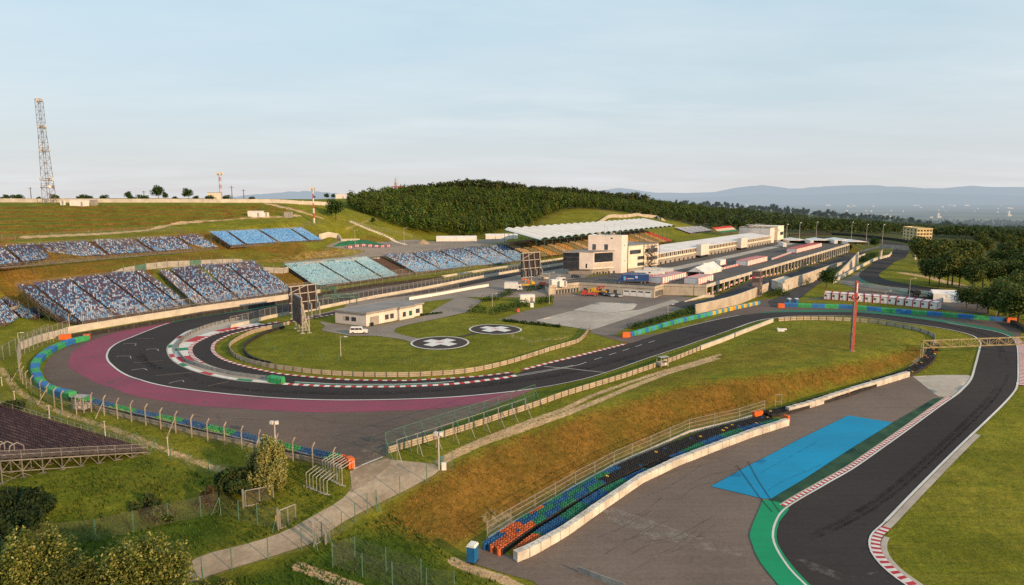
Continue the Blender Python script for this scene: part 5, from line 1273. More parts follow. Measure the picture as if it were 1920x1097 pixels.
# yellow-green crowns at the wood's edge
tE = tree_proto('deciduous_tree', 'light yellow green tree standing out at the right edge of the hillside wood', 'tree', 11, 9, 1500, .42, [(.12, .14, .02), (.16, .17, .03), (.09, .11, .02)], None, .25, 41, 9)
put(tE, [(1024,412)], used=[False], smin=1, smax=1)
dup(tE, (G(890,440)[0], G(890,440)[1] + 40, hz(G(890,440)[0], G(890,440)[1] + 40)), 1, 'small yellowish tree inside the hillside wood', .7)
# --- foreground trees
def big_bush(name, label, cat, base, h, w, n, leaf, cols, seed, lobes, openb=.15, stems=7, spire=False, group=None):
    rng = np.random.default_rng(seed); t = thing(name, label, cat, base, 0, group); lb = []; tk = MB(); b = np.array(base)
    for i in range(lobes):
        a = rng.random() * 6.28; rr = w * .5 * rng.random() ** .6; z = h * (openb + (1 - openb) * (1 - .55 * (rr / (w * .5)) ** 1.5) * (.3 + .6 * rng.random())); s = w * (.10 + .09 * rng.random())
        c = b + [rr * math.cos(a), rr * math.sin(a), z]; lb.append((*c, s * (.7 if spire else 1), s * (.7 if spire else 1), s * (2.0 if spire else 1.0)))
        if i < stems * 3: tk.tube(b + [0, 0, -.3], b + [rr * .35 * math.cos(a), rr * .35 * math.sin(a), z * .5], .16, .09, 6, caps=False); tk.tube(b + [rr * .35 * math.cos(a), rr * .35 * math.sin(a), z * .5], c + [0, 0, s], .09, .025, 5, caps=False)
    V, C = leaf_cloud(n, lb, leaf, rng, cols, shape=.8 if spire else 1.0)
    tk.build('trunk', M['bark'], t); V = V - b; mesh_from('crown', V, C, M['leaf'], t); return t
ol2 = [(.115, .135, .020), (.165, .175, .030), (.080, .105, .016), (.30, .27, .08), (.055, .078, .014)]
big_bush('foreground_tree', 'olive tree crown at the bottom left corner of the photo', 'tree', at(66,1155,-5), 9.4, 9.4, 20000, .15, ol2, 51, 56, .2, spire=True)
big_bush('foreground_tree', 'olive tree crown beside the gravel road at the bottom edge', 'tree', at(268,1168,-5.2), 9.0, 10.4, 24000, .15, ol2, 52, 64, .2, spire=True)
big_bush('foreground_tree', 'darker olive tree crown between the two bottom left ones', 'tree', at(158,1185,-5.2), 7.4, 8.0, 16000, .15, [(.07, .085, .014), (.10, .105, .02), (.14, .14, .03), (.05, .064, .012)], 62, 48, .2, spire=True)
big_bush('foreground_shrub', 'small leafy bush at the bottom edge next to the gravel road', 'shrub', at(395,1118,-6), 1.6, 4.5, 3500, .13, ol2, 53, 20, .1)
big_bush('willow_tree', 'pale yellow green willow beside the access road', 'tree', G(500,915), 8.4, 6.8, 15000, .17, [(.22, .215, .06), (.28, .26, .08), (.15, .16, .04), (.34, .31, .11)], 54, 40, .12, spire=True)
big_bush('shrub', 'dark green bush left of the pale willow', 'shrub', G(452,925), 5.0, 6.0, 7000, .17, DARKS + GREENS[:1], 55, 26, .1)
big_bush('shrub', 'brownish bare bush on the slope left of the dark bush', 'shrub', G(397,950), 3.2, 3.4, 2500, .14, [(.10, .065, .030), (.075, .055, .025), (.055, .055, .02)], 56, 14, .1)
big_bush('shrub', 'dark shaded bush at the left frame edge below the maroon stand', 'shrub', G(18,990), 5.5, 9.0, 9000, .20, [(.016, .030, .010), (.024, .042, .012)], 57, 30, .05)
big_bush('shrub', 'small yellow green bush by the fence on the grass slope', 'shrub', G(302,978), 2.2, 3.8, 2600, .14, OLIVES + GREENS, 58, 14, .05)
big_bush('shrub', 'dark low bush on the grass slope beside the yellow green one', 'shrub', G(272,955), 2.2, 3.4, 2200, .15, DARKS, 59, 12, .05)
big_bush('shrub', 'small dark bush behind the corner of the maroon stand fence', 'shrub', G(20,768), 2.2, 4.5, 2000, .17, DARKS, 60, 12, .05)
# --- hedges
def hedge(label, px, h, w, cols=None, n=60):
    P = resample(GL(px), 1.0); rng = np.random.default_rng(int(px[0][0])); mid = P[len(P) // 2]
    t = thing('hedge', label, 'hedge', (mid[0], mid[1], hz(*mid))); lb = []
    for p in P:
        hh = 1.2 * h * rng.uniform(.75, 1.15); lb.append((p[0] + rng.uniform(-.2, .2), p[1] + rng.uniform(-.2, .2), hz(*p) + hh * .5, w * .55, w * .55, hh * .58))
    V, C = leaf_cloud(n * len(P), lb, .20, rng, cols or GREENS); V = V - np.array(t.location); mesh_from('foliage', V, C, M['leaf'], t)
    s = MB(); 
    for p in P[::2]: s.bar((p[0], p[1], hz(*p) - .2), (p[0], p[1], hz(*p) + h * .6), .08)
    s.build('stem', M['bark'], t); return t
for lb, px, h, w in (('clipped hedge nearest the helipad by the car park corner', [(880,588),(908,586)], 2.4, 2.4), ('long hedge with gaps along the car park, left of the white cabin', [(922,590),(950,584),(988,573)], 2.6, 2.4), ('short hedge at the car park beside the lamp pole', [(1010,571),(1034,565)], 2.2, 1.8),
    ('low hedge on the grass strip behind the helipad hedges', [(905,566),(934,562)], 1.8, 3), ('round hedge block left of the white cabin', [(940,558),(959,552)], 2.3, 3.5), ('hedge in front of the red car near the pit entry', [(988,547),(1022,540)], 1.8, 3.4),
    ('low hedge at the foot of the car park next to the farther helipad', [(945,603),(980,607),(1048,614)], .9, 1.2), ('low hedge strip beside the white building end', [(792,592),(826,588)], .6, 1.4),
    ('long hedge strip between the car park and the coloured tyre barrier', [(1186,617),(1230,605),(1275,593),(1300,588)], 1.6, 3.6), ('bushy hedge at the end of the curved concrete wall', [(1292,588),(1314,582)], 2.4, 3.2),
    ('wild bushes beside the banner tower', [(1440,558),(1462,552),(1475,556)], 2.6, 4), ('wild bushes in front of the flat-roofed concrete box', [(1495,536),(1515,533)], 2.6, 4), ('scrub in front of the black truck', [(1732,561),(1752,563)], 1.6, 3), ('dark scrub on the bank below the footbridge', [(1615,492),(1640,480)], 2.2, 6)):
    hedge(lb, px, h, w)
# --- far hills on the horizon
def ridge(name, prof, Y, base, seed):
    rng = np.random.default_rng(seed); xs = np.linspace(prof[0][0], prof[-1][0], 160); ys = np.interp(xs, [p[0] for p in prof], [p[1] for p in prof])
    ys += np.interp(xs, np.linspace(xs[0], xs[-1], 50), rng.normal(0, .55, 50)) + np.interp(xs, np.linspace(xs[0], xs[-1], 150), rng.normal(0, .2, 150))
    mb = MB(); top = [atY(a, b, Y) for a, b in zip(xs, ys)]; mid = [atY(a, (b + base) / 2 + 1, Y * .93) for a, b in zip(xs, ys)]; bot = [np.array([p[0] * .85, Y * .85, -110.]) for p in top]; back = [np.array([p[0] * 1.1, Y * 1.1, -110.]) for p in top]
    mb.strip(bot, mid); mb.strip(mid, top); mb.strip(top, back)
    m, nt, b, out = new_mat(name); nt.links.new(mixc(nt, ramp(nt, noise(nt, wpos(nt), .0006, 6), .3, .7), (.04, .06, .03), (.12, .12, .06)), b.inputs['Base Color']); b.inputs['Roughness'].default_value = 1
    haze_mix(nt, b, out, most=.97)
    o = mb.build('hills', m, None, True); o['kind'] = 'structure'
ridge('hill_haze', [(980,372),(1060,366),(1110,360),(1160,352),(1185,355),(1225,361),(1290,362),(1340,360),(1380,352),(1430,347),(1480,353),(1530,352),(1580,348),(1640,347),(1700,351),(1760,353),(1820,349),(1880,351),(1960,352),(2100,355)], 19000, 388, 1)
ridge('hill_haze', [(1180,376),(1260,371),(1340,369),(1420,364),(1500,366),(1600,362),(1700,360),(1800,364),(1900,366),(2050,368)], 12500, 390, 2)
ridge('hill_haze', [(380,374),(440,368),(490,364),(545,359),(575,358),(610,360),(650,366),(720,370)], 16000, 374, 3)
# scattered houses in the plain
M['farhouse'] = noisy('far_house', (.45, .42, .38), (.6, .56, .5), .01, .8)
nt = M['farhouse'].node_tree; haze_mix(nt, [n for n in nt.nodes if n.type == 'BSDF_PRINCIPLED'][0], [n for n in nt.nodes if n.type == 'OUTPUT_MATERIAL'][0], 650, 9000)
rs = random.Random(11)
for k in range(48):
    px, py = rs.uniform(1380, 1919), rs.choice([rs.uniform(385, 389), rs.uniform(389, 396), rs.uniform(396, 410)]); p = at(px, py, -92); 
    if p[1] > 11000: continue
    sc = p[1] / 1281; t = thing('town_house', 'tiny pale building in the hazy town on the plain', 'house', (p[0], p[1], hz(p[0], p[1])), 0, 'town buildings on the plain')
    mb = MB(); wd = rs.uniform(4, 14) * sc if py < 391 else rs.uniform(2.5, 6) * sc; hh = rs.uniform(1.0, 2.2) * sc; z = hz(p[0], p[1]); mb.box((p[0], p[1], z + hh / 2), (wd, wd * .6, hh), rs.random()); mb.build('wall', M['farhouse'], t)
    r = MB(); r.box((p[0], p[1], z + hh + .2 * sc), (wd * 1.02, wd * .62, .4 * sc), 0, taper=.6); r.build('roof', M['farhouse'], t)
for (px, py, h, lb) in ((1891,402,10,'slender brick tower block far out on the plain'),(1759,405,9,'pale slim tower far out on the plain, left of the brick one')):
    p = at(px, py, -80); sc = p[1] / 1281; t = thing('distant_tower', lb, 'tower', (p[0], p[1], hz(p[0], p[1]))); mb = MB(); z = hz(p[0], p[1]); mb.box((p[0], p[1], z + h * sc / 2), (3.2 * sc, 3.2 * sc, h * sc)); mb.box((p[0] + 3 * sc, p[1], z + 1.5 * sc), (5 * sc, 3 * sc, 3 * sc)); mb.build('shaft', M['farhouse'], t)
# ---------------------------------------------------------------- barriers, fences, posts
def Wpts(px, dz=0.0): return [G(a, b, dz)[:2] for a, b in px]
def fence(name, label, P, h, step=3.0, w=.09, mat='steel', mesh='mesh', rails=(1.0,), crank=0.0, base=0.0, m0=.05, group=None, brace=0, braceside=1, cat='fence', z_mesh=True, at_pts=False, lean_side=1, postmat=None):
    P = [np.array(p[:2], float) for p in P]; Q = P if at_pts else resample(P, step); mid = Q[len(Q) // 2]
    t = thing(name, label, cat, (mid[0], mid[1], hz(*mid)), 0, group); pm = M[postmat or mat]
    Nn = normals(Q); proto = None
    for i, (q, nn) in enumerate(zip(Q, Nn)):
        z = hz(*q)
        if i >= 100: break
        mb = MB()
        if crank: mb.bar((0, 0, -.2), (0, 0, h * .84), w); e = nn * lean_side * crank; mb.bar((0, 0, h * .84), (e[0], e[1], h), w)
        else: mb.bar((0, 0, -.2), (0, 0, h), w)
        if brace and i % brace == 0: e = -nn * braceside * h * .45; mb.bar((0, 0, h * .72), (e[0], e[1], .0), w * .8)
        if proto is None or crank or brace:
            mb.v = [(v[0] + q[0], v[1] + q[1], v[2] + z + base) for v in mb.v]; o = mb.build('post', pm, t)
            if proto is None: proto = o; p0 = (q, z)
        else:
            o = proto.copy(); COL.objects.link(o); o.parent = t; o.location = (q[0] - p0[0][0], q[1] - p0[0][1], z - p0[1])
    if rails:
        rb = MB()
        for i in range(len(Q) - 1):
            for r in rails: rb.bar((*Q[i], hz(*Q[i]) + base + h * (.84 if crank and r == 1 else r) - w * .4), (*Q[i + 1], hz(*Q[i + 1]) + base + h * (.84 if crank and r == 1 else r) - w * .4), w * .55)
        rb.build('rail', M[mat], t)
    if mesh:
        mm = MB()
        for i in range(len(Q) - 1):
            a, b = hz(*Q[i]) + base, hz(*Q[i + 1]) + base; mm.quad((*Q[i], a + m0), (*Q[i + 1], b + m0), (*Q[i + 1], b + h * (.84 if crank else 1)), (*Q[i], a + h * (.84 if crank else 1)))
        mm.build('wire_mesh', M[mesh], t)
    return t
M['post_tan'] = noisy('tan_concrete_post', (.27, .22, .17), (.38, .32, .25), 1.5, .85, 3)
M['guard'] = noisy('timbered_guardrail', (.34, .27, .19), (.47, .39, .29), .6, .7, 5, fine=.12)
M['guard_g'] = noisy('grey_guardrail', (.24, .24, .23), (.34, .34, .33), .6, .5, 4, metal=.3)
M['darkwall'] = noisy('dark_belt', (.022, .020, .019), (.045, .040, .036), .8, .85, 5)
M['paintwall'] = vcol('painted_belting', .6, .22, .9)
M['tyre'] = vcol('painted_tyres', .7, .25, 2.0)
def guardrail(name, label, P, h=1.0, mat='guard', rails=3, step=2.0, side=1, postmat='steel_dark', th=.07):
    Q = resample(P, step); mid = Q[len(Q) // 2]; t = thing(name, label, 'guardrail', (mid[0], mid[1], hz(*mid))); Nn = normals(Q); proto = None
    for i, q in enumerate(Q[:100]):
        z = hz(*q); p = q + Nn[i] * side * .12
        if proto is None: mb = MB(); mb.box((p[0], p[1], z + h * .45), (.14, .14, h * 1.1)); proto = mb.build('post', M[postmat], t); p0 = (p, z)
        else: o = proto.copy(); COL.objects.link(o); o.parent = t; o.location = (p[0] - p0[0][0], p[1] - p0[0][1], z - p0[1])
    rb = MB(); rh = h / rails
    for r in range(rails):
        zc = rh * (r + .5); A = Q
        for i in range(len(A) - 1):
            z0, z1 = hz(*A[i]) + zc, hz(*A[i + 1]) + zc
            for dz in (-.20, .20): rb.bar((*A[i], z0 + dz * rh), (*A[i + 1], z1 + dz * rh), th * 1.5, rh * .38)
            rb.bar((*(A[i] + Nn[i] * side * .03), z0), (*(A[i + 1] + Nn[i + 1] * side * .03), z1), th * .7, rh * .5)
    rb.build('rail', M[mat], t); return t
def painted_wall(name, label, P, h, th, cols, dash, cat='tyre barrier', ends=None, group=None):
    """belt-wrapped tyre barrier: fat coloured blocks with a rounded top"""
    Q = resample(P, dash / 3); mid = Q[len(Q) // 2]; t = thing(name, label, cat, (mid[0], mid[1], hz(*mid)), 0, group); Nn = normals(Q); k = 0
    prof = [(-.5, 0), (-.5, .78), (-.38, .97), (-.12, 1.0), (.12, .96), (.38, .99), (.5, .78), (.5, 0)]
    segs = []
    for i in range(0, len(Q) - 1, 3):
        mb = MB(); j1 = min(i + 3, len(Q) - 1); col = cols[k % len(cols)] if not (ends and (i == 0 or j1 >= len(Q) - 1)) else ends; k += 1
        for j in range(i, j1):
            g = .90 + .2 * random.random(); c2 = tuple(x * g for x in col)
            for a, b in zip(prof, prof[1:]):
                def pt(q, nn, p_): return (*(q + nn * p_[0] * th), hz(*q) + p_[1] * h)
                A_, B_ = Q[j], Q[j + 1]; mb.quad(pt(B_, Nn[j + 1], a), pt(A_, Nn[j], a), pt(A_, Nn[j], b), pt(B_, Nn[j + 1], b), c2)
            if j in (i,): pass
        e = Q[i]; mb.quad(*[(*(e + Nn[i] * p_[0] * th), hz(*e) + p_[1] * h) for p_ in (prof[0], prof[2], prof[5], prof[7])], col=col); e = Q[j1]; mb.quad(*[(*(e + Nn[j1] * p_[0] * th), hz(*e) + p_[1] * h) for p_ in (prof[7], prof[5], prof[2], prof[0])], col=col)
        segs.append(mb)
    for m_ in segs[:100]: m_.build('barrier_block', M['paintwall'], t)
    return t
def tyre_ring(n=10, r=.31, hole=.16, h=.21):
    """one tyre: tread, shoulders and a sunken bead"""
    prof = [(r * .90, 0), (r, h * .2), (r, h * .8), (r * .88, h), (hole * 1.15, h * .97), (hole, h * .72)]
    return prof
def tyre_barrier(name, label, P, rows, levels, colf, pitch=.64, belt=True, singles=100, bands=None, side=1):
    Q = resample(P, pitch); mid = Q[len(Q) // 2]; t = thing(name, label, 'tyre barrier', (mid[0], mid[1], hz(*mid))); Nn = normals(Q); rest = MB(); items = []
    for i, q in enumerate(Q):
        for r in range(rows):
            c = q + Nn[i] * (r - (rows - 1) / 2) * pitch * .93 + ((Q[min(i + 1, len(Q) - 1)] - q) * .5 if r % 2 else 0); col = colf(i, r, len(Q))
            items.append((np.hypot(c[0], c[1]), c, col))
    items.sort(key=lambda x: x[0]); n = 9
    for k, (d, c, col) in enumerate(items):
        mb = MB() if k < singles else rest; z = hz(*c) ; 
        g = .75 + .45 * random.random(); col = tuple(x * g for x in col); lv = levels if k % 7 else levels - .25
        H = lv * .2; zj = random.uniform(-.03, .03)
        mb.lathe([(.30, 0), (.30, H - .05), (.265, H + zj), (.20, H + zj - .01), (.175, H - .10)], (c[0], c[1], z), n, col)
        kk = len(mb.v) - n; mb.face(tuple(kk + j for j in range(n)), (.012, .012, .012))
        if k < singles: mb.build('tyre_stack', M['tyre'], t)
    if len(items) > singles: o = rest.build('tyre_rows', M['tyre'], t); o['kind'] = 'stuff'
    if belt:
        b = MB(); A = offset(Q, -side * rows * pitch * .5)
        for i in range(len(A) - 1): b.bar((*A[i], hz(*A[i]) + levels * .09), (*A[i + 1], hz(*A[i + 1]) + levels * .09), .05, levels * .17)
        b.build('belt', M['darkwall'], t)
    return t
BLU, GRN, ORA, BLK, YEL = (.022, .14, .36), (.04, .29, .10), (.62, .10, .015), (.016, .016, .018), (.62, .36, .03)
TBL, TGR, TOR = (.014, .085, .22), (.016, .15, .085), (.44, .10, .03)
# hairpin tyre barrier, painted blue and green
hp_px = [(139,748),(175,758),(225,771),(275,783),(325,793),(400,810),(475,829),(560,849),(648,868)]
def hc(i, r, n): 
    if i > n - 4: return ORA
    return TBL if (i // 10) % 2 else ((.02, .24, .07) if r else (.10, .30, .06))
tyre_barrier('tyre_barrier', 'low barrier of blue and green tyres round the outside of the hairpin run-off', smooth(Wpts(hp_px), 3), 3, 4, hc, .66, side=1)
painted_wall('tyre_barrier', 'curved blue and green belt-wrapped barrier with orange end at the left of the hairpin', smooth(Wpts([(163,637.5),(135,644),(107,654),(84,668),(70,682),(66,697),(72,714),(82,728),(105,739),(137,747)]), 3), 1.35, 1.9, [GRN, BLU], 4.6)
def orange_block(label, p, rz, size=(2.2, 1.0, 1.1)):
    t = thing('orange_block', label, 'barrier'); b = MB(); b.box((0, 0, size[2] / 2), size, taper=.94); b.build('block', M['orange'], t); c = MB(); c.box((0, 0, size[2] + .04), (size[0] * .9, size[1] * .8, .08)); c.build('lid', M['orange'], t); t.location = tuple(float(x) for x in p); t.rotation_euler = (0, 0, rz)
orange_block('orange block in the dark belt behind the left barrier end', G(123,636), .4, (3.0, 1.2, 1.3)); orange_block('orange end block of the curved blue and green barrier', G(163,636), .4, (1.6, 1.8, 1.35))
orange_block('orange block at the near end of the hairpin tyre barrier', G(657,876), .6, (1.0, 1.4, 1.5))
guardrail('guardrail', 'steel guardrail behind the hairpin tyres, running to the stacked gate frames', smooth(Wpts([(134,755),(175,767),(225,781),(325,805),(475,841),(560,861),(640,880)]), 3), .85, 'guard', 2, 2.5)
fence('debris_fence', 'debris fence with cranked pale concrete posts along the outside of the hairpin', Wpts([(39,712),(43,720),(50,728),(60,738),(77,747),(90,755),(103,763),(117,770),(144,778),(172,775),(196,780),(221,786),(247,791),(274,798),(302,806),(330,813),(360,820),(390,828),(422,835),(454,843),(487,851),(520,858),(550,866),(587,876),(626,886)]), 3.9, w=.15, mat='post_tan', mesh='mesh_d', crank=.5, rails=(.5,), at_pts=True, brace=5, lean_side=1)
fence('debris_fence', 'tall close-set fence posts on the concrete wall left of the hairpin entry', Wpts([(36,700),(37,682),(40,668),(55,660),(80,648),(105,640),(128,630)]), 4.6, 2.4, .10, 'steel', 'mesh_d', (1.0,))
fence('fence', 'old fence of square posts at the left frame edge beside the hairpin', Wpts([(-20,690),(8,674),(32,660),(60,645),(92,631)]), 3.6, 4, .11, 'steel', 'mesh', (1.0,))
# wall, belt and fence along the pit straight below the stands
wl = [(41,655),(80,640),(118,630),(135,624.5),(200,613.5),(300,597),(380,584),(480,570),(560,558.5),(600,552)]
wall_thing('track_wall', 'yellowish concrete wall between the hairpin entry and the speckled stands', smooth(Wpts(wl), 3), [1.9] * 28, .4, M['concrete_w'])
def belt(label, px, h, th=.5):
    P = smooth(Wpts(px), 3); mid = P[len(P) // 2]; t = thing('tyre_belt', label, 'tyre barrier', (mid[0], mid[1], hz(*mid))); b = MB(); wall_along(b, P, h, th); b.build('belt', M['darkwall'], t)
    s = MB(); Q = resample(P, 2.5); Nn = normals(Q)
    for q, nn in zip(Q, Nn): s.bar((*(q - nn * th * .52), hz(*q)), (*(q - nn * th * .52), hz(*q) + h * 1.02), .08)
    s.build('strap', M['steel_dark'], t)
belt('black belt-wrapped tyre barrier in front of the yellowish wall', [(134,635),(200,624),(300,607),(400,590),(480,577),(560,564),(653,545),(745,533),(832,523)], 1.2)
fence('debris_fence', 'tall mesh fence on steel posts in front of the speckled and turquoise stands', [ST(s, -25 + max(0, (s + 10)) * .035) for s in range(-140, 100, 6)], 4.6, 4.2, .12, 'steel', 'mesh_d', (.5, 1.0))
wall_thing('track_wall', 'low pale wall on the grass between the pit straight and the blue stand', [ST(8, -14), ST(40, -14), ST(90, -14), ST(200, -14)], [.9] * 4, .3, M['concrete_w'])
# pit wall
wall_thing('pit_wall', 'concrete pit wall under a mesh fence along the start straight', [ST(-112, 8), ST(-95, 4.2), ST(-47, 3.2), ST(0, 3.2), ST(80, 3.4), ST(330, 3.4)], [1.0] * 6, .3, M['concrete_w'])
fence('debris_fence', 'mesh fence with close posts on top of the pit wall', [ST(-112, 8), ST(-95, 4.2), ST(-47, 3.2), ST(0, 3.2), ST(80, 3.4)], 2.6, 2.4, .13, 'steel', 'mesh_d', (1.0,), base=1.0)
wall_thing('pit_wall', 'white concrete wall between the pit entry road and the apron', smooth(Wpts([(767,563),(810,556),(855,548),(890,541.5),(916,537.5)]), 3), [1.1] * 14, .35, M['white'])
fence('fence', 'open fence of thin posts in front of the white pit entry wall', smooth(Wpts([(650,581),(700,572),(770,562),(860,547)]), 3), 3.0, 4.2, .09, 'steel', 'mesh', (1.0,))
# panel wall on top of the lower stands
pw = [(-20,543),(0,538),(55,528.5),(120,521),(187,513.5),(250,507),(310,501),(365,497),(422,493),(455,490.5),(493,498),(525,496.5),(585,489),(653,483),(712,478.5)]
def panel_wall(label, zs, px, gap=4.4):
    P = [at(a, b, z)[:2] for (a, b), z in zip(px, zs)]; Q = resample(P, gap); mid = Q[len(Q) // 2]; t = thing('panel_fence', label, 'fence', (mid[0], mid[1], hz(*mid)))
    for i in range(len(Q) - 1):
        d = (Q[i + 1] - Q[i]); mb = MB(); mb.bar((*(Q[i] + d * .03), hz(*Q[i]) + 1.15), (*(Q[i + 1] - d * .03), hz(*Q[i + 1]) + 1.15), .12, 2.5)
        mb.build('gate_panel' if i % 5 == 3 else 'panel', M['post_green'] if i % 5 == 3 else M['sheetmetal'], t)
        p = MB(); p.bar((*Q[i], hz(*Q[i])), (*Q[i], hz(*Q[i]) + 3.6), .1); p.build('post', M['steel'], t)
M['sheetmetal'] = noisy('pale_sheet_metal', (.26, .245, .22), (.38, .36, .33), .5, .6, 5, fine=.06)
panel_wall('pale sheet metal fence with green gates along the top of the lower speckled stands', [12.4] * 10, pw[:10]); panel_wall('pale sheet metal fence behind the turquoise stand', [11.2] * 5, pw[10:])
fence('fence', 'mesh fence on the grass terrace in front of the bright blue stand', [at(a, b, z)[:2] for a, b, z in ((430,485,14.5),(470,483,14.8),(520,478.5,15.2),(560,474,15.2),(600,468,14.8),(640,460,14))], 2.6, 5, .09, 'steel', 'mesh', ())
fence('fence', 'thin mesh fence behind the upper speckled stand at the foot of the terraces', [atY(a, b, Y)[:2] for a, b, Y in ((-20,462,250),(100,453,275),(200,447,295),(320,439,318),(380,434,318))], 2.4, 5, .08, 'steel', 'mesh', ())
fence('fence', 'mesh fence above the bright blue stand on the hillside', [atY(a, b, Y)[:2] for a, b, Y in ((395,436,318),(480,431,342),(560,426,362),(600,420,380))], 2.4, 5, .08, 'steel', 'mesh', ())
fence('fence', 'long mesh fence along the edge of the service yard behind the stands', [ST(s, -64 - .04 * s) for s in range(-20, 110, 10)], 3.0, 5, .09, 'steel', 'mesh', (1.0,))
fence('fence', 'mesh fence on the meadow below the left edge of the wood', [G(a, b)[:2] for a, b in ((655,420),(690,428),(730,436),(770,444),(790,452))], 2.2, 6, .1, 'steel', 'mesh', ())
# guardrails of the infield
guardrail('guardrail', 'triple guardrail curving round the helipad infield', smooth(Wpts([(542,609),(490,621),(455,634),(434,647),(430,657),(442,671),(467,681),(505,690),(555,697),(605,702.5),(680,706.5),(755,707),(800,705.5),(869,700.5),(926,690),(977,676),(1029,659),(1070,647),(1087,641),(1100,627),(1105,617)]), 3), 1.15, 'guard', 3, 2.5, -1)
belt('low dark belt inside the infield guardrail at its tight left end', [(533,615),(498,626),(468,642),(457,655),(464,668),(480,677),(510,685)], .8, .4)
fence('fence', 'sparse fence of thin green stakes round the helipad meadow', Wpts([(500,640),(497,652),(517,663),(555,671),(596,676.5),(627,680),(659,682),(707,683),(752,683),(814,682),(854,680),(890,675),(935,666),(983,652.5),(1029,640),(1066,627)]), 1.9, 5.2, .075, 'post_green', None, ())
# island wall between the pit entry and the hairpin
isw = [(462,597.5),(420,605.5),(380,617),(350,631),(338,643),(333,655),(336,666),(352,681),(380,691),(425,702),(470,709),(505,713)]
guardrail('guardrail', 'grey guardrail on the painted island between the two hairpin lanes', smooth(Wpts(isw), 3), 1.0, 'guard_g', 3, 2.0, 1, th=.06)
painted_wall('crash_cushion', 'short fat green and blue crash cushion at the tip of the hairpin island', Wpts([(507,716),(519,718.5),(531,720)]), 1.5, 1.6, [GRN, (.03, .30, .12)], 1.2)
# outer rail and debris fence along the straight after the hairpin
rb_ = [(727,851),(800,829),(870,808),(950,781),(1004,763),(1052,745.5),(1098,731),(1167,710),(1231,688),(1275,672),(1312,657)]
guardrail('guardrail', 'long cream guardrail with dark posts along the dirt track crest', smooth(Wpts(rb_), 3), 1.15, 'guard', 3, 2.2, -1)
fence('debris_fence', 'tall braced debris fence between the magenta run-off and the cream guardrail', smooth(Wpts([(724,856),(790,832),(860,808),(930,784),(1003,757)]), 3), 3.9, 3.6, .11, 'post_green', 'mesh_g', (.5, 1.0), brace=1, braceside=1)
fence('debris_fence', 'outer frame of the braced debris fence, on the dirt track side', smooth(Wpts([(745,864),(800,846),(870,822),(940,797),(985,781)]), 3), 3.4, 3.6, .10, 'steel', None, (1.0,), brace=1, braceside=1)
wall_thing('plateau_wall', 'long pale concrete wall on the infield plateau beside the straight', smooth(Wpts([(1313,656.5),(1350,643),(1397,624),(1449,604)]), 3), [1.05] * 10, .4, M['concrete_w'])
guardrail('guardrail', 'tan guardrail with short panels along the far curve of the infield plateau', smooth(Wpts([(1459,603),(1490,601),(1521,600.5),(1578,602),(1634,606),(1662,610)]), 3), 1.3, 'guard', 2, 2.6, -1)
guardrail('guardrail', 'grey guardrail curving down to the black tyres at the right of the plateau', smooth(Wpts([(1662,610),(1691,615),(1733,625),(1752,634),(1752,645),(1748,655)]), 3), 1.2, 'guard_g', 3, 2.6, -1)
# foreground: fence, two tyre bands, concrete blocks
f_px = [(914,1015),(958,987),(1003,960.5),(1041,938),(1079,915),(1115,895.5),(1151,875.5),(1185,860),(1220,845),(1256,828.5),(1292,812),(1339,801),(1386,790),(1433,775)]
fence('barrier_fence', 'steel mesh fence on a pale kerb behind the foreground tyre barrier', Wpts(f_px), 2.3, 3, .10, 'steel', 'mesh', (.35, .68, 1.0), base=.45, at_pts=True)
wall_thing('kerb_wall', 'low pale concrete kerb under the foreground mesh fence', Wpts(f_px), [.5] * 14, .35, M['concrete_w'], cap=False)
def zc(dz): return lambda px: [G(a, b, dz)[:2] for a, b in px]
def bandc(i, r, n):
    u = i / n
    if u < .045: return TBL if r > 2 else TOR
    if u < .11: return TOR if (u < .095 or r < 2) and random.random() < .93 else TBL
    if u < .20 and r == 4 and .14 < u < .18: return TOR
    if u < .36: return TBL if ((i // 6) + (r // 2)) % 2 else TGR
    if u < .44 and r > 2: return TGR if (i // 6) % 2 else TBL
    return BLK if random.random() < .95 else (YEL if random.random() < .5 else TBL)
tyre_barrier('tyre_barrier', 'wide rear band of foreground tyres, orange and blue at the near end then black', smooth(zc(1.0)([(922,1022),(955,999),(985,979),(1057,936),(1129,896),(1202,862),(1274,833),(1346,806),(1400,792),(1440,782)]), 3), 5, 5, bandc, .62, side=1)
def bandf(i, r, n):
    u = i / n
    if u < .06: return TOR
    if .47 < u < .56: return BLK
    return TBL if (i // 9) % 2 else TGR
tyre_barrier('tyre_barrier', 'narrow front band of blue and green tyres behind the white concrete blocks', smooth(zc(1.0)([(972,1031),(1025,990),(1057,970),(1129,922),(1202,886),(1274,851.5),(1346,820),(1410,799),(1466,786)]), 3), 3, 5, bandf, .62, side=1)
tyre_barrier('tyre_barrier', 'long black tyre barrier curving from the second concrete wall up to the plateau corner', smooth(zc(.9)([(1437,772),(1473,765),(1530,748),(1580,734),(1640,714),(1700,695),(1728,681),(1742,668),(1748,653),(1751,642)]), 3), 4, 4, lambda i, r, n: (BLK if random.random() < .93 else random.choice([YEL, TBL, ORA, TGR])), .64, side=1)
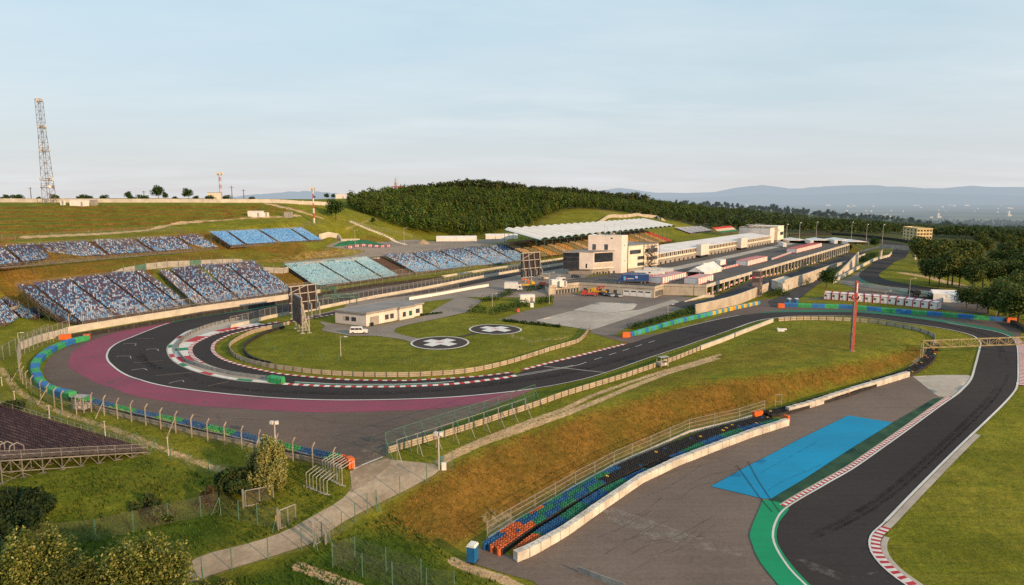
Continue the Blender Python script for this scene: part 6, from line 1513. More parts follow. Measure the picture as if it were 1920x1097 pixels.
def blocks(px, L, h, th, label, group, used):
    Q = resample(Wpts(px), L); pr = used[0]
    for i in range(len(Q) - 1):
        m_ = (Q[i] + Q[i + 1]) / 2; d = Q[i + 1] - Q[i]; rz = math.atan2(d[1], d[0])
        if pr is None:
            t = thing('concrete_block', label, 'concrete block', (m_[0], m_[1], hz(*m_)), rz, group); t.rotation_euler = (0, 0, 0); mb = MB()
            mb.prism([(m_[0] - L * .478, m_[1] - th / 2), (m_[0] + L * .478, m_[1] - th / 2), (m_[0] + L * .478, m_[1] + th / 2), (m_[0] - L * .478, m_[1] + th / 2)], t.location[2] - .1, t.location[2] + h); mb.build('block', M['blockc'], t)
            g = MB(); g.box((m_[0], m_[1], t.location[2] + h + .015), (L * .3, .12, .03)); g.build('lifting_recess', M['plinth'], t); t.rotation_euler = (0, 0, rz); pr = used[0] = t
        else: dup(pr, (m_[0], m_[1], hz(*m_) + random.uniform(-.03, .03)), rz + random.uniform(-.015, .015), label, group=group)
M['blockc'] = noisy('block_concrete', (.44, .40, .34), (.66, .61, .53), .45, .9, 7, fine=.14, bmp=.01)
us = [None]
blocks([(966,1052),(996,1040),(1057,1005),(1129,954),(1202,904),(1270,871.5),(1346,842),(1410,818),(1476,797)], 2.0, 1.3, .95, 'white concrete block in the first wall in front of the blue and green tyres', 'concrete blocks of the foreground wall', us)
blocks([(1476,775),(1530,760),(1590,740),(1650,722),(1702,706)], 2.0, 1.15, .75, 'white concrete block in the second wall in front of the black tyres', 'concrete blocks of the second wall', us)
orange_block('orange barrier at the end of the foreground mesh fence', G(1420,781), .5, (2.6, .8, 1.1)); orange_block('orange end block of the foreground concrete wall', G(1474,790), .6, (.8, 1.2, 1.2))
# coloured far barriers
painted_wall('tyre_barrier', 'long blue and green belt-wrapped barrier along the far curve run-off', smooth(Wpts([(1470,575),(1520,577),(1560,578),(1602,580),(1660,585),(1720,590),(1790,595.5),(1850,600.5),(1884,603)]), 3), 1.5, 1.2, [BLU, GRN], 4.6)
orange_block('orange block at the left end of the far blue and green barrier', G(1464,577), 0, (2.4, 1.2, 1.5)); orange_block('orange block at the right end of the far blue and green barrier', G(1895,604), 0, (3.2, 1.2, 1.5))
painted_wall('tyre_barrier', 'blue, green and yellow belt-wrapped barrier along the car park and curved wall', smooth(Wpts([(1180,631.5),(1220,620),(1270,605.5),(1320,594),(1370,582),(1423,570.5)]), 3), 1.25, 1.1, [BLU, GRN, (.05, .25, .40), GRN] * 6 + [(.05, .25, .40), YEL] * 4 + [(.66, .24, .03)] + [(.05, .25, .40), YEL] * 8, 2.0)
orange_block('orange block at the car park end of the coloured barrier', G(1173,632.5), .4, (2.6, 1.1, 1.4))
belt('black belt barrier at the right frame edge behind the far curve', [(1898,608),(1912,616),(1928,626)], 1.4, 1.2)
guardrail('guardrail', 'grey steel guardrail lying across the asphalt at the bottom edge', Wpts([(1084,1074),(1125,1090),(1170,1106)]), .9, 'guard_g', 3, 1.6, 1)
# access road and meadow fences, lower left
fence('wire_fence', 'wire fence of thin posts on the left of the access road, down the meadow', Wpts([(5,1040),(22,1031),(100,1023),(180,1015),(251,998),(316,982.5),(377,969),(412,960)]), 3.0, w=.10, mat='post_green', mesh='mesh', rails=(), at_pts=True, brace=7)
fence('wire_fence', 'short wire fence from the meadow corner to the open gate leaf', Wpts([(412,960),(448,976.6),(483,986),(521,990.5)]), 3.0, w=.10, mat='post_green', mesh='mesh', rails=(), at_pts=True, brace=3)
fence('wire_fence', 'wire fence along the right side of the access road', Wpts([(380,1090),(435,1070),(503,1050),(566,1032),(590,1024)]), 3.0, w=.10, mat='post_green', mesh='mesh', rails=(), at_pts=True, brace=4)
fence('wire_fence', 'wire fence climbing from the gate along the road edge to the crest', Wpts([(612,1022),(641,1000),(666,981),(689,964),(706,956.6),(750,930.5),(800,905),(848,879)]), 3.0, w=.10, mat='post_green', mesh='mesh', rails=(), at_pts=True, brace=4)
fence('wire_fence', 'upper wire fence falling through the dark grass at the bottom', Wpts([(624,1062),(666,1050),(724,1072),(790,1094)]), 3.2, w=.10, mat='post_green', mesh='mesh', rails=(), at_pts=True)
fence('wire_fence', 'lower wire fence in the dark grass at the bottom edge', Wpts([(624,1063),(680,1083),(736,1100),(800,1112),(852,1118)]), 3.2, w=.10, mat='post_green', mesh='mesh', rails=(), at_pts=True)
fence('wire_fence', 'thin fence between the hairpin verge and the maroon stand', Wpts([(0,756),(60,776),(115,792),(170,810),(225,826),(258,838),(291,846),(321,864),(356,878),(392,890),(430,900)]), 2.4, w=.09, mat='post_green', mesh='mesh', rails=(), at_pts=True, brace=6)
def gate(label, P, h=2.2):
    P = [np.array(p[:2]) for p in P]; t = thing('gate', label, 'gate', (*P[0], hz(*P[0]))); z = hz(*P[0]) + .15; f = MB()
    for k in (0, .5, 1): q = lerp(P[0], P[1], k); f.bar((*q, z), (*q, z + h), .11)
    for hh in (0, h): f.bar((*P[0], z + hh), (*P[1], z + hh), .11)
    f.build('gate_frame', M['steel'], t); m_ = MB(); m_.quad((*P[0], z), (*P[1], z), (*P[1], z + h), (*P[0], z + h)); m_.build('wire_mesh', M['mesh_d'], t)
    p = MB(); d = (P[0] - P[1]) / np.linalg.norm(P[0] - P[1]); q = P[0] + d * .3; p.bar((*q, z - .3), (*q, z + h + .3), .22); p.build('gate_post', M['steel'], t)
    return t
g1 = gate('open mesh gate leaf with yellow box beside the access road', (G(526,993), G(555,976)), 2.6)
bx = thing('control_box', 'yellow control box on the gate post beside the access road', 'box', G(522,992)); b = MB(); q = G(522,992); b.box((q[0], q[1] - .2, q[2] + 1.7), (.45, .3, .8)); b.build('case', M['yellow'], bx); b = MB(); b.box((q[0], q[1] - .37, q[2] + 1.75), (.3, .04, .4)); b.build('door', M['yellow'], bx)
gate('empty white gate frame standing in the grass below the willow', (G(461,951), G(513,935)), 2.3)
gate('small grey gate in the fence across the access road from the yellow box', (G(592,1023), G(604,1014)), 3.0); gate('second leaf of the small gate in the wire fence', (G(613,1019), G(624,1000)), 2.6)
# stacked metal frames
def frame_proto(label, group, w=3.4, h=2.0):
    t = thing('metal_frame', label, 'frame', (0, 0, 0), 0, group); f = MB()
    for x in (0, w): f.bar((x, 0, 0), (x, 0, h), .075)
    f.bar((0, 0, h), (w, 0, h), .075); f.build('hoop', M['steelw'], t)
    for x in (0, w): b = MB(); b.bar((x, -.55, .05), (x, .55, .05), .12); b.build('foot', M['steelw'], t)
    return t
M['steelw'] = noisy('white_steel', (.36, .33, .29), (.47, .43, .38), 1, .5, 3, local=True)
for (A_, B_, C_, n, w, h, lb, gp) in (((575,912),(614,928),(628,907),7,3.0,2.1,'white metal hoop frame in the front stack by the access road','front stack of hoop frames'), ((606,894),(642,911),(656,893),8,3.2,2.6,'white metal hoop frame in the rear stack against the orange block','rear stack of hoop frames')):
    a, b = G(*A_), G(*B_); pr = frame_proto(lb, gp, w, h); c = G(*C_); d = c[:2] - b[:2]; rz = math.atan2(d[1], d[0])
    for k in range(n):
        q = lerp(a, b, k / (n - 1))
        if k == 0: pr.location = tuple(q); pr.rotation_euler = (0, 0, rz)
        else: dup(pr, (q[0], q[1], hz(q[0], q[1])), rz + random.uniform(-.03, .03), lb)
# ---------------------------------------------------------------- masts, screens, vehicles and small things
def lattice(mb, c, w0, w1, h, n, r=.12, sides=4, diag=True, cx=(0, 0)):
    def pt(k, i):
        f = k / n; w = (w0 + (w1 - w0) * f) / 2; a = math.pi / 4 + 2 * math.pi * i / sides; q = w * math.sqrt(2) if sides == 4 else w
        return np.array([c[0] + cx[0] * f + q * math.cos(a), c[1] + cx[1] * f + q * math.sin(a), c[2] + h * f])
    for i in range(sides): mb.bar(pt(0, i), pt(n, i), r * 1.4)
    for k in range(n):
        for i in range(sides):
            mb.bar(pt(k + 1, i), pt(k + 1, (i + 1) % sides), r * .8)
            if diag: mb.bar(pt(k, i), pt(k + 1, (i + 1) % sides), r * .7) if (k + i) % 2 else mb.bar(pt(k, (i + 1) % sides), pt(k + 1, i), r * .7)
M['mast'] = noisy('mast_steel', (.13, .115, .11), (.20, .18, .17), .2, .6, 3); M['dish'] = plain('antenna_white', (.60, .56, .52), .5)
def telecom():
    b = atY(93, 380.5, 372); z0 = hz(b[0], b[1]); H_ = (380.5 - 191) * 372 / 1281 * 1.0; t = thing('lattice_mast', 'tall grey lattice telecom mast with antennas on the left hilltop', 'mast', (b[0], b[1], z0))
    m = MB(); lattice(m, (b[0], b[1], z0 - .5), 4.6, 2.5, H_ * .74, 15, .13, cx=(-.5, 0)); lattice(m, (b[0] - .5, b[1], z0 + H_ * .74 - .5), 2.7, 2.6, H_ * .26, 7, .11, cx=(-.1, 0)); m.build('lattice', M['mast'], t)
    for f, w, n in ((.72, 3.6, 8), (.50, 4.2, 8), (.22, 5.2, 7), (.15, 5.5, 5), (.97, 2.8, 3)):
        z = z0 + H_ * f; x = b[0] - .6 * f; p = MB(); k_ = MB()
        for i in range(10): a, c = 2 * math.pi * i / 10, 2 * math.pi * (i + 1) / 10; p.bar((x + w / 2 * math.cos(a), b[1] + w / 2 * math.sin(a), z), (x + w / 2 * math.cos(c), b[1] + w / 2 * math.sin(c), z), .3); p.bar((x + w / 2 * math.cos(a), b[1] + w / 2 * math.sin(a), z + 1.1), (x + w / 2 * math.cos(c), b[1] + w / 2 * math.sin(c), z + 1.1), .1)
        p.build('platform', M['mast'], t)
        for i in range(n):
            a = i * 2.1 + f * 9; k_.bar((x + w * .56 * math.cos(a), b[1] + w * .56 * math.sin(a), z - .6), (x + w * .56 * math.cos(a), b[1] + w * .56 * math.sin(a), z + 2.2), .24)
            if i % 2 == 0: k_.tube((x + w * .56 * math.cos(a), b[1] + w * .56 * math.sin(a), z + .5), (x + w * .64 * math.cos(a), b[1] + w * .64 * math.sin(a), z + .5), .75, .75, 10)
        k_.build('antenna', M['dish'], t)
telecom()
def striped_mast(label, base, H_, r, nseg=7, top=True, lat=False, cat='mast'):
    t = thing('striped_mast', label, cat, base); z0 = base[2]
    for i in range(nseg):
        m = MB(); za, zb = z0 + H_ * i / nseg - (.3 if i == 0 else 0), z0 + H_ * (i + 1) / nseg
        if lat: lattice(m, (base[0], base[1], za), r * 2, r * 2, zb - za, 3, .12, 3)
        else: m.tube((base[0], base[1], za), (base[0], base[1], zb), r * (1 - .4 * i / nseg), r * (1 - .4 * (i + 1) / nseg), 8)
        m.build('section', M['redm'] if i % 2 else M['dish'], t)
    if top:
        a = MB()
        for k in range(5): x, y = base[0] + r * 2.6 * math.cos(k * 1.3), base[1] + r * 2.6 * math.sin(k * 1.3); a.bar((x, y, z0 + H_ * .94), (x, y, z0 + H_ * 1.05), r * 1.1); a.bar((base[0], base[1], z0 + H_ * .97), (x, y, z0 + H_ * .97), .1)
        a.bar((base[0], base[1], z0 + H_), (base[0], base[1], z0 + H_ * 1.1), .1); a.build('antenna', M['dish'], t)
    return t
M['redm'] = plain('signal_red', (.42, .06, .04), .55, var=.15)
b = G(589, 418); striped_mast('red and white striped mast on the hillside above the bright blue stand', b, 63 * b[1] / 1281, .55)
b = atY(414, 366, 520); striped_mast('distant red and white lattice mast beside the cream tank building on the skyline', (b[0], b[1], hz(b[0], b[1])), 48 * 520 / 1281, .9, 7, True, True)
def hill_tower():
    b = atY(744, 366, 700); z = hz(b[0], b[1]); t = thing('lattice_tower', 'red lattice tower with white antenna rods above the hillside wood', 'tower', (b[0], b[1], z)); m = MB(); zt = CH + (HOR - 334) * 700 / 1281
    lattice(m, (b[0], b[1], z), 6, 3.4, zt - z - 9, 6, .35); m.build('lattice', M['redm'], t); p = MB(); p.box((b[0], b[1], zt - 9), (9.5, 9.5, .8)); p.box((b[0], b[1], zt - 12.5), (7, 7, .6)); p.build('platform', M['redm'], t); a = MB()
    for k in range(9): x, y = b[0] + random.uniform(-3, 3), b[1] + random.uniform(-3, 3); a.bar((x, y, zt - 9), (x, y, zt + random.uniform(-5, 1)), .42)
    a.build('antenna', M['dish'], t)
hill_tower()
def hut(name, label, cat, base, sx, sy, h, rz, mat, roofmat, roof=.25, door=True):
    t = thing(name, label, cat, base, 0); co, si = math.cos(rz), math.sin(rz); b = MB(); b.box((base[0], base[1], base[2] + h / 2 - .1), (sx, sy, h + .2), rz); b.build('wall', mat, t)
    r = MB(); r.box((base[0], base[1], base[2] + h + roof / 2), (sx * 1.05, sy * 1.08, roof), rz, taper=.9); r.build('roof', roofmat, t)
    if door: d = MB(); x, y = sx * .25, -sy / 2 - .03; d.box((base[0] + x * co - y * si, base[1] + x * si + y * co, base[2] + 1.05), (.9, .08, 2.1), rz); d.build('door', M['plinth'], t)
    return t
b = atY(402, 369.5, 500); hut('tank_building', 'cream tank building on the hilltop beside the distant lattice mast', 'building', (b[0], b[1], hz(b[0], b[1])), 7.5, 6, 5.2, .1, M['cream'], M['plinth'])
b = atY(149, 383, 362); hut('equipment_hut', 'long white equipment container at the foot of the telecom mast', 'hut', (b[0], b[1], hz(b[0], b[1])), 8.5, 3, 2.9, 0, M['white'], M['roofwhite'])
b = atY(176, 380, 366); hut('equipment_hut', 'small grey hut right of the long white container by the mast', 'hut', (b[0], b[1], hz(b[0], b[1])), 2.8, 2.4, 2.6, 0, M['plinth'], M['roofgrey']); b = atY(118, 382, 363); hut('equipment_hut', 'little pale cabinet between the mast and the long white container', 'hut', (b[0], b[1], hz(b[0], b[1])), 1.8, 1.8, 2.4, 0, M['white'], M['roofgrey'])
b = G(480, 406.5); hut('site_hut', 'white container on the terraced hillside', 'hut', b, 7.6, 3, 2.9, -.05, M['white'], M['roofwhite']); b = G(499, 406); hut('site_hut', 'small white box right beside the white hillside container', 'hut', b, 2.4, 2.4, 2.0, 0, M['white'], M['roofwhite'], .15); b = G(541, 408); hut('site_hut', 'brown shed on the terraced hillside', 'hut', b, 3.8, 3, 2.9, 0, M['plinth'], M['roofgrey'])
b = atY(640, 373, 640); hut('site_hut', 'white hut on the skyline left of the wood', 'hut', (b[0], b[1], hz(b[0], b[1])), 9, 5, 4, 0, M['white'], M['roofwhite'])
wallP = [atY(a, 379, Y)[:2] for a, Y in ((-160,368),(0,373),(200,381),(400,393),(560,413),(635,440))]
wall_thing('terrace_wall', 'long pale wall along the top of the terraced hillside', wallP, [2.0] * 6, .5, M['concrete_w'])
for px, py, h, lb in ((58,366,7,'thin utility pole on the hilltop left of the mast'),(435,366,8,'utility pole on the skyline right of the distant lattice mast'),(457,366,6,'low utility pole with crossarm on the skyline'),(270,366,5,'short pole on the skyline between the small tree and the broad tree')):
    b = atY(px, py, 510); z = hz(b[0], b[1]); t = thing('utility_pole', lb, 'pole', (b[0], b[1], z)); m = MB(); m.tube((b[0], b[1], z - .3), (b[0], b[1], z + h * 1.3), .28, .2, 6); m.build('pole', M['bark'], t); m = MB(); m.bar((b[0] - 1.4, b[1], z + h * 1.15), (b[0] + 1.4, b[1], z + h * 1.15), .25); m.build('crossarm', M['bark'], t)
# lamp posts
def lamp(label, px, py, top, kind='lamp', r=.10):
    b = G(px, py); h = (py - top) * b[1] / 1281 * .97; t = thing('lamp_post' if kind != 'flood' else 'floodlight_pole', label, 'lamp', b); m = MB(); m.tube((b[0], b[1], b[2] - .3), (b[0], b[1], b[2] + h), r, r * .6, 7); m.build('pole', M['postp'], t)
    if kind == 'post': m = MB(); m.box((b[0], b[1], b[2] + h + .03), (r * 2.4, r * 2.4, .12)); m.build('cap', M['postp'], t); return
    a = MB(); a.bar((b[0], b[1], b[2] + h), (b[0] + 1.3 * (1 if kind == 'lamp' else .3), b[1] - .4, b[2] + h + .15), r * 1.1); a.build('arm', M['postp'], t); l = MB(); l.box((b[0] + (1.5 if kind == 'lamp' else .4), b[1] - .45, b[2] + h + .16), (.8, .35, .16) if kind == 'lamp' else (.9, .6, .6)); l.build('lamp_head', M['dish'], t)
M['postp'] = noisy('lamp_pole', (.42, .38, .33), (.54, .49, .43), .8, .6, 3)
for a in (('tall lamp post at the corner of the car park by the short hedge',1030,570,508),('lamp post on the grass behind the helipad hedges',923,575,549),('lamp post standing in the helipad meadow',639,668,629),('lamp post beside the low wall on the hillside green mound',666,462,431),('lamp post on the service yard behind the turquoise stand',758,462,427),
          ('lamp post in front of the deck corner wall',1310,556,490),('lamp post by the loose tyre rail at the car park exit',1252,590,570),('tall thin lamp post behind the far barrier near the white marquee',1704,566,520),('lamp post at the right end of the far barrier',1868,592,562),('lamp post near the brown scrub behind the small cabins',1660,562,545),
          ('lamp post with white head at the left edge beside the old fence',36,655,622),('lamp post at the bottom of the speckled stand near the hairpin',131,622,587)): lamp(*a)
for a in (('leftmost tall floodlight pole beyond the paddock',1474,457,420),('tall floodlight pole, second from the left beyond the paddock',1498,456,417),('tall floodlight pole behind the wide white marquee',1530,447,416),('tall floodlight pole near the small white marquee',1596,449,416),('floodlight pole just left of the far loop of track',1624,452,420),('rightmost tall floodlight pole beside the far loop of track',1654,457,421)): lamp(*a, 'flood', .16)
for a in (('short square post at the left edge of the photo behind the verge ditch',4,724,706),('short pale post beside the verge ditch above the maroon stand',28,754,732),('slim pale post at the top railing of the maroon stand',94,792,758),('slim pale post in the verge between the guardrail and the maroon stand',198,822,787),('slim pale post right of the maroon stand tip',316,854,817)): lamp(*a, 'post', .11)
def camera_pole(label, px, py, top):
    b = G(px, py); h = (py - top) * b[1] / 1281; t = thing('camera_pole', label, 'pole', b); m = MB(); m.tube((b[0], b[1], b[2] - .3), (b[0], b[1], b[2] + h), .13, .10, 8); m.build('pole', M['postp'], t); c = MB()
    for x in (-.35, .4): c.box((b[0] + x, b[1] - .1, b[2] + h - .2), (.6, .5, .5), x)
    c.build('camera_box', M['dish'], t)
camera_pole('wooden pole with two pale loudspeakers beside the hairpin tyres', 517, 846, 785); camera_pole('pole with cameras at the dirt track junction', 823, 881, 804)
b = G(832, 880); hut('cabinet', 'small white cabinet at the foot of the camera pole', 'cabinet', b, .7, .5, 1.0, .3, M['white'], M['roofwhite'], .06, False); b = G(828, 869); t = thing('waste_bin', 'dark green bin behind the camera pole', 'bin', b); m = MB(); m.lathe([(0, 0), (.36, 0), (.42, .95), (.45, 1.0), (.2, 1.15), (0, 1.18)], tuple(b), 10); m.build('bin_body', M['post_green'], t)
# marshal huts
def marshal(label, px, py, rz, s=1.0):
    b = G(px, py); t = thing('marshal_post', label, 'hut', b, 0); m = MB(); co, si = math.cos(rz), math.sin(rz); P = lambda x, y, z: (b[0] + (x * co - y * si) * s, b[1] + (x * si + y * co) * s, b[2] + z * s)
    for x in (-1.3, 1.3):
        for y in (-.9, .9): m.bar(P(x, y, -.3), P(x, y, 2.75), .10)
    m.build('frame', M['steelw'], t); w = MB()
    for (x0, y0, x1, y1) in ((-1.3, -.9, 1.3, -.9), (-1.3, .9, 1.3, .9), (-1.3, -.9, -1.3, .9), (1.3, -.9, 1.3, .9)): w.quad(P(x0, y0, .5), P(x1, y1, .5), P(x1, y1, 1.45), P(x0, y0, 1.45))
    w.quad(P(-1.3, -.9, .5), P(1.3, -.9, .5), P(1.3, .9, .5), P(-1.3, .9, .5)); w.build('panel', M['sheetmetal'], t); r = MB()
    for k in range(4):
        a, c = -1.1 + k * .55, -1.1 + (k + 1) * .55; za, zb = 2.75 + .28 * math.cos(a), 2.75 + .28 * math.cos(c); r.quad(P(-1.5, a, za), P(1.5, a, za), P(1.5, c, zb), P(-1.5, c, zb))
    r.build('roof', M['sheetmetal'], t); g = MB(); g.box(P(.3, -.93, 1.0), (.5, .04, .4), rz); g.build('number_plate', M['white'], t)
marshal('white marshal hut among the cranked fence posts of the hairpin', 155, 770, -.25); marshal('pale marshal hut on the cream guardrail beside the straight', 1242, 688, .5, .85); marshal('small marshal hut behind the pit wall near the lattice screen', 1022, 525, .6)
# big screens on lattice stands
def screen(label, A, B, z0, z1, facing, struts=True, feet=4, panel='screen_slats'):
    """A, B: plan points of the panel's lower corners; facing: side of the picture"""
    A, B = np.array(A[:2], float), np.array(B[:2], float); d = (B - A); L = np.linalg.norm(d); d /= L; nn = np.array([d[1], -d[0]]) * (1 if facing > 0 else -1); g = (hz(*A) + hz(*B)) / 2
    t = thing('video_screen', label, 'screen', (*((A + B) / 2), g)); p = MB(); p.bar((*A, g + (z0 + z1) / 2), (*B, g + (z0 + z1) / 2), .35, z1 - z0); p.build('panel', M['screen'], t)
    s = MB(); back = -nn
    for k in range(int(L / .55)): q = A + d * (k + .5) * .55 + back * .22; s.bar((*q, g + z0), (*q, g + z1), .14, .25)
    s.build('rib', M['ribs'], t); f = MB(); bk = back * 2.4
    for hh in (0, .36, .70, 1.0): zz = g + z0 + (z1 - z0) * hh; f.bar((*(A - d * .2 + back * .45), zz), (*(B + d * .2 + back * .45), zz), .26)
    for k in range(feet):
        q = A + d * L * (.06 + .88 * k / (feet - 1)); q2 = q + back * .5; f.bar((*q2, g - .2), (*q2, g + z1 + .3), .28); q3 = q + bk; f.bar((*q3, g - .2), (*q3, g + z0 + (z1 - z0) * .3), .24); f.bar((*q3, g + .1), (*q2, g + z1 * .92), .22); f.bar((*q2, g + z0), (*q3, g + z0 + (z1 - z0) * .3), .16)
        f.box((*q2, g + .1), (1.1, .8, .25)); f.box((*q3, g + .1), (1.1, .8, .25))
    f.bar((*(A + back * .5), g + z0 + (z1 - z0) * .75), (*(A + d * L * .6 + back * .5), g + z1), .18); f.build('stand', M['steelw'], t)
M['screen'] = noisy('screen_face', (.012, .014, .024), (.024, .026, .04), .6, .45, 3); M['ribs'] = noisy('screen_ribs', (.050, .030, .024), (.09, .055, .04), 1.2, .7, 3)
a, b = atY(544, 612, 218), atY(596, 608, 226); screen('wide video screen seen from behind on a white lattice stand in the infield', a, b, 2.2, 10.6, -1)
a, b = atY(552, 625, 202), atY(566, 640, 193); screen('narrow dark blue video screen turned sideways in front of the wide one', a, b, 2.6, 10.4, 1, feet=3)
a, b = at(977, 531, 2.2), at(1012, 527, 2.2); screen('video screen on a lattice stand at the pit entry, behind the white box truck', a, b, 1.5, 12.2, -1)
# portable toilets
def toilet(label, b, rz):
    t = thing('portable_toilet', label, 'toilet', b, 0); co, si = math.cos(rz), math.sin(rz); m = MB(); m.box((b[0], b[1], b[2] + 1.08), (1.12, 1.12, 2.1), rz); m.build('cabin', M['toiletb'], t)
    def bx(name, x, y, z, sx, sy, sz, mat): q = MB(); q.box((b[0] + x * co - y * si, b[1] + x * si + y * co, b[2] + z), (sx, sy, sz), rz); return q.build(name, mat, t)
    d = bx('door', 0, -.575, 1.05, .80, .05, 1.85, M['toiletb2']); [bx('rib', x, -.57 if abs(x) < .5 else -.57, 1.08, .06, .07, 2.1, M['toiletb']) for x in (-.5, .5)]
    for y in (-.3, 0, .3): bx('rib', .57, y, 1.05, .05, .05, 1.9, M['toiletb2'])
    bx('base', 0, 0, .04, 1.2, 1.2, .12, M['black']); r = MB(); n = 8
    def P(x, y, z): return (b[0] + x * co - y * si, b[1] + x * si + y * co, b[2] + z)
    for k in range(n): a, c = math.pi * k / n, math.pi * (k + 1) / n; x0, x1 = -.62 * math.cos(a), -.62 * math.cos(c); z0, z1 = 2.13 + .26 * math.sin(a), 2.13 + .26 * math.sin(c); r.quad(P(x0, -.62, z0), P(x1, -.62, z1), P(x1, .62, z1), P(x0, .62, z0)); r.quad(P(x0, -.62, 2.1), P(x1, -.62, 2.1), P(x1, -.62, z1), P(x0, -.62, z0))
    for k in range(5): x = -.4 + k * .2; r.bar(P(x, -.63, 2.38), P(x, .63, 2.38), .05)
    r.build('roof', M['white'], t)
M['toiletb'] = plain('blue_plastic', (.02, .15, .36), .45, var=.1); M['toiletb2'] = plain('blue_plastic_dark', (.016, .12, .30), .45)
toilet('blue portable toilet with white roof at the near end of the foreground tyres', at(886, 1052, -5.95), -.35); toilet('grey portable toilet behind the far barrier, left of a taller blue one', G(1479, 571), .2); toilet('blue grey portable toilet behind the left end of the far barrier', G(1493, 571), .1)
# red pylon with ring top
def pylon():
    b = G(1597, 658); h = (658 - 524) * b[1] / 1281 * .98; t = thing('red_pylon', 'tall red pylon with a ring emblem near its top on the infield plateau', 'pylon', b); m = MB()
    m.box((b[0] + .15, b[1], b[2] + h * .36), (.55, .6, h * .74)); m.build('shaft', M['redm'], t); s = MB(); s.box((b[0] - .30, b[1], b[2] + h * .36), (.30, .66, h * .74)); s.build('shaded_edge', M['steel_dark'], t)  # dark left strip paints the unlit side of the shaft
    u = MB(); u.box((b[0] + .1, b[1], b[2] + h * .91), (.6, .55, h * .24)); u.build('upper_shaft', M['redm'], t); w = MB(); w.box((b[0] + .1, b[1] - .37, b[2] + h * .93), (.26, .04, h * .14)); w.build('white_stripe', M['white'], t)
    r = MB(); n = 20; zc_ = b[2] + h * .79
    for k in range(n):
        a, c = 2 * math.pi * k / n, 2 * math.pi * (k + 1) / n; r.bar((b[0] + 0.95 * math.cos(a), b[1] + .5 * math.sin(a * 2) * .3, zc_ + .75 * math.sin(a)), (b[0] + 0.95 * math.cos(c), b[1] + .5 * math.sin(c * 2) * .3, zc_ + .75 * math.sin(c)), .30)
    r.bar((b[0] - .85, b[1], zc_ + .1), (b[0] + .1, b[1], zc_ - .9), .28); r.bar((b[0] + 1.0, b[1], zc_ + .1), (b[0] + .1, b[1], zc_ - .9), .28); r.build('ring_emblem', M['redm'], t)
    w2_ = MB()
    for k in range(9, 16): a, c = 2 * math.pi * (k + 8) / n, 2 * math.pi * (k + 9) / n; w2_.bar((b[0] + 0.95 * math.cos(a), b[1] - .3, zc_ + .75 * math.sin(a)), (b[0] + 0.95 * math.cos(c), b[1] - .3, zc_ + .75 * math.sin(c)), .22)
    w2_.build('ring_trim', M['white'], t); f = MB(); f.lathe([(.8, 0), (.75, .12), (0, .15)], tuple(b), 14); f.build('footing', M['dirt'], t)
pylon()
# gantries
def gantry(label, A, B, h, hb, mat, wd=.9, seg=10, r=.13):
    A, B = np.array(A[:2], float), np.array(B[:2], float); za, zb = hz(*A), hz(*B); zt = max(za, zb) + h; d = (B - A) / np.linalg.norm(B - A); nn = np.array([-d[1], d[0]]) * wd / 2
    t = thing('gantry', label, 'gantry', (*A, za)); bm = MB()
    for s_ in (-1, 1):
        for z in (0, -hb): bm.bar((*(A + nn * s_), zt + z), (*(B + nn * s_), zt + z), r)
        for k in range(seg):
            p, q = lerp(A, B, k / seg) + nn * s_, lerp(A, B, (k + 1) / seg) + nn * s_; bm.bar((*p, zt), (*p, zt - hb), r * .8); bm.bar((*p, zt - (hb if k % 2 else 0)), (*q, zt - (0 if k % 2 else hb)), r * .7)
    for k in range(seg + 1): p = lerp(A, B, k / seg); bm.bar((*(p - nn), zt), (*(p + nn), zt), r * .7); bm.bar((*(p - nn), zt - hb), (*(p + nn), zt - hb), r * .7)
    bm.build('truss', M[mat], t)
    for p, z in ((A, za), (B, zb)):
        m = MB(); [m.bar((*(p + nn * s_), z - .3), (*(p + nn * s_), zt), r * 1.5) for s_ in (-1, 1)]; m.build('post', M[mat], t)
M['ochre'] = noisy('ochre_steel', (.26, .20, .09), (.36, .29, .14), .6, .6, 3)
gantry('ochre steel truss gantry spanning the track at the right edge', G(1727, 674), G(1936, 668), 5.0, 1.9, 'ochre', .7, 12, .15); gantry('dark green truss gantry over the pit entry near the white building', G(607, 577), G(669, 571), 4.2, 1.3, 'post_green', .6, 6, .16); gantry('dark green truss gantry over the straight below the speckled stand', ST(-68, -14), ST(-66, 1), 6, 1.2, 'post_green', .6, 7, .16)
# vehicles (built facing +x)
def wheels(t, xs, y, r=.33, w=.22):
    for x in xs:
        for s_ in (-1, 1):
            m = MB(); m.tube((x, s_ * y - w / 2, r), (x, s_ * y + w / 2, r), r, r, 12); o = m.build('wheel', M['black'], t); h = MB(); h.tube((x, s_ * (y + w / 2 + .005), r), (x, s_ * (y + w / 2 + .02), r), r * .55, r * .55, 8); h.build('rim', M['silver'], o)
def hull(prof, w, mb, taper=.86, zt=None, col=None):
    """side profile extruded across the width; points above zt lean inwards"""
    zt = zt or 1e9; n = len(prof)
    for s_ in (-1, 1):
        k = len(mb.v)
        for x, z in prof: f = taper if z > zt else 1.0; mb.v.append((x, s_ * w / 2 * f, z))
        mb.face(tuple(range(k, k + n)) if s_ < 0 else tuple(range(k, k + n))[::-1], col)
    k = len(mb.v) - 2 * n
    for i in range(n): j = (i + 1) % n; mb.face((k + j, k + i, k + n + i, k + n + j), col)
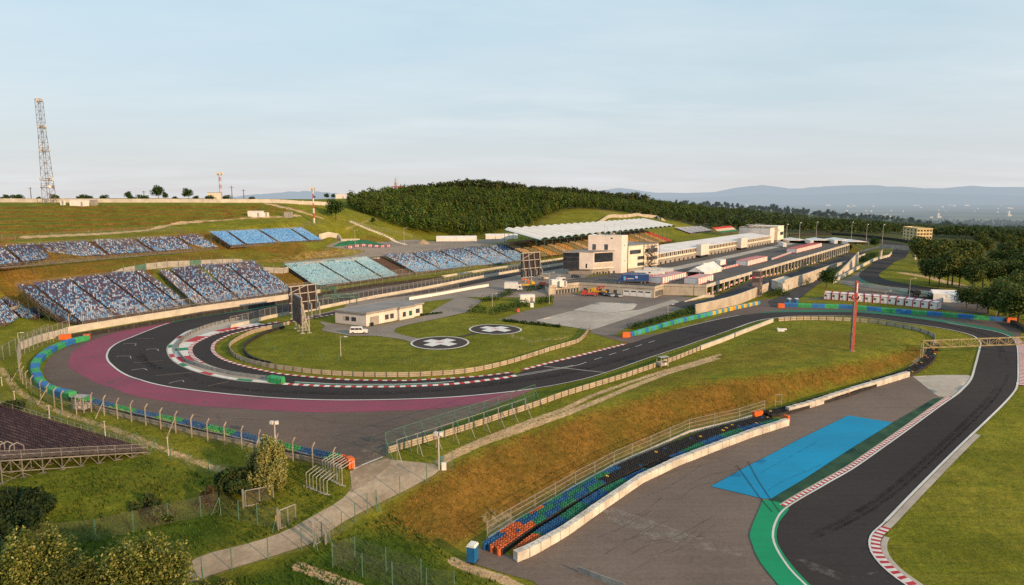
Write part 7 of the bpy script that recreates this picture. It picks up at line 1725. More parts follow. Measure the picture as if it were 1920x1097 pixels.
def car(label, mat, group=None):
    t = thing('car', label, 'car', (0, 0, 0), 0, group); b = MB(); hull([(-2.1, .28), (2.1, .28), (2.15, .62), (1.9, .80), (.95, .92), (-1.75, .95), (-2.12, .85)], 1.76, b); b.build('body', mat, t)
    g = MB(); hull([(.98, .90), (.30, 1.36), (-1.25, 1.38), (-1.95, .93)], 1.66, g, .84, 1.0); g.build('window', M['glass_d'], t); r = MB(); r.box((-.48, 0, 1.40), (1.55, 1.34, .05)); r.build('roof', mat, t); wheels(t, (-1.3, 1.32), .80)
    for s_ in (-1, 1): h = MB(); h.box((2.08, s_ * .62, .68), (.12, .36, .16)); h.build('headlight', M['dish'], t); q = MB(); q.box((-2.08, s_ * .66, .75), (.10, .3, .18)); q.build('tail_light', M['red'], t)
    return t
def van(label):
    t = thing('van', label, 'van', (0, 0, 0)); b = MB(); hull([(-2.5, .35), (2.5, .35), (2.52, .75), (2.3, 1.02), (1.55, 1.16), (-2.46, 1.16)], 1.9, b); b.build('body', M['white'], t); u = MB(); hull([(1.55, 1.15), (.95, 1.82), (.6, 1.95), (-2.2, 1.98), (-2.44, 1.15)], 1.88, u, .86, 1.3); u.build('roof', M['white'], t)
    for s_ in (-1, 1):
        for x0, x1 in ((-2.2, -1.05), (-.95, .1), (.2, 1.15)):
            g = MB(); top = .93 * .885; g.quad((x0, s_ * .955, 1.2), (x1, s_ * .955, 1.2), (min(x1, .75), s_ * .845, 1.78), (x0, s_ * .845, 1.78)); g.build('side_window', M['glass_d'], t)
        h = MB(); h.box((2.42, s_ * .7, .86), (.22, .34, .22)); h.build('headlight', M['dish'], t); q = MB(); q.box((-2.5, s_ * .8, 1.0), (.06, .16, .5)); q.build('tail_light', M['red'], t)
    g = MB(); g.quad((1.56, -.8, 1.2), (1.56, .8, 1.2), (1.0, .72, 1.8), (1.0, -.72, 1.8)); g.build('windscreen', M['glass_d'], t); g = MB(); g.quad((-2.47, .8, 1.25), (-2.47, -.8, 1.25), (-2.30, -.72, 1.78), (-2.30, .72, 1.78)); g.build('rear_window', M['glass_d'], t); bp = MB(); bp.box((2.5, 0, .45), (.15, 1.8, .22)); bp.box((-2.52, 0, .48), (.12, 1.8, .2)); bp.build('bumper', M['plinth'], t); wheels(t, (-1.55, 1.6), .86, .35)
    return t
def truck(label, boxmat, cabmat, L=6.2, h=2.7, cat='truck', logo=None, cab=True):
    t = thing('truck', label, cat, (0, 0, 0)); b = MB(); b.box((-L / 2, 0, 1.0 + h / 2), (L, 2.45, h)); o = b.build('cargo_box', boxmat, t); c = MB(); c.box((-L / 2, 0, .82), (L * .98, 1.0, .3)); c.build('chassis', M['black'], t); e = MB()
    for z in (1.04, 1.0 + h - .04):
        for s_ in (-1, 1): e.bar((0, s_ * 1.235, z), (-L, s_ * 1.235, z), .09)
    e.build('edge_rail', M['steel'], o)
    if logo:
        for s_ in (-1, 1): m = MB(); [m.quad(*[(x, s_ * 1.245, z) for x, z in ((x0, z0), (x1, z0), (x1 + .12 * (z1 - z0), z1), (x0 + .12 * (z1 - z0), z1))], col=cc) for x0, x1, z0, z1, cc in logo]; m.build('lettering', M['vc'], o)
    if cab:
        k = MB(); hull([(.15, .55), (1.95, .55), (2.0, 1.3), (1.55, 2.35), (1.35, 2.6), (.15, 2.6)], 2.2, k, .92, 1.5); k.build('cab', cabmat, t); g = MB(); g.quad((2.01, -.95, 1.4), (2.01, .95, 1.4), (1.6, .9, 2.28), (1.6, -.9, 2.28)); g.build('windscreen', M['glass_d'], t)
        for s_ in (-1, 1): q = MB(); q.quad((.7, s_ * 1.105, 1.45), (1.7, s_ * 1.105, 1.45), (1.45, s_ * 1.03, 2.2), (.7, s_ * 1.03, 2.2)); q.build('side_window', M['glass_d'], t)
    wheels(t, ((1.2,) if cab else ()) + ((-L * .72, -L * .86) if L > 8 else (-L * .72,)), 1.05, .48, .3); return t
def place(t, p, rz): t.location = (float(p[0]), float(p[1]), float(p[2])); t.rotation_euler = (0, 0, rz)
def P4(px, py): return at(px, py, 4.02)
v = van('white minibus parked on the paved drive near the helipads'); place(v, G(673, 626) + [0, 0, .12], R(6))
t = truck('white box truck parked on the pit entry apron', M['white'], M['white'], 5.2, 2.6); place(t, G(970, 546) + [0, 0, .1], R(-8))
t = truck('white lorry with red cab parked alone on the paddock deck', M['white'], M['red'], 8, 2.7); place(t, P4(1356, 499), SROT)
LG = [(-6.4, -5.4, 2.2, 3.2, (.35, .45, .62)), (-4.8, -2.2, 1.9, 2.25, (.5, .5, .55)), (-2.1, -1.6, 1.8, 2.4, (.5, .08, .06)), (-1.5, -.7, 1.4, 3.0, (.10, .35, .55))]
t = truck('dark blue articulated trailer truck nearest the deck edge', M['bluep'], M['bluep'], 11, 2.9, logo=LG); place(t, P4(1166, 531), R(176))
t = truck('second dark blue truck, right behind the nearest one on the deck', M['bluep'], M['bluep'], 8.5, 2.9, logo=LG[:2]); place(t, P4(1210, 529), R(-10)); 
LW = [(-8, -5, 1.7, 2.1, (.5, .06, .06)), (-4.6, -3, 1.7, 2.1, (.2, .2, .22)), (-7, -6, 2.7, 3.2, (.05, .05, .06))]
t = truck('white race transporter trailer behind the blue trucks', M['white'], M['darkcar'], 13, 2.9, logo=LW); place(t, P4(1246, 524), R(-12)); t = truck('another white race transporter trailer next to the awning tent', M['white'], M['darkcar'], 13, 2.9, logo=LW); place(t, P4(1262, 519), R(-14))
cs = 'cars at the lower garage doors'
for k, (px, py, rz, mt, lb) in enumerate(((1131,554,-70,'darkcar','dark car parked beside the rescue trucks at the garages'),(1145,556,-74,'silver','silver car parked between two others at the garages'),(1160,557,-76,'silver','silver car parked rightmost at the garages, nearest the garage doors'))): c = car(lb, M[mt]); place(c, G(px, py) + [0, 0, .08], R(rz))
for px, py, rz, mt, lb in ((1051,524,12,'white','white car parked by the glazed control building'),(1080,521,8,'darkcar','dark blue car parked below the glazed control building'),(1020,535,15,'redcar','dark red car behind the pit entry hedge')): c = car(lb, M[mt]); place(c, G(px, py) + [0, 0, .08], R(rz))
c = car('dark car parked at the foot of the escape stair', M['darkcar']); place(c, (70, 339.5, 4.0), R(20))
def crane_truck(label, base, rz, body, jib):
    t = thing('recovery_truck', label, 'truck', (0, 0, 0)); b = MB(); b.box((-1.6, 0, .95), (4.6, 2.3, .45)); b.build('flatbed', body, t); k = MB(); hull([(.8, .5), (2.5, .5), (2.5, 1.2), (2.1, 2.2), (.8, 2.3)], 2.2, k, .9, 1.4); k.build('cab', body, t); g = MB(); g.quad((2.5, -.9, 1.3), (2.5, .9, 1.3), (2.15, .85, 2.1), (2.15, -.85, 2.1)); g.build('windscreen', M['glass_d'], t)
    j = MB(); j.tube((-.2, 0, 1.1), (-.2, 0, 2.9), .22, .2, 8); j.bar((-.2, 0, 2.9), (-3.2, .1, 3.4), .32); j.bar((-3.2, .1, 3.4), (-1.4, .15, 2.0), .24); j.build('crane_arm', jib, t); wheels(t, (-2.8, 1.6), 1.0, .45, .28); place(t, base, rz)
crane_truck('red recovery truck with folded yellow crane at the lower garages', G(1103, 555) + [0, 0, .08], R(170), M['red'], M['yellow']); crane_truck('yellow recovery truck with red crane beside the red one', G(1120, 551) + [0, 0, .08], R(160), M['yellow'], M['red'])
crane_truck('small yellow crane truck behind the white box truck at the pit entry', G(992, 538) + [0, 0, .08], R(10), M['yellow'], M['orange'])
b = G(988, 567); hut('cabin', 'white portable cabin on the strip beside the car park hedge', 'cabin', b, 5.6, 2.6, 2.9, .22, M['white'], M['roofwhite'], .1); b = G(997, 576); hut('cabinet', 'small white box beside the car park kerb', 'cabinet', b, 1.2, 1.0, 1.4, .2, M['white'], M['roofwhite'], .08, False)
b = P4(1043, 535.5); hut('cabin', 'white cabin on the roof terrace corner left of the garages', 'cabin', b, 4.5, 2.6, 2.5, .2, M['white'], M['roofwhite'], .1); b = P4(1055, 536); hut('cabin', 'second smaller white cabin beside the terrace corner cabin', 'cabin', b, 3, 2.2, 2.0, .2, M['white'], M['roofwhite'], .1)
b = G(971, 585); t = thing('red_cover', 'red tarpaulin-covered box standing in front of the car park hedge', 'box', b); m = MB(); m.box((b[0], b[1], b[2] + .55), (1.2, 1.0, 1.1), .3, taper=.75); m.build('cover', M['redm'], t); m = MB(); m.box((b[0], b[1], b[2] + 1.14), (.8, .7, .1), .3); m.build('flap', M['redm'], t)
# service yard behind the stands
for (px, py, L, lb) in ((856,452,26,'long white tent with green ends below the wood'),(940,447.5,22,'second white tent partly behind the roofed stand')):
    b = G(px, py); tent(lb, b, .12, L, 6, 2.4, 3.4)
def mound():
    P = [G(626,463), G(716,462), G(712,457), G(690,453.5), G(648,454.5)]; c = sum(P) / 5; t = thing('covered_mound', 'grass green netting stretched over a mound behind the turquoise stand', 'mound', (c[0], c[1], hz(c[0], c[1]))); mb = MB(); Q = smooth([p[:2] for p in P], 4, True); n = len(Q); rings = [(1, 0), (.8, .9), (.5, 1.4), (.02, 1.5)]
    for r in range(3):
        for i in range(n):
            q = []
            for (f, h), j in ((rings[r], i), (rings[r], (i + 1) % n), (rings[r + 1], (i + 1) % n), (rings[r + 1], i)): p = c[:2] + (Q[j] - c[:2]) * f; q.append((*p, hz(*p) + h))
            mb.quad(*q)
    mb.build('netting', M['astrog'], t, True)
M['astrog'] = noisy('green_netting', (.012, .10, .045), (.025, .15, .07), .4, .9, 4); mound()
def hoardings():
    Q = resample([G(650,467)[:2], G(734,463)[:2]], 5.0); t = thing('advert_boards', 'row of dark boards with white and red ovals below the green mound', 'sign', (*Q[0], hz(*Q[0])))
    for i in range(len(Q) - 1):
        m = MB(); a, b_ = lerp(Q[i], Q[i + 1], .02), lerp(Q[i], Q[i + 1], .98); z = hz(*a); d = (b_ - a) / np.linalg.norm(b_ - a); nn = np.array([d[1], -d[0]]); L = np.linalg.norm(b_ - a)
        def rc(x0, x1, z0, z1, col, o): m.quad(*[(*(a + d * x * L + nn * o), z + zz) for x, zz in ((x0, z0), (x1, z0), (x1, z1), (x0, z1))], col=col)
        rc(0, 1, .1, 1.6, (.10, .06, .10), 0); rc(.25, .8, .35, 1.35, (.62, .55, .54), .03); rc(.3, .7, .55, 1.15, (.50, .07, .07), .05); m.build('board', M['vc'], t); p = MB(); p.bar((*a, z), (*a, z + 1.7), .12); p.build('post', M['steel'], t)
hoardings()
wall_thing('service_wall', 'pale low retaining wall with railing right of the bright blue stand', [G(598,449)[:2], G(634,447.5)[:2], G(640,452)[:2], G(674,452)[:2]], [2.6, 2.6, 1.2, 1.2], .4, M['concrete_w'])
for i, (px, py) in enumerate(((583,0),)): pass
rp = smooth([G(a, b)[:2] for a, b in ((655,415),(690,430),(730,447),(760,459))], 3); t = thing('stair_path', 'long straight concrete stairway down the slope left of the wood', 'stairs', (*rp[4], hz(*rp[4]))); m = MB(); A_, B_ = offset(rp, 1.3), offset(rp, -1.3)
for i in range(len(rp) - 1):
    for k in range(3): a0, b0, a1, b1 = lerp(A_[i], A_[i + 1], k / 3), lerp(B_[i], B_[i + 1], k / 3), lerp(A_[i], A_[i + 1], (k + 1) / 3), lerp(B_[i], B_[i + 1], (k + 1) / 3); z = max(hz(*a0), hz(*a1), hz(*b0), hz(*b1)) + .12; m.quad((*a0, z), (*a1, z), (*b1, z), (*b0, z)); m.quad((*a1, z), (*a1, z - .8), (*b1, z - .8), (*b1, z)); m.quad((*b0, z), (*b1, z), (*b1, z - 1), (*b0, z - 1))
m.build('tread', M['concrete_w'], t); hr = MB(); q = [(*p, hz(*p) + 1.1) for p in A_]; [hr.bar(a, b, .07) for a, b in zip(q, q[1:])]; hr.build('handrail', M['steel'], t)
wall_thing('hill_wall', 'stepped pale concrete wall on the grassy hill above the white roof', [at(1115,410.5,20.5)[:2], at(1140,408.5,20)[:2], at(1232,405.5,19)[:2], at(1240,410,18)[:2], at(1252,411,17)[:2]], [2.2, 2.8, 2.8, 2.2, 2.0], .5, M['concrete'])
# far end of the circuit
def yellow_building():
    p = at(1718, 454, 1.5); t = thing('apartment_block', 'yellow sunlit four-storey building with dark window openings beyond the far loop', 'building', (p[0], p[1], hz(p[0], p[1]))); z = hz(p[0], p[1]) - .5; A, B = at(1692, 449, 1.5)[:2], p[:2]; s = p[1] / 1281; C = B + np.array([30 * s, 2 * s]); D = A + np.array([27 * s, 12 * s]); H_ = 26 * s; m = MB(); m.prism([tuple(A), tuple(B), tuple(C), tuple(D)], z, z + H_); m.build('wall', M['yelwall'], t); r = MB(); parapet(r, [A, B, C, D], z + H_, .6, .8); r.build('parapet', M['yelwall'], t)
    for fl in range(4):
        face_windows(t, B, C, z + 1.2 + fl * H_ * .24, z + fl * H_ * .24 + 2.5, 5, 1.7, M['glass_d'], .1); face_windows(t, A, B, z + 1.2 + fl * H_ * .24, z + fl * H_ * .24 + 2.6, 4, 2.6, M['glass_d'], .1)
M['yelwall'] = noisy('yellow_render', (.60, .44, .20), (.70, .55, .30), .2, .8, 4); yellow_building()
def footbridge():
    A, B = at(1650, 479, 0), at(1717, 484, 0); z = 5.2; t = thing('footbridge', 'covered pale footbridge crossing the far loop of track', 'bridge', A); A, B = A[:2] + [0, 0], B[:2]; m = MB(); m.bar((*A, z), (*B, z), 2.6, .5); m.build('deck', M['concrete'], t); p = MB(); d = (B - A) / np.linalg.norm(B - A); nn = np.array([d[1], -d[0]]) * 1.35
    for s_ in (-1, 1): p.bar((*(A + nn * s_), z + 1.2), (*(B + nn * s_), z + 1.2), .08, 2.2)
    p.build('side_panel', M['sheetmetal'], t); f = MB(); n = 14
    for k in range(n + 1): q = lerp(A, B, k / n) + nn * 1.05; f.bar((*q, z), (*q, z + 2.5), .12)
    f.build('frame', M['steel'], t)
    for k in (.02, .98): q = lerp(A, B, k); c = MB(); c.box((*q, z / 2 - .5), (1.0, 2.0, z + 1), math.atan2(d[1], d[0])); c.build('pier', M['concrete'], t)
    e = MB(); q = A - d * 14; e.bar((*q, 1.0), (*A, z), 2.4, .5); e.bar((*(q + nn), 2), (*(A + nn), z + 1), .1, 1); e.build('ramp', M['concrete'], t)
footbridge()
for k_, (px, py, lb) in enumerate(((1462,463,'white trailer at the far end of the paddock, nearest the floodlights'),(1512,458,'white trailer between the far marquees'),(1556,457,'white trailer right of the middle far marquee'))): t = truck(lb, M['white'], M['white'], 14, 2.9, cab=False); place(t, at(px, py, 3.3), SROT + .5)
t = truck('black open truck parked on the lot behind the small cabins', M['black'], M['black'], 7, 1.6); place(t, G(1710, 553) + [0, 0, .1], R(75))
b = G(1768, 564); t = tent('white marquee with sloping roof on the lot beside the far trees', b, R(-14), 9, 6, 3.0, 4.4); b = G(1790, 566); tent('long low white awning right of the marquee by the far trees', b, R(-14), 10, 6, 1.6, 2.6)
c = car('light blue car beside the white marquee on the far lot', M['bluecar'] if 'bluecar' in M else M['toiletb']); place(c, G(1752, 562) + [0, 0, .08], R(40))
wall_thing('loop_wall', 'pale low wall along the left side of the far loop of track', smooth([G(a, b)[:2] for a, b in ((1562,532),(1603,508),(1640,489),(1672,476))], 3), [1.6] * 10, .4, M['concrete_w']); wall_thing('loop_wall', 'pale straight wall between the far lot and the far loop run-off', [G(a, b)[:2] for a, b in ((1570,531),(1640,541),(1740,552),(1790,556))], [1.3] * 4, .4, M['concrete_w'])
belt('dark curved belt along the far first corner under the floodlights', [(1480,443),(1560,441),(1640,447),(1690,453),(1725,460)], 2.2, 1)
for k, (px, py, w_) in enumerate(((1466,619,2.6),(1464,622,1.8))): b = G(px, py); t = thing('pipe_section', ('curved' if k == 0 else 'straight') + ' white pipe section lying on the plateau grass', 'pipe', b); m = MB(); r_ = .28; m.tube((b[0] - w_ / 2, b[1], b[2] + .25), (b[0] + w_ / 2, b[1] - .3, b[2] + .25), r_, r_, 10); (m.tube((b[0] - w_ / 2, b[1], b[2] + .25), (b[0] - w_ * .3, b[1] + 1.2, b[2] + .25), r_, r_, 10) if k == 0 else None); m.build('pipe', M['white'], t)
# low frame with mesh beside the tyre end, foreground and sand heap
b = G(1453, 765); t = thing('access_frame', 'slim upright steel frame behind the black tyres, by the orange barrier', 'frame', b); m = MB(); [m.bar((b[0] + x, b[1], b[2] - .2), (b[0] + x, b[1], b[2] + 2.9), .09) for x in (0, 1.3)]; [m.bar((b[0], b[1], b[2] + z), (b[0] + 1.3, b[1], b[2] + z), .08) for z in (1.4, 2.9)]; m.build('frame', M['steel'], t); m = MB(); [m.box((b[0] + x, b[1], b[2] + .03), (.3, .3, .1)) for x in (0, 1.3)]; m.build('foot', M['steel'], t)
b = G(793, 457); t = thing('sand_heap', 'pale heap of sand in the yard beside the white tents', 'heap', b); m = MB(); m.lathe([(4.6, -.2), (3.2, 1.0), (1.6, 2.0), (.4, 2.6), (0, 2.65)], tuple(b), 14); m.build('heap', M['dirt'], t, True)
# skid marks and chalky streaks
M['skid'] = noisy('rubber_marks', (.018, .016, .017), (.035, .03, .03), .4, .8, 4); M['streak'] = noisy('dusty_streak', (.30, .26, .23), (.42, .37, .33), .6, .9, 6)
for k, px in enumerate(([(1381,874),(1400,900),(1425,935),(1448,962)], [(1402,866),(1420,900),(1445,938),(1462,962)])): ribbon('tyre_mark', smooth(GL(px), 4), -.055, .055, .18, M['skid'], res=1.2)
def smear(name, c, lo, hi, k):
    m, nt, b, out = new_mat(name); b.inputs['Base Color'].default_value = (*c, 1); b.inputs['Roughness'].default_value = .9; v = wpos(nt); t_ = N(nt, 'ShaderNodeBsdfTransparent'); mx = N(nt, 'ShaderNodeMixShader')
    nt.links.new(mth(nt, 'MULTIPLY', ramp(nt, noise(nt, v, .55, 6, .65), lo, hi), k), mx.inputs[0]); nt.links.new(t_.outputs[0], mx.inputs[1]); nt.links.new(b.outputs[0], mx.inputs[2]); nt.links.new(mx.outputs[0], out.inputs[0]); return m
M['smear'] = smear('chalky_dust', (.42, .38, .34), .42, .78, .55); M['rub'] = smear('worn_rubber', (.020, .017, .016), .34, .75, .34); M['smear2'] = smear('faint_chalk', (.40, .37, .34), .48, .78, .35); M['rubp'] = smear('dry_mud', (.30, .23, .16), .40, .70, .6)
sheet('dust_streak', GL([(1127,954),(1150,952),(1180,962),(1215,975),(1320,1012),(1424,1040),(1424,1050),(1300,1027),(1240,1012),(1200,1000),(1160,985),(1135,970)]), .075, M['smear'], 1.6)
sheet('dust_streak', GL([(1170,985),(1195,990),(1225,1003),(1232,1016),(1205,1006)]), .077, M['smear'], 1.6)
sheet('dust_streak', GL([(1478,1048),(1520,1052),(1560,1072),(1596,1080),(1662,1072),(1600,1086),(1578,1090),(1520,1070)]), .125, M['smear2'], 1.6)
sheet('dust_streak', GL([(660,860),(690,835),(700,810),(712,830),(722,850),(740,866),(700,900),(650,930),(662,890)]), .1, M['rubp'], 2)
rr_ = random.Random(17)
for k in range(22):                                                    # arcs of old rubber on both run-off areas and the racing line
    if k < 12: x0, y0 = rr_.uniform(1120, 1290), rr_.uniform(880, 1050); pts = [(x0, y0), (x0 + rr_.uniform(25, 60), y0 - rr_.uniform(5, 25)), (x0 + rr_.uniform(80, 150), y0 - rr_.uniform(30, 60))]; o_ = .085
    elif k < 20: x0, y0 = rr_.uniform(240, 700), rr_.uniform(775, 830); pts = [(x0, y0 - 12), (x0 + rr_.uniform(40, 80), y0), (x0 + rr_.uniform(100, 180), y0 + rr_.uniform(-2, 12))]; o_ = .085
    else: x0 = rr_.uniform(1375, 1500); y0 = rr_.uniform(850, 930); pts = [(x0, y0), (x0 + 45, y0 - rr_.uniform(18, 30)), (x0 + 110, y0 - rr_.uniform(50, 70))]; o_ = .165
    ribbon('tyre_mark', smooth(GL(pts), 5), -.10, .10, o_, M['rub'], res=1.2)
for px, w_ in (([(330,690),(400,722),(520,735),(680,739),(800,734),(920,722),(1040,705),(1150,678),(1300,634),(1420,598)], 1.3), ([(1886,690),(1855,745),(1760,838),(1660,925),(1560,985),(1500,1010)], 1.5), ([(1540,590),(1640,590),(1740,603),(1830,623),(1872,650),(1886,690)], 1.2), ([(262,660),(280,682),(330,703)], 1.2)):
    base_ = smooth(GL(px), 6)
    for k in range(9): o_ = rr_.gauss(0, w_ * .6); ww = rr_.uniform(.10, .32); n_ = len(base_); i0 = int(rr_.uniform(0, .25) * n_); ribbon('racing_line', offset(base_, o_)[i0:int(rr_.uniform(.75, 1) * n_)], -ww, ww, .122 + .001 * k, M['rub'], res=2)
# rough grass: blades in tufts on the banks and meadows near the camera
def tufts(name, poly, per, h, cols, seed, maxr=400):
    rng = np.random.default_rng(seed); P = np.array([p[:2] for p in poly]); x0, y0 = P.min(0); x1, y1 = P.max(0); n = int((x1 - x0) * (y1 - y0) * per); X = rng.uniform(x0, x1, n); Y = rng.uniform(y0, y1, n); m = inpoly(X, Y, poly)
    for B in SHEETS:
        b = np.array([p[:2] for p in B]); q = (X > b[:, 0].min()) & (X < b[:, 0].max()) & (Y > b[:, 1].min()) & (Y < b[:, 1].max()) & m; iq = np.where(q)[0]
        if len(iq): m[iq[inpoly(X[iq], Y[iq], B)]] = False
    cl = np.sin(X * .55 + 1.3 * np.sin(Y * .31)) * np.sin(Y * .47 + 1.1 * np.sin(X * .23)); m &= rng.random(n) < .55 + .45 * cl; X, Y = X[m], Y[m]; Z = hzv(X, Y); n = len(X); a = rng.uniform(0, 3.14, n); H = h * rng.uniform(.4, 1.3, n); W = H * rng.uniform(.35, .8, n); lx, ly = rng.normal(0, .3, n) * H, rng.normal(0, .3, n) * H
    dx, dy = np.cos(a) * W, np.sin(a) * W; z = np.stack
    V = z([z([X - dx * .5, Y - dy * .5, Z - .05], 1), z([X + dx * .5, Y + dy * .5, Z - .05], 1), z([X + dx * .35 + lx, Y + dy * .35 + ly, Z + H], 1), z([X - dx * .15 + lx, Y - dy * .15 + ly, Z + H * .8], 1)], 1); c = np.array(cols); C = c[rng.integers(0, len(c), n)] * rng.uniform(.6, 1.3, (n, 1)); o = mesh_from(name, V, C, M['leaf']); o['kind'] = 'stuff'
bankp = GL([(1705,648),(1685,656),(1600,679),(1500,697),(1400,708),(1280,722),(1130,765),(1000,803),(880,855),(800,895),(720,965),(790,1005),(862,1030)]) + GL(FOOT[1:])
tufts('dry_grass', bankp, 9, .22, [(.22, .13, .028), (.26, .155, .036), (.17, .11, .024), (.12, .11, .018), (.30, .19, .05)], 71)
tufts('meadow_grass', GL([(0,905),(120,890),(275,858),(420,900),(560,870),(600,880),(640,930),(500,1015),(380,1035),(300,1100),(0,1100)]), 9, .34, [(.035, .075, .010), (.055, .10, .014), (.075, .115, .018), (.10, .11, .02)], 72)
tufts('meadow_grass', GL([(410,1095),(560,1045),(650,995),(730,960),(800,1010),(870,1060),(960,1110),(420,1130)]), 12, .34, [(.035, .078, .010), (.050, .10, .012), (.07, .115, .016)], 73)
tufts('meadow_grass', GL([(0,720),(60,770),(140,800),(330,850),(640,900),(560,880),(330,820),(140,770),(60,735),(20,690)]), 6, .22, [(.06, .10, .014), (.09, .115, .02), (.12, .12, .03)], 74)
# ---------------------------------------------------------------- the ground: one sheet from the drone's feet to the horizon
def build_ground():
    ang = np.radians(np.arange(-52, 52.01, .14)); rad = np.concatenate([np.geomspace(40, 1200, 500), np.geomspace(1260, 60000, 90)])
    A, Rr = np.meshgrid(ang, rad); X = np.sin(A) * Rr; Y = np.cos(A) * Rr - 6
    Z = hzv(X, Y)
    x, y = X.ravel(), Y.ravel(); low = np.zeros(x.shape)
    for B in SHEETS:
        b = np.array([p[:2] for p in B]); m = np.where((x > b[:, 0].min()) & (x < b[:, 0].max()) & (y > b[:, 1].min()) & (y < b[:, 1].max()))[0]
        if len(m) == 0: continue
        ins = inpoly(x[m], y[m], B); mm = m[ins]
        d = distpoly(x[mm], y[mm], B); rr = np.hypot(x[mm], y[mm])
        low[mm] = np.maximum(low[mm], np.clip(d / (0.004 * rr + .2) - .6, 0, 1) * .25)
    Z = Z.ravel() - low
    def soft(poly, s): 
        d = distpoly(x, y, poly); return np.where(inpoly(x, y, poly), np.clip(.5 + d / s, 0, 1), np.clip(.5 - d / s, 0, 1))
    def line(path, w, s):
        return np.clip(1 - (distpoly(x, y, path, False) - w) / s, 0, 1)
    dry = np.zeros(x.shape); dirt = np.zeros(x.shape); lush = np.zeros(x.shape); straw = np.zeros(x.shape)
    # banks get drier with slope
    e = 1.5
    sx = (hzv(x + e, y) - hzv(x - e, y)) / (2 * e); sy = (hzv(x, y + e) - hzv(x, y - e)) / (2 * e); slope = np.hypot(sx, sy)
    near = np.hypot(x, y) < 900
    bank = soft(GL([(1712,650),(1690,664),(1600,680),(1500,697),(1400,708),(1280,722),(1130,765),(1000,803),(880,855),(790,900),(700,985),(780,1010),(862,1030)]) + GL(FOOT[1:]), 4)
    dry = np.maximum(dry, bank * .92)
    terr = soft(TERRACE, 10); lush = np.maximum(lush, terr * .30 * (slope < .12)); dry = np.maximum(dry, terr * np.clip((slope - .10) * 4.5, 0, 1))
    hill = soft([ST(-200,-62), ST(-60,-62), ST(-20,-66), ST(-10,-100), ST(-60,-120), ST(-200,-100)], 8)
    dry = np.maximum(dry, hill * np.clip(.25 + (slope - .1) * 2.2, 0, 1))
    for L in ([(0,525),(140,510),(300,497),(430,488),(420,470),(200,488),(0,500)],):
        dry = np.maximum(dry, soft(GL(L), 4) * .75)
    straw = np.maximum(straw, soft(GL([(470,490),(560,478),(640,464),(700,470),(600,484),(540,491)]), 3) * .9)
    dry = np.maximum(dry, soft(GL([(520,478),(640,462),(655,486),(540,494),(470,492)]), 4) * .7)
    dry = np.maximum(dry, soft([ST(-80,-32), ST(-46,-30), ST(-46,-60), ST(-66,-62)], 4) * .85)
    dry = np.maximum(dry, soft([ST(-150,-20), ST(60,-18), ST(60,-28), ST(-150,-29)], 3) * .45)
    dry = np.maximum(dry, soft(GL([(560,445),(700,440),(760,452),(640,452),(600,450)]), 5) * .6)
    dry = np.maximum(dry, soft(GL([(900,868),(1010,820),(1200,745),(1340,715),(1420,650),(1300,660),(1130,730),(900,810)]), 10) * .45)
    dry = np.maximum(dry, soft(GL([(1060,690),(1240,640),(1170,635),(1080,652),(1000,676)]), 5) * .35)
    dry = np.maximum(dry, soft(GL([(180,890),(330,860),(420,900),(300,930),(200,930)]), 6) * .3)
    dirt = np.maximum(dirt, soft(GL([(1105,393),(1130,392),(1190,408),(1160,410)]), 8) * .42)
    dry = np.maximum(dry, soft(GL([(940,452),(1260,418),(1190,400),(1090,390),(1010,412)]), 10) * .25)
    for L, wd, s, k in (([(826,866),(900,832),(1000,797),(1060,776),(1120,752),(1180,727),(1250,700),(1345,672)],   .45, .8, .95),([(840,855),(900,826),(1000,787),(1060,766),(1110,742),(1170,720),(1230,700),(1290,683),(1350,665)],   .4, .7, .85),
                    ([(850,1052),(880,1066),(940,1085),(980,1105)], .5, .8, .8),([(560,1062),(610,1080),(680,1105)], .5, .8, .8),
                    ([(45,444),(200,438),(270,432),(330,420),(420,412),(520,407),(560,404)], 1.0, 1.6, .95),([(500,382),(545,392),(580,402),(600,408)], 1.5, 1.5, .9),
                    ([(0,690),(30,730),(90,765),(180,795),(300,840),(380,870),(450,890)], .5, 1.2, .55),
                    ([(925,612),(960,630),(1000,640),(1060,633)], .8, 5, .45),([(1720,640),(1690,625),(1600,605)], .4, 1.2, .3),
                    ([(1752,640),(1735,668),(1712,690)], .7, 1.2, .7),([(1695,512),(1740,520),(1800,535),(1840,548)], 2, 4, .8),
                    ([(1330,640),(1400,648),(1460,652)], 1.0, 5, .4),([(650,430),(720,412),(700,405)], .8, 2, .5)):
        dirt = np.maximum(dirt, line(GL(L), wd, s) * k)
    dry = np.maximum(dry, soft(GL([(1240,690),(1400,640),(1500,615),(1690,625),(1700,640),(1600,672),(1400,700),(1280,715)]), 14) * .42)
    dirt = np.maximum(dirt, soft(GL([(893,960),(912,945),(950,948),(985,975),(930,1005),(905,1005)]), 2) * .5)
    dirt = np.maximum(dirt, soft(GL([(1080,400),(1120,388),(1160,402),(1110,405)]), 4) * .35)
    lush = np.maximum(lush, soft(GL([(0,960),(230,960),(420,935),(470,1005),(300,1060),(0,1097)]), 6) * .9)  # shade over the lower left, painted in as darker grass
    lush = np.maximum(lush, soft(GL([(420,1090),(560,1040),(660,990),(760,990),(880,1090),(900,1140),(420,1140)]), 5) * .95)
    lush = np.maximum(lush, soft(GL([(440,650),(600,690),(760,692),(900,680),(1050,640),(980,620),(760,600),(600,612),(500,620)]), 5) * .1)
    lush = np.maximum(lush, soft(GL([(722,848),(800,812),(870,782),(1000,733),(1135,703),(1240,668),(1240,676),(1000,748),(800,832),(726,856)]), 2) * .7)
    lush = np.maximum(lush, soft(GL([(0,840),(270,850),(420,900),(250,960),(0,960)]), 6) * .5)
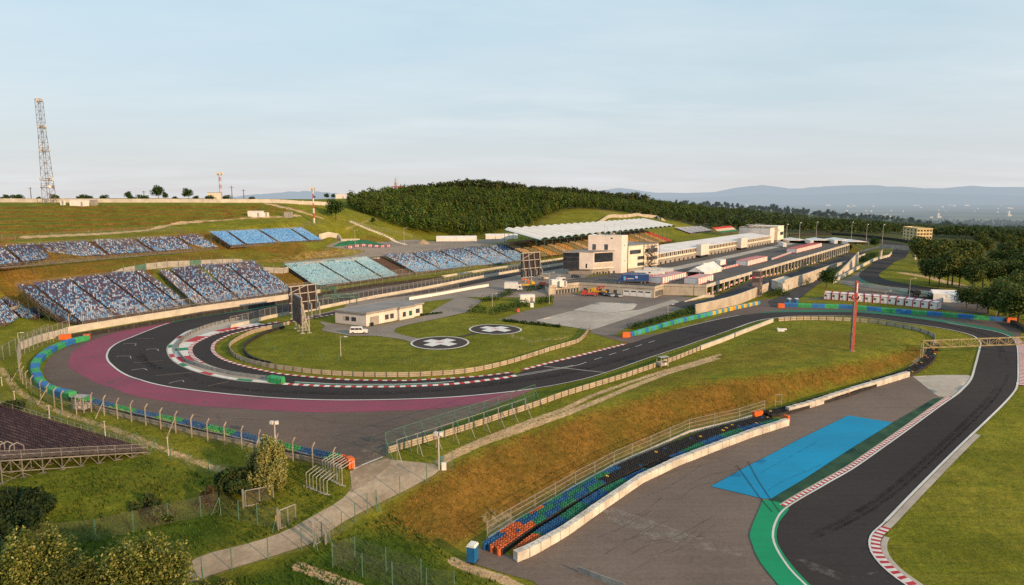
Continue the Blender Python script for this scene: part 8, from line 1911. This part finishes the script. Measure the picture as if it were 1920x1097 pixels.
    far = np.clip((np.hypot(x, y) - 480) / 200, 0, 1) * np.clip((x + 0.2 * y - 0) / 150, 0, 1)
    clear_ = soft(GL([(930,440),(1000,418),(1030,405),(1060,393),(1090,389),(1180,397),(1275,414),(1300,424),(1420,430),(1430,445),(1000,452)]), 18)
    wood = far * (1 - clear_)
    lush = lush * (1 - clear_)
    n, m_ = X.shape
    idx = np.arange(n * m_).reshape(n, m_)
    fs = np.stack([idx[:-1, :-1], idx[:-1, 1:], idx[1:, 1:], idx[1:, :-1]], -1).reshape(-1, 4)[:, ::-1]
    me = bpy.data.meshes.new('ground'); me.vertices.add(n * m_); me.vertices.foreach_set('co', np.stack([x, y, Z], 1).ravel())
    me.loops.add(fs.size); me.loops.foreach_set('vertex_index', fs.ravel().astype(np.int32)); me.polygons.add(len(fs)); me.polygons.foreach_set('loop_start', np.arange(0, fs.size, 4, dtype=np.int32))
    me.polygons.foreach_set('use_smooth', np.ones(len(fs), bool)); me.update(calc_edges=True)
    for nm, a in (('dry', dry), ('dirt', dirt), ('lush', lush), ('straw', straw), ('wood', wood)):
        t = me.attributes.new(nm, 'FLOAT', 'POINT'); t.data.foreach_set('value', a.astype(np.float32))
    o = bpy.data.objects.new('ground', me); COL.objects.link(o); o['kind'] = 'structure'
    # material
    m, nt, b, out = new_mat('meadow'); v = wpos(nt)
    g = mixc(nt, ramp(nt, noise(nt, v, .045, 5), .32, .68), (.150, .156, .014), (.250, .222, .028))
    g = mixc(nt, ramp(nt, noise(nt, v, .35, 5, .65), .35, .75), g, (.112, .134, .015))
    mp = N(nt, 'ShaderNodeMapping'); mp.inputs['Rotation'].default_value = (0, 0, R(-38)); mp.inputs['Scale'].default_value = (.03, .42, 1); nt.links.new(v, mp.inputs[0])
    g = mixc(nt, mth(nt, 'MULTIPLY', ramp(nt, noise(nt, mp.outputs[0], 1.0, 4, .6), .5, .75), .45), g, (.210, .182, .036))     # mowing swathes
    lush_shade_col = mixc(nt, ramp(nt, noise(nt, v, .5, 5, .7), .3, .7), (.026, .058, .007), (.064, .110, .013))  # lush grass, kept dark to carry the painted lower-left shade
    mp3 = N(nt, 'ShaderNodeMapping'); mp3.inputs['Rotation'].default_value = (0, 0, R(-52)); mp3.inputs['Scale'].default_value = (.05, 1.6, 1); nt.links.new(v, mp3.inputs[0])
    g = mixc(nt, mth(nt, 'MULTIPLY', ramp(nt, noise(nt, mp3.outputs[0], 1.0, 4, .65), .5, .72), .35), g, (.075, .085, .014))
    g = mixc(nt, attr(nt, 'lush').outputs['Fac'], g, lush_shade_col)
    mp2 = N(nt, 'ShaderNodeMapping'); mp2.inputs['Scale'].default_value = (1, 1, .35); nt.links.new(v, mp2.inputs[0])
    dn = noise(nt, mp2.outputs[0], .8, 7, .72); dn2 = noise(nt, v, .12, 5, .6)
    dryc = mixc(nt, ramp(nt, dn, .33, .68), (.125, .076, .013), (.270, .142, .030))
    dryc = mixc(nt, mth(nt, 'MULTIPLY', ramp(nt, dn2, .42, .66), .7), dryc, (.105, .094, .014))
    dm = mth(nt, 'ADD', attr(nt, 'dry').outputs['Fac'], mth(nt, 'MULTIPLY', mth(nt, 'SUBTRACT', noise(nt, v, .28, 6, .7), .5), 1.1))
    dm = mth(nt, 'MULTIPLY', ramp(nt, dm, .24, .85), ramp(nt, attr(nt, 'dry').outputs['Fac'], .03, .25))
    g = mixc(nt, dm, g, dryc)
    st = mth(nt, 'MULTIPLY', ramp(nt, noise(nt, v, .55, 6, .75), .46, .56), attr(nt, 'straw').outputs['Fac'])
    g = mixc(nt, st, g, (.42, .27, .085))
    soil = mixc(nt, ramp(nt, noise(nt, v, .7, 6, .7), .3, .7), (.40, .265, .135), (.60, .43, .25))
    df = mth(nt, 'ADD', attr(nt, 'dirt').outputs['Fac'], mth(nt, 'MULTIPLY', mth(nt, 'SUBTRACT', noise(nt, v, .9, 6, .75), .5), .9))
    df = mth(nt, 'MULTIPLY', ramp(nt, df, .42, .62), ramp(nt, attr(nt, 'dirt').outputs['Fac'], .02, .2))
    g = mixc(nt, df, g, soil)
    # woods and fields far away
    wd = mixc(nt, ramp(nt, noise(nt, v, .012, 8, .7), .35, .65), (.012, .026, .008), (.035, .058, .014))
    fld = mixc(nt, ramp(nt, noise(nt, v, .0012, 6, .6), .40, .66), wd, (.16, .15, .06))
    g = mixc(nt, attr(nt, 'wood').outputs['Fac'], g, fld)
    g = mixc(nt, 1.0, g, mixc(nt, ramp(nt, noise(nt, v, 1.9, 5, .75), .25, .75), (.62,) * 3, (1.42,) * 3), 'MULTIPLY')
    g = mixc(nt, 1.0, g, mixc(nt, ramp(nt, noise(nt, v, .16, 5, .7), .3, .7), (.78,) * 3, (1.22,) * 3), 'MULTIPLY')
    nt.links.new(g, b.inputs['Base Color']); b.inputs['Roughness'].default_value = .95; b.inputs['Specular IOR Level'].default_value = .05
    bh = mth(nt, 'ADD', noise(nt, v, 1.1, 7, .7), mth(nt, 'MULTIPLY', noise(nt, v, .25, 3), 1.2))
    bump(nt, b, bh, 1.0, .55)
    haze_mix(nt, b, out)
    me.materials.append(m)
    return o
build_ground()
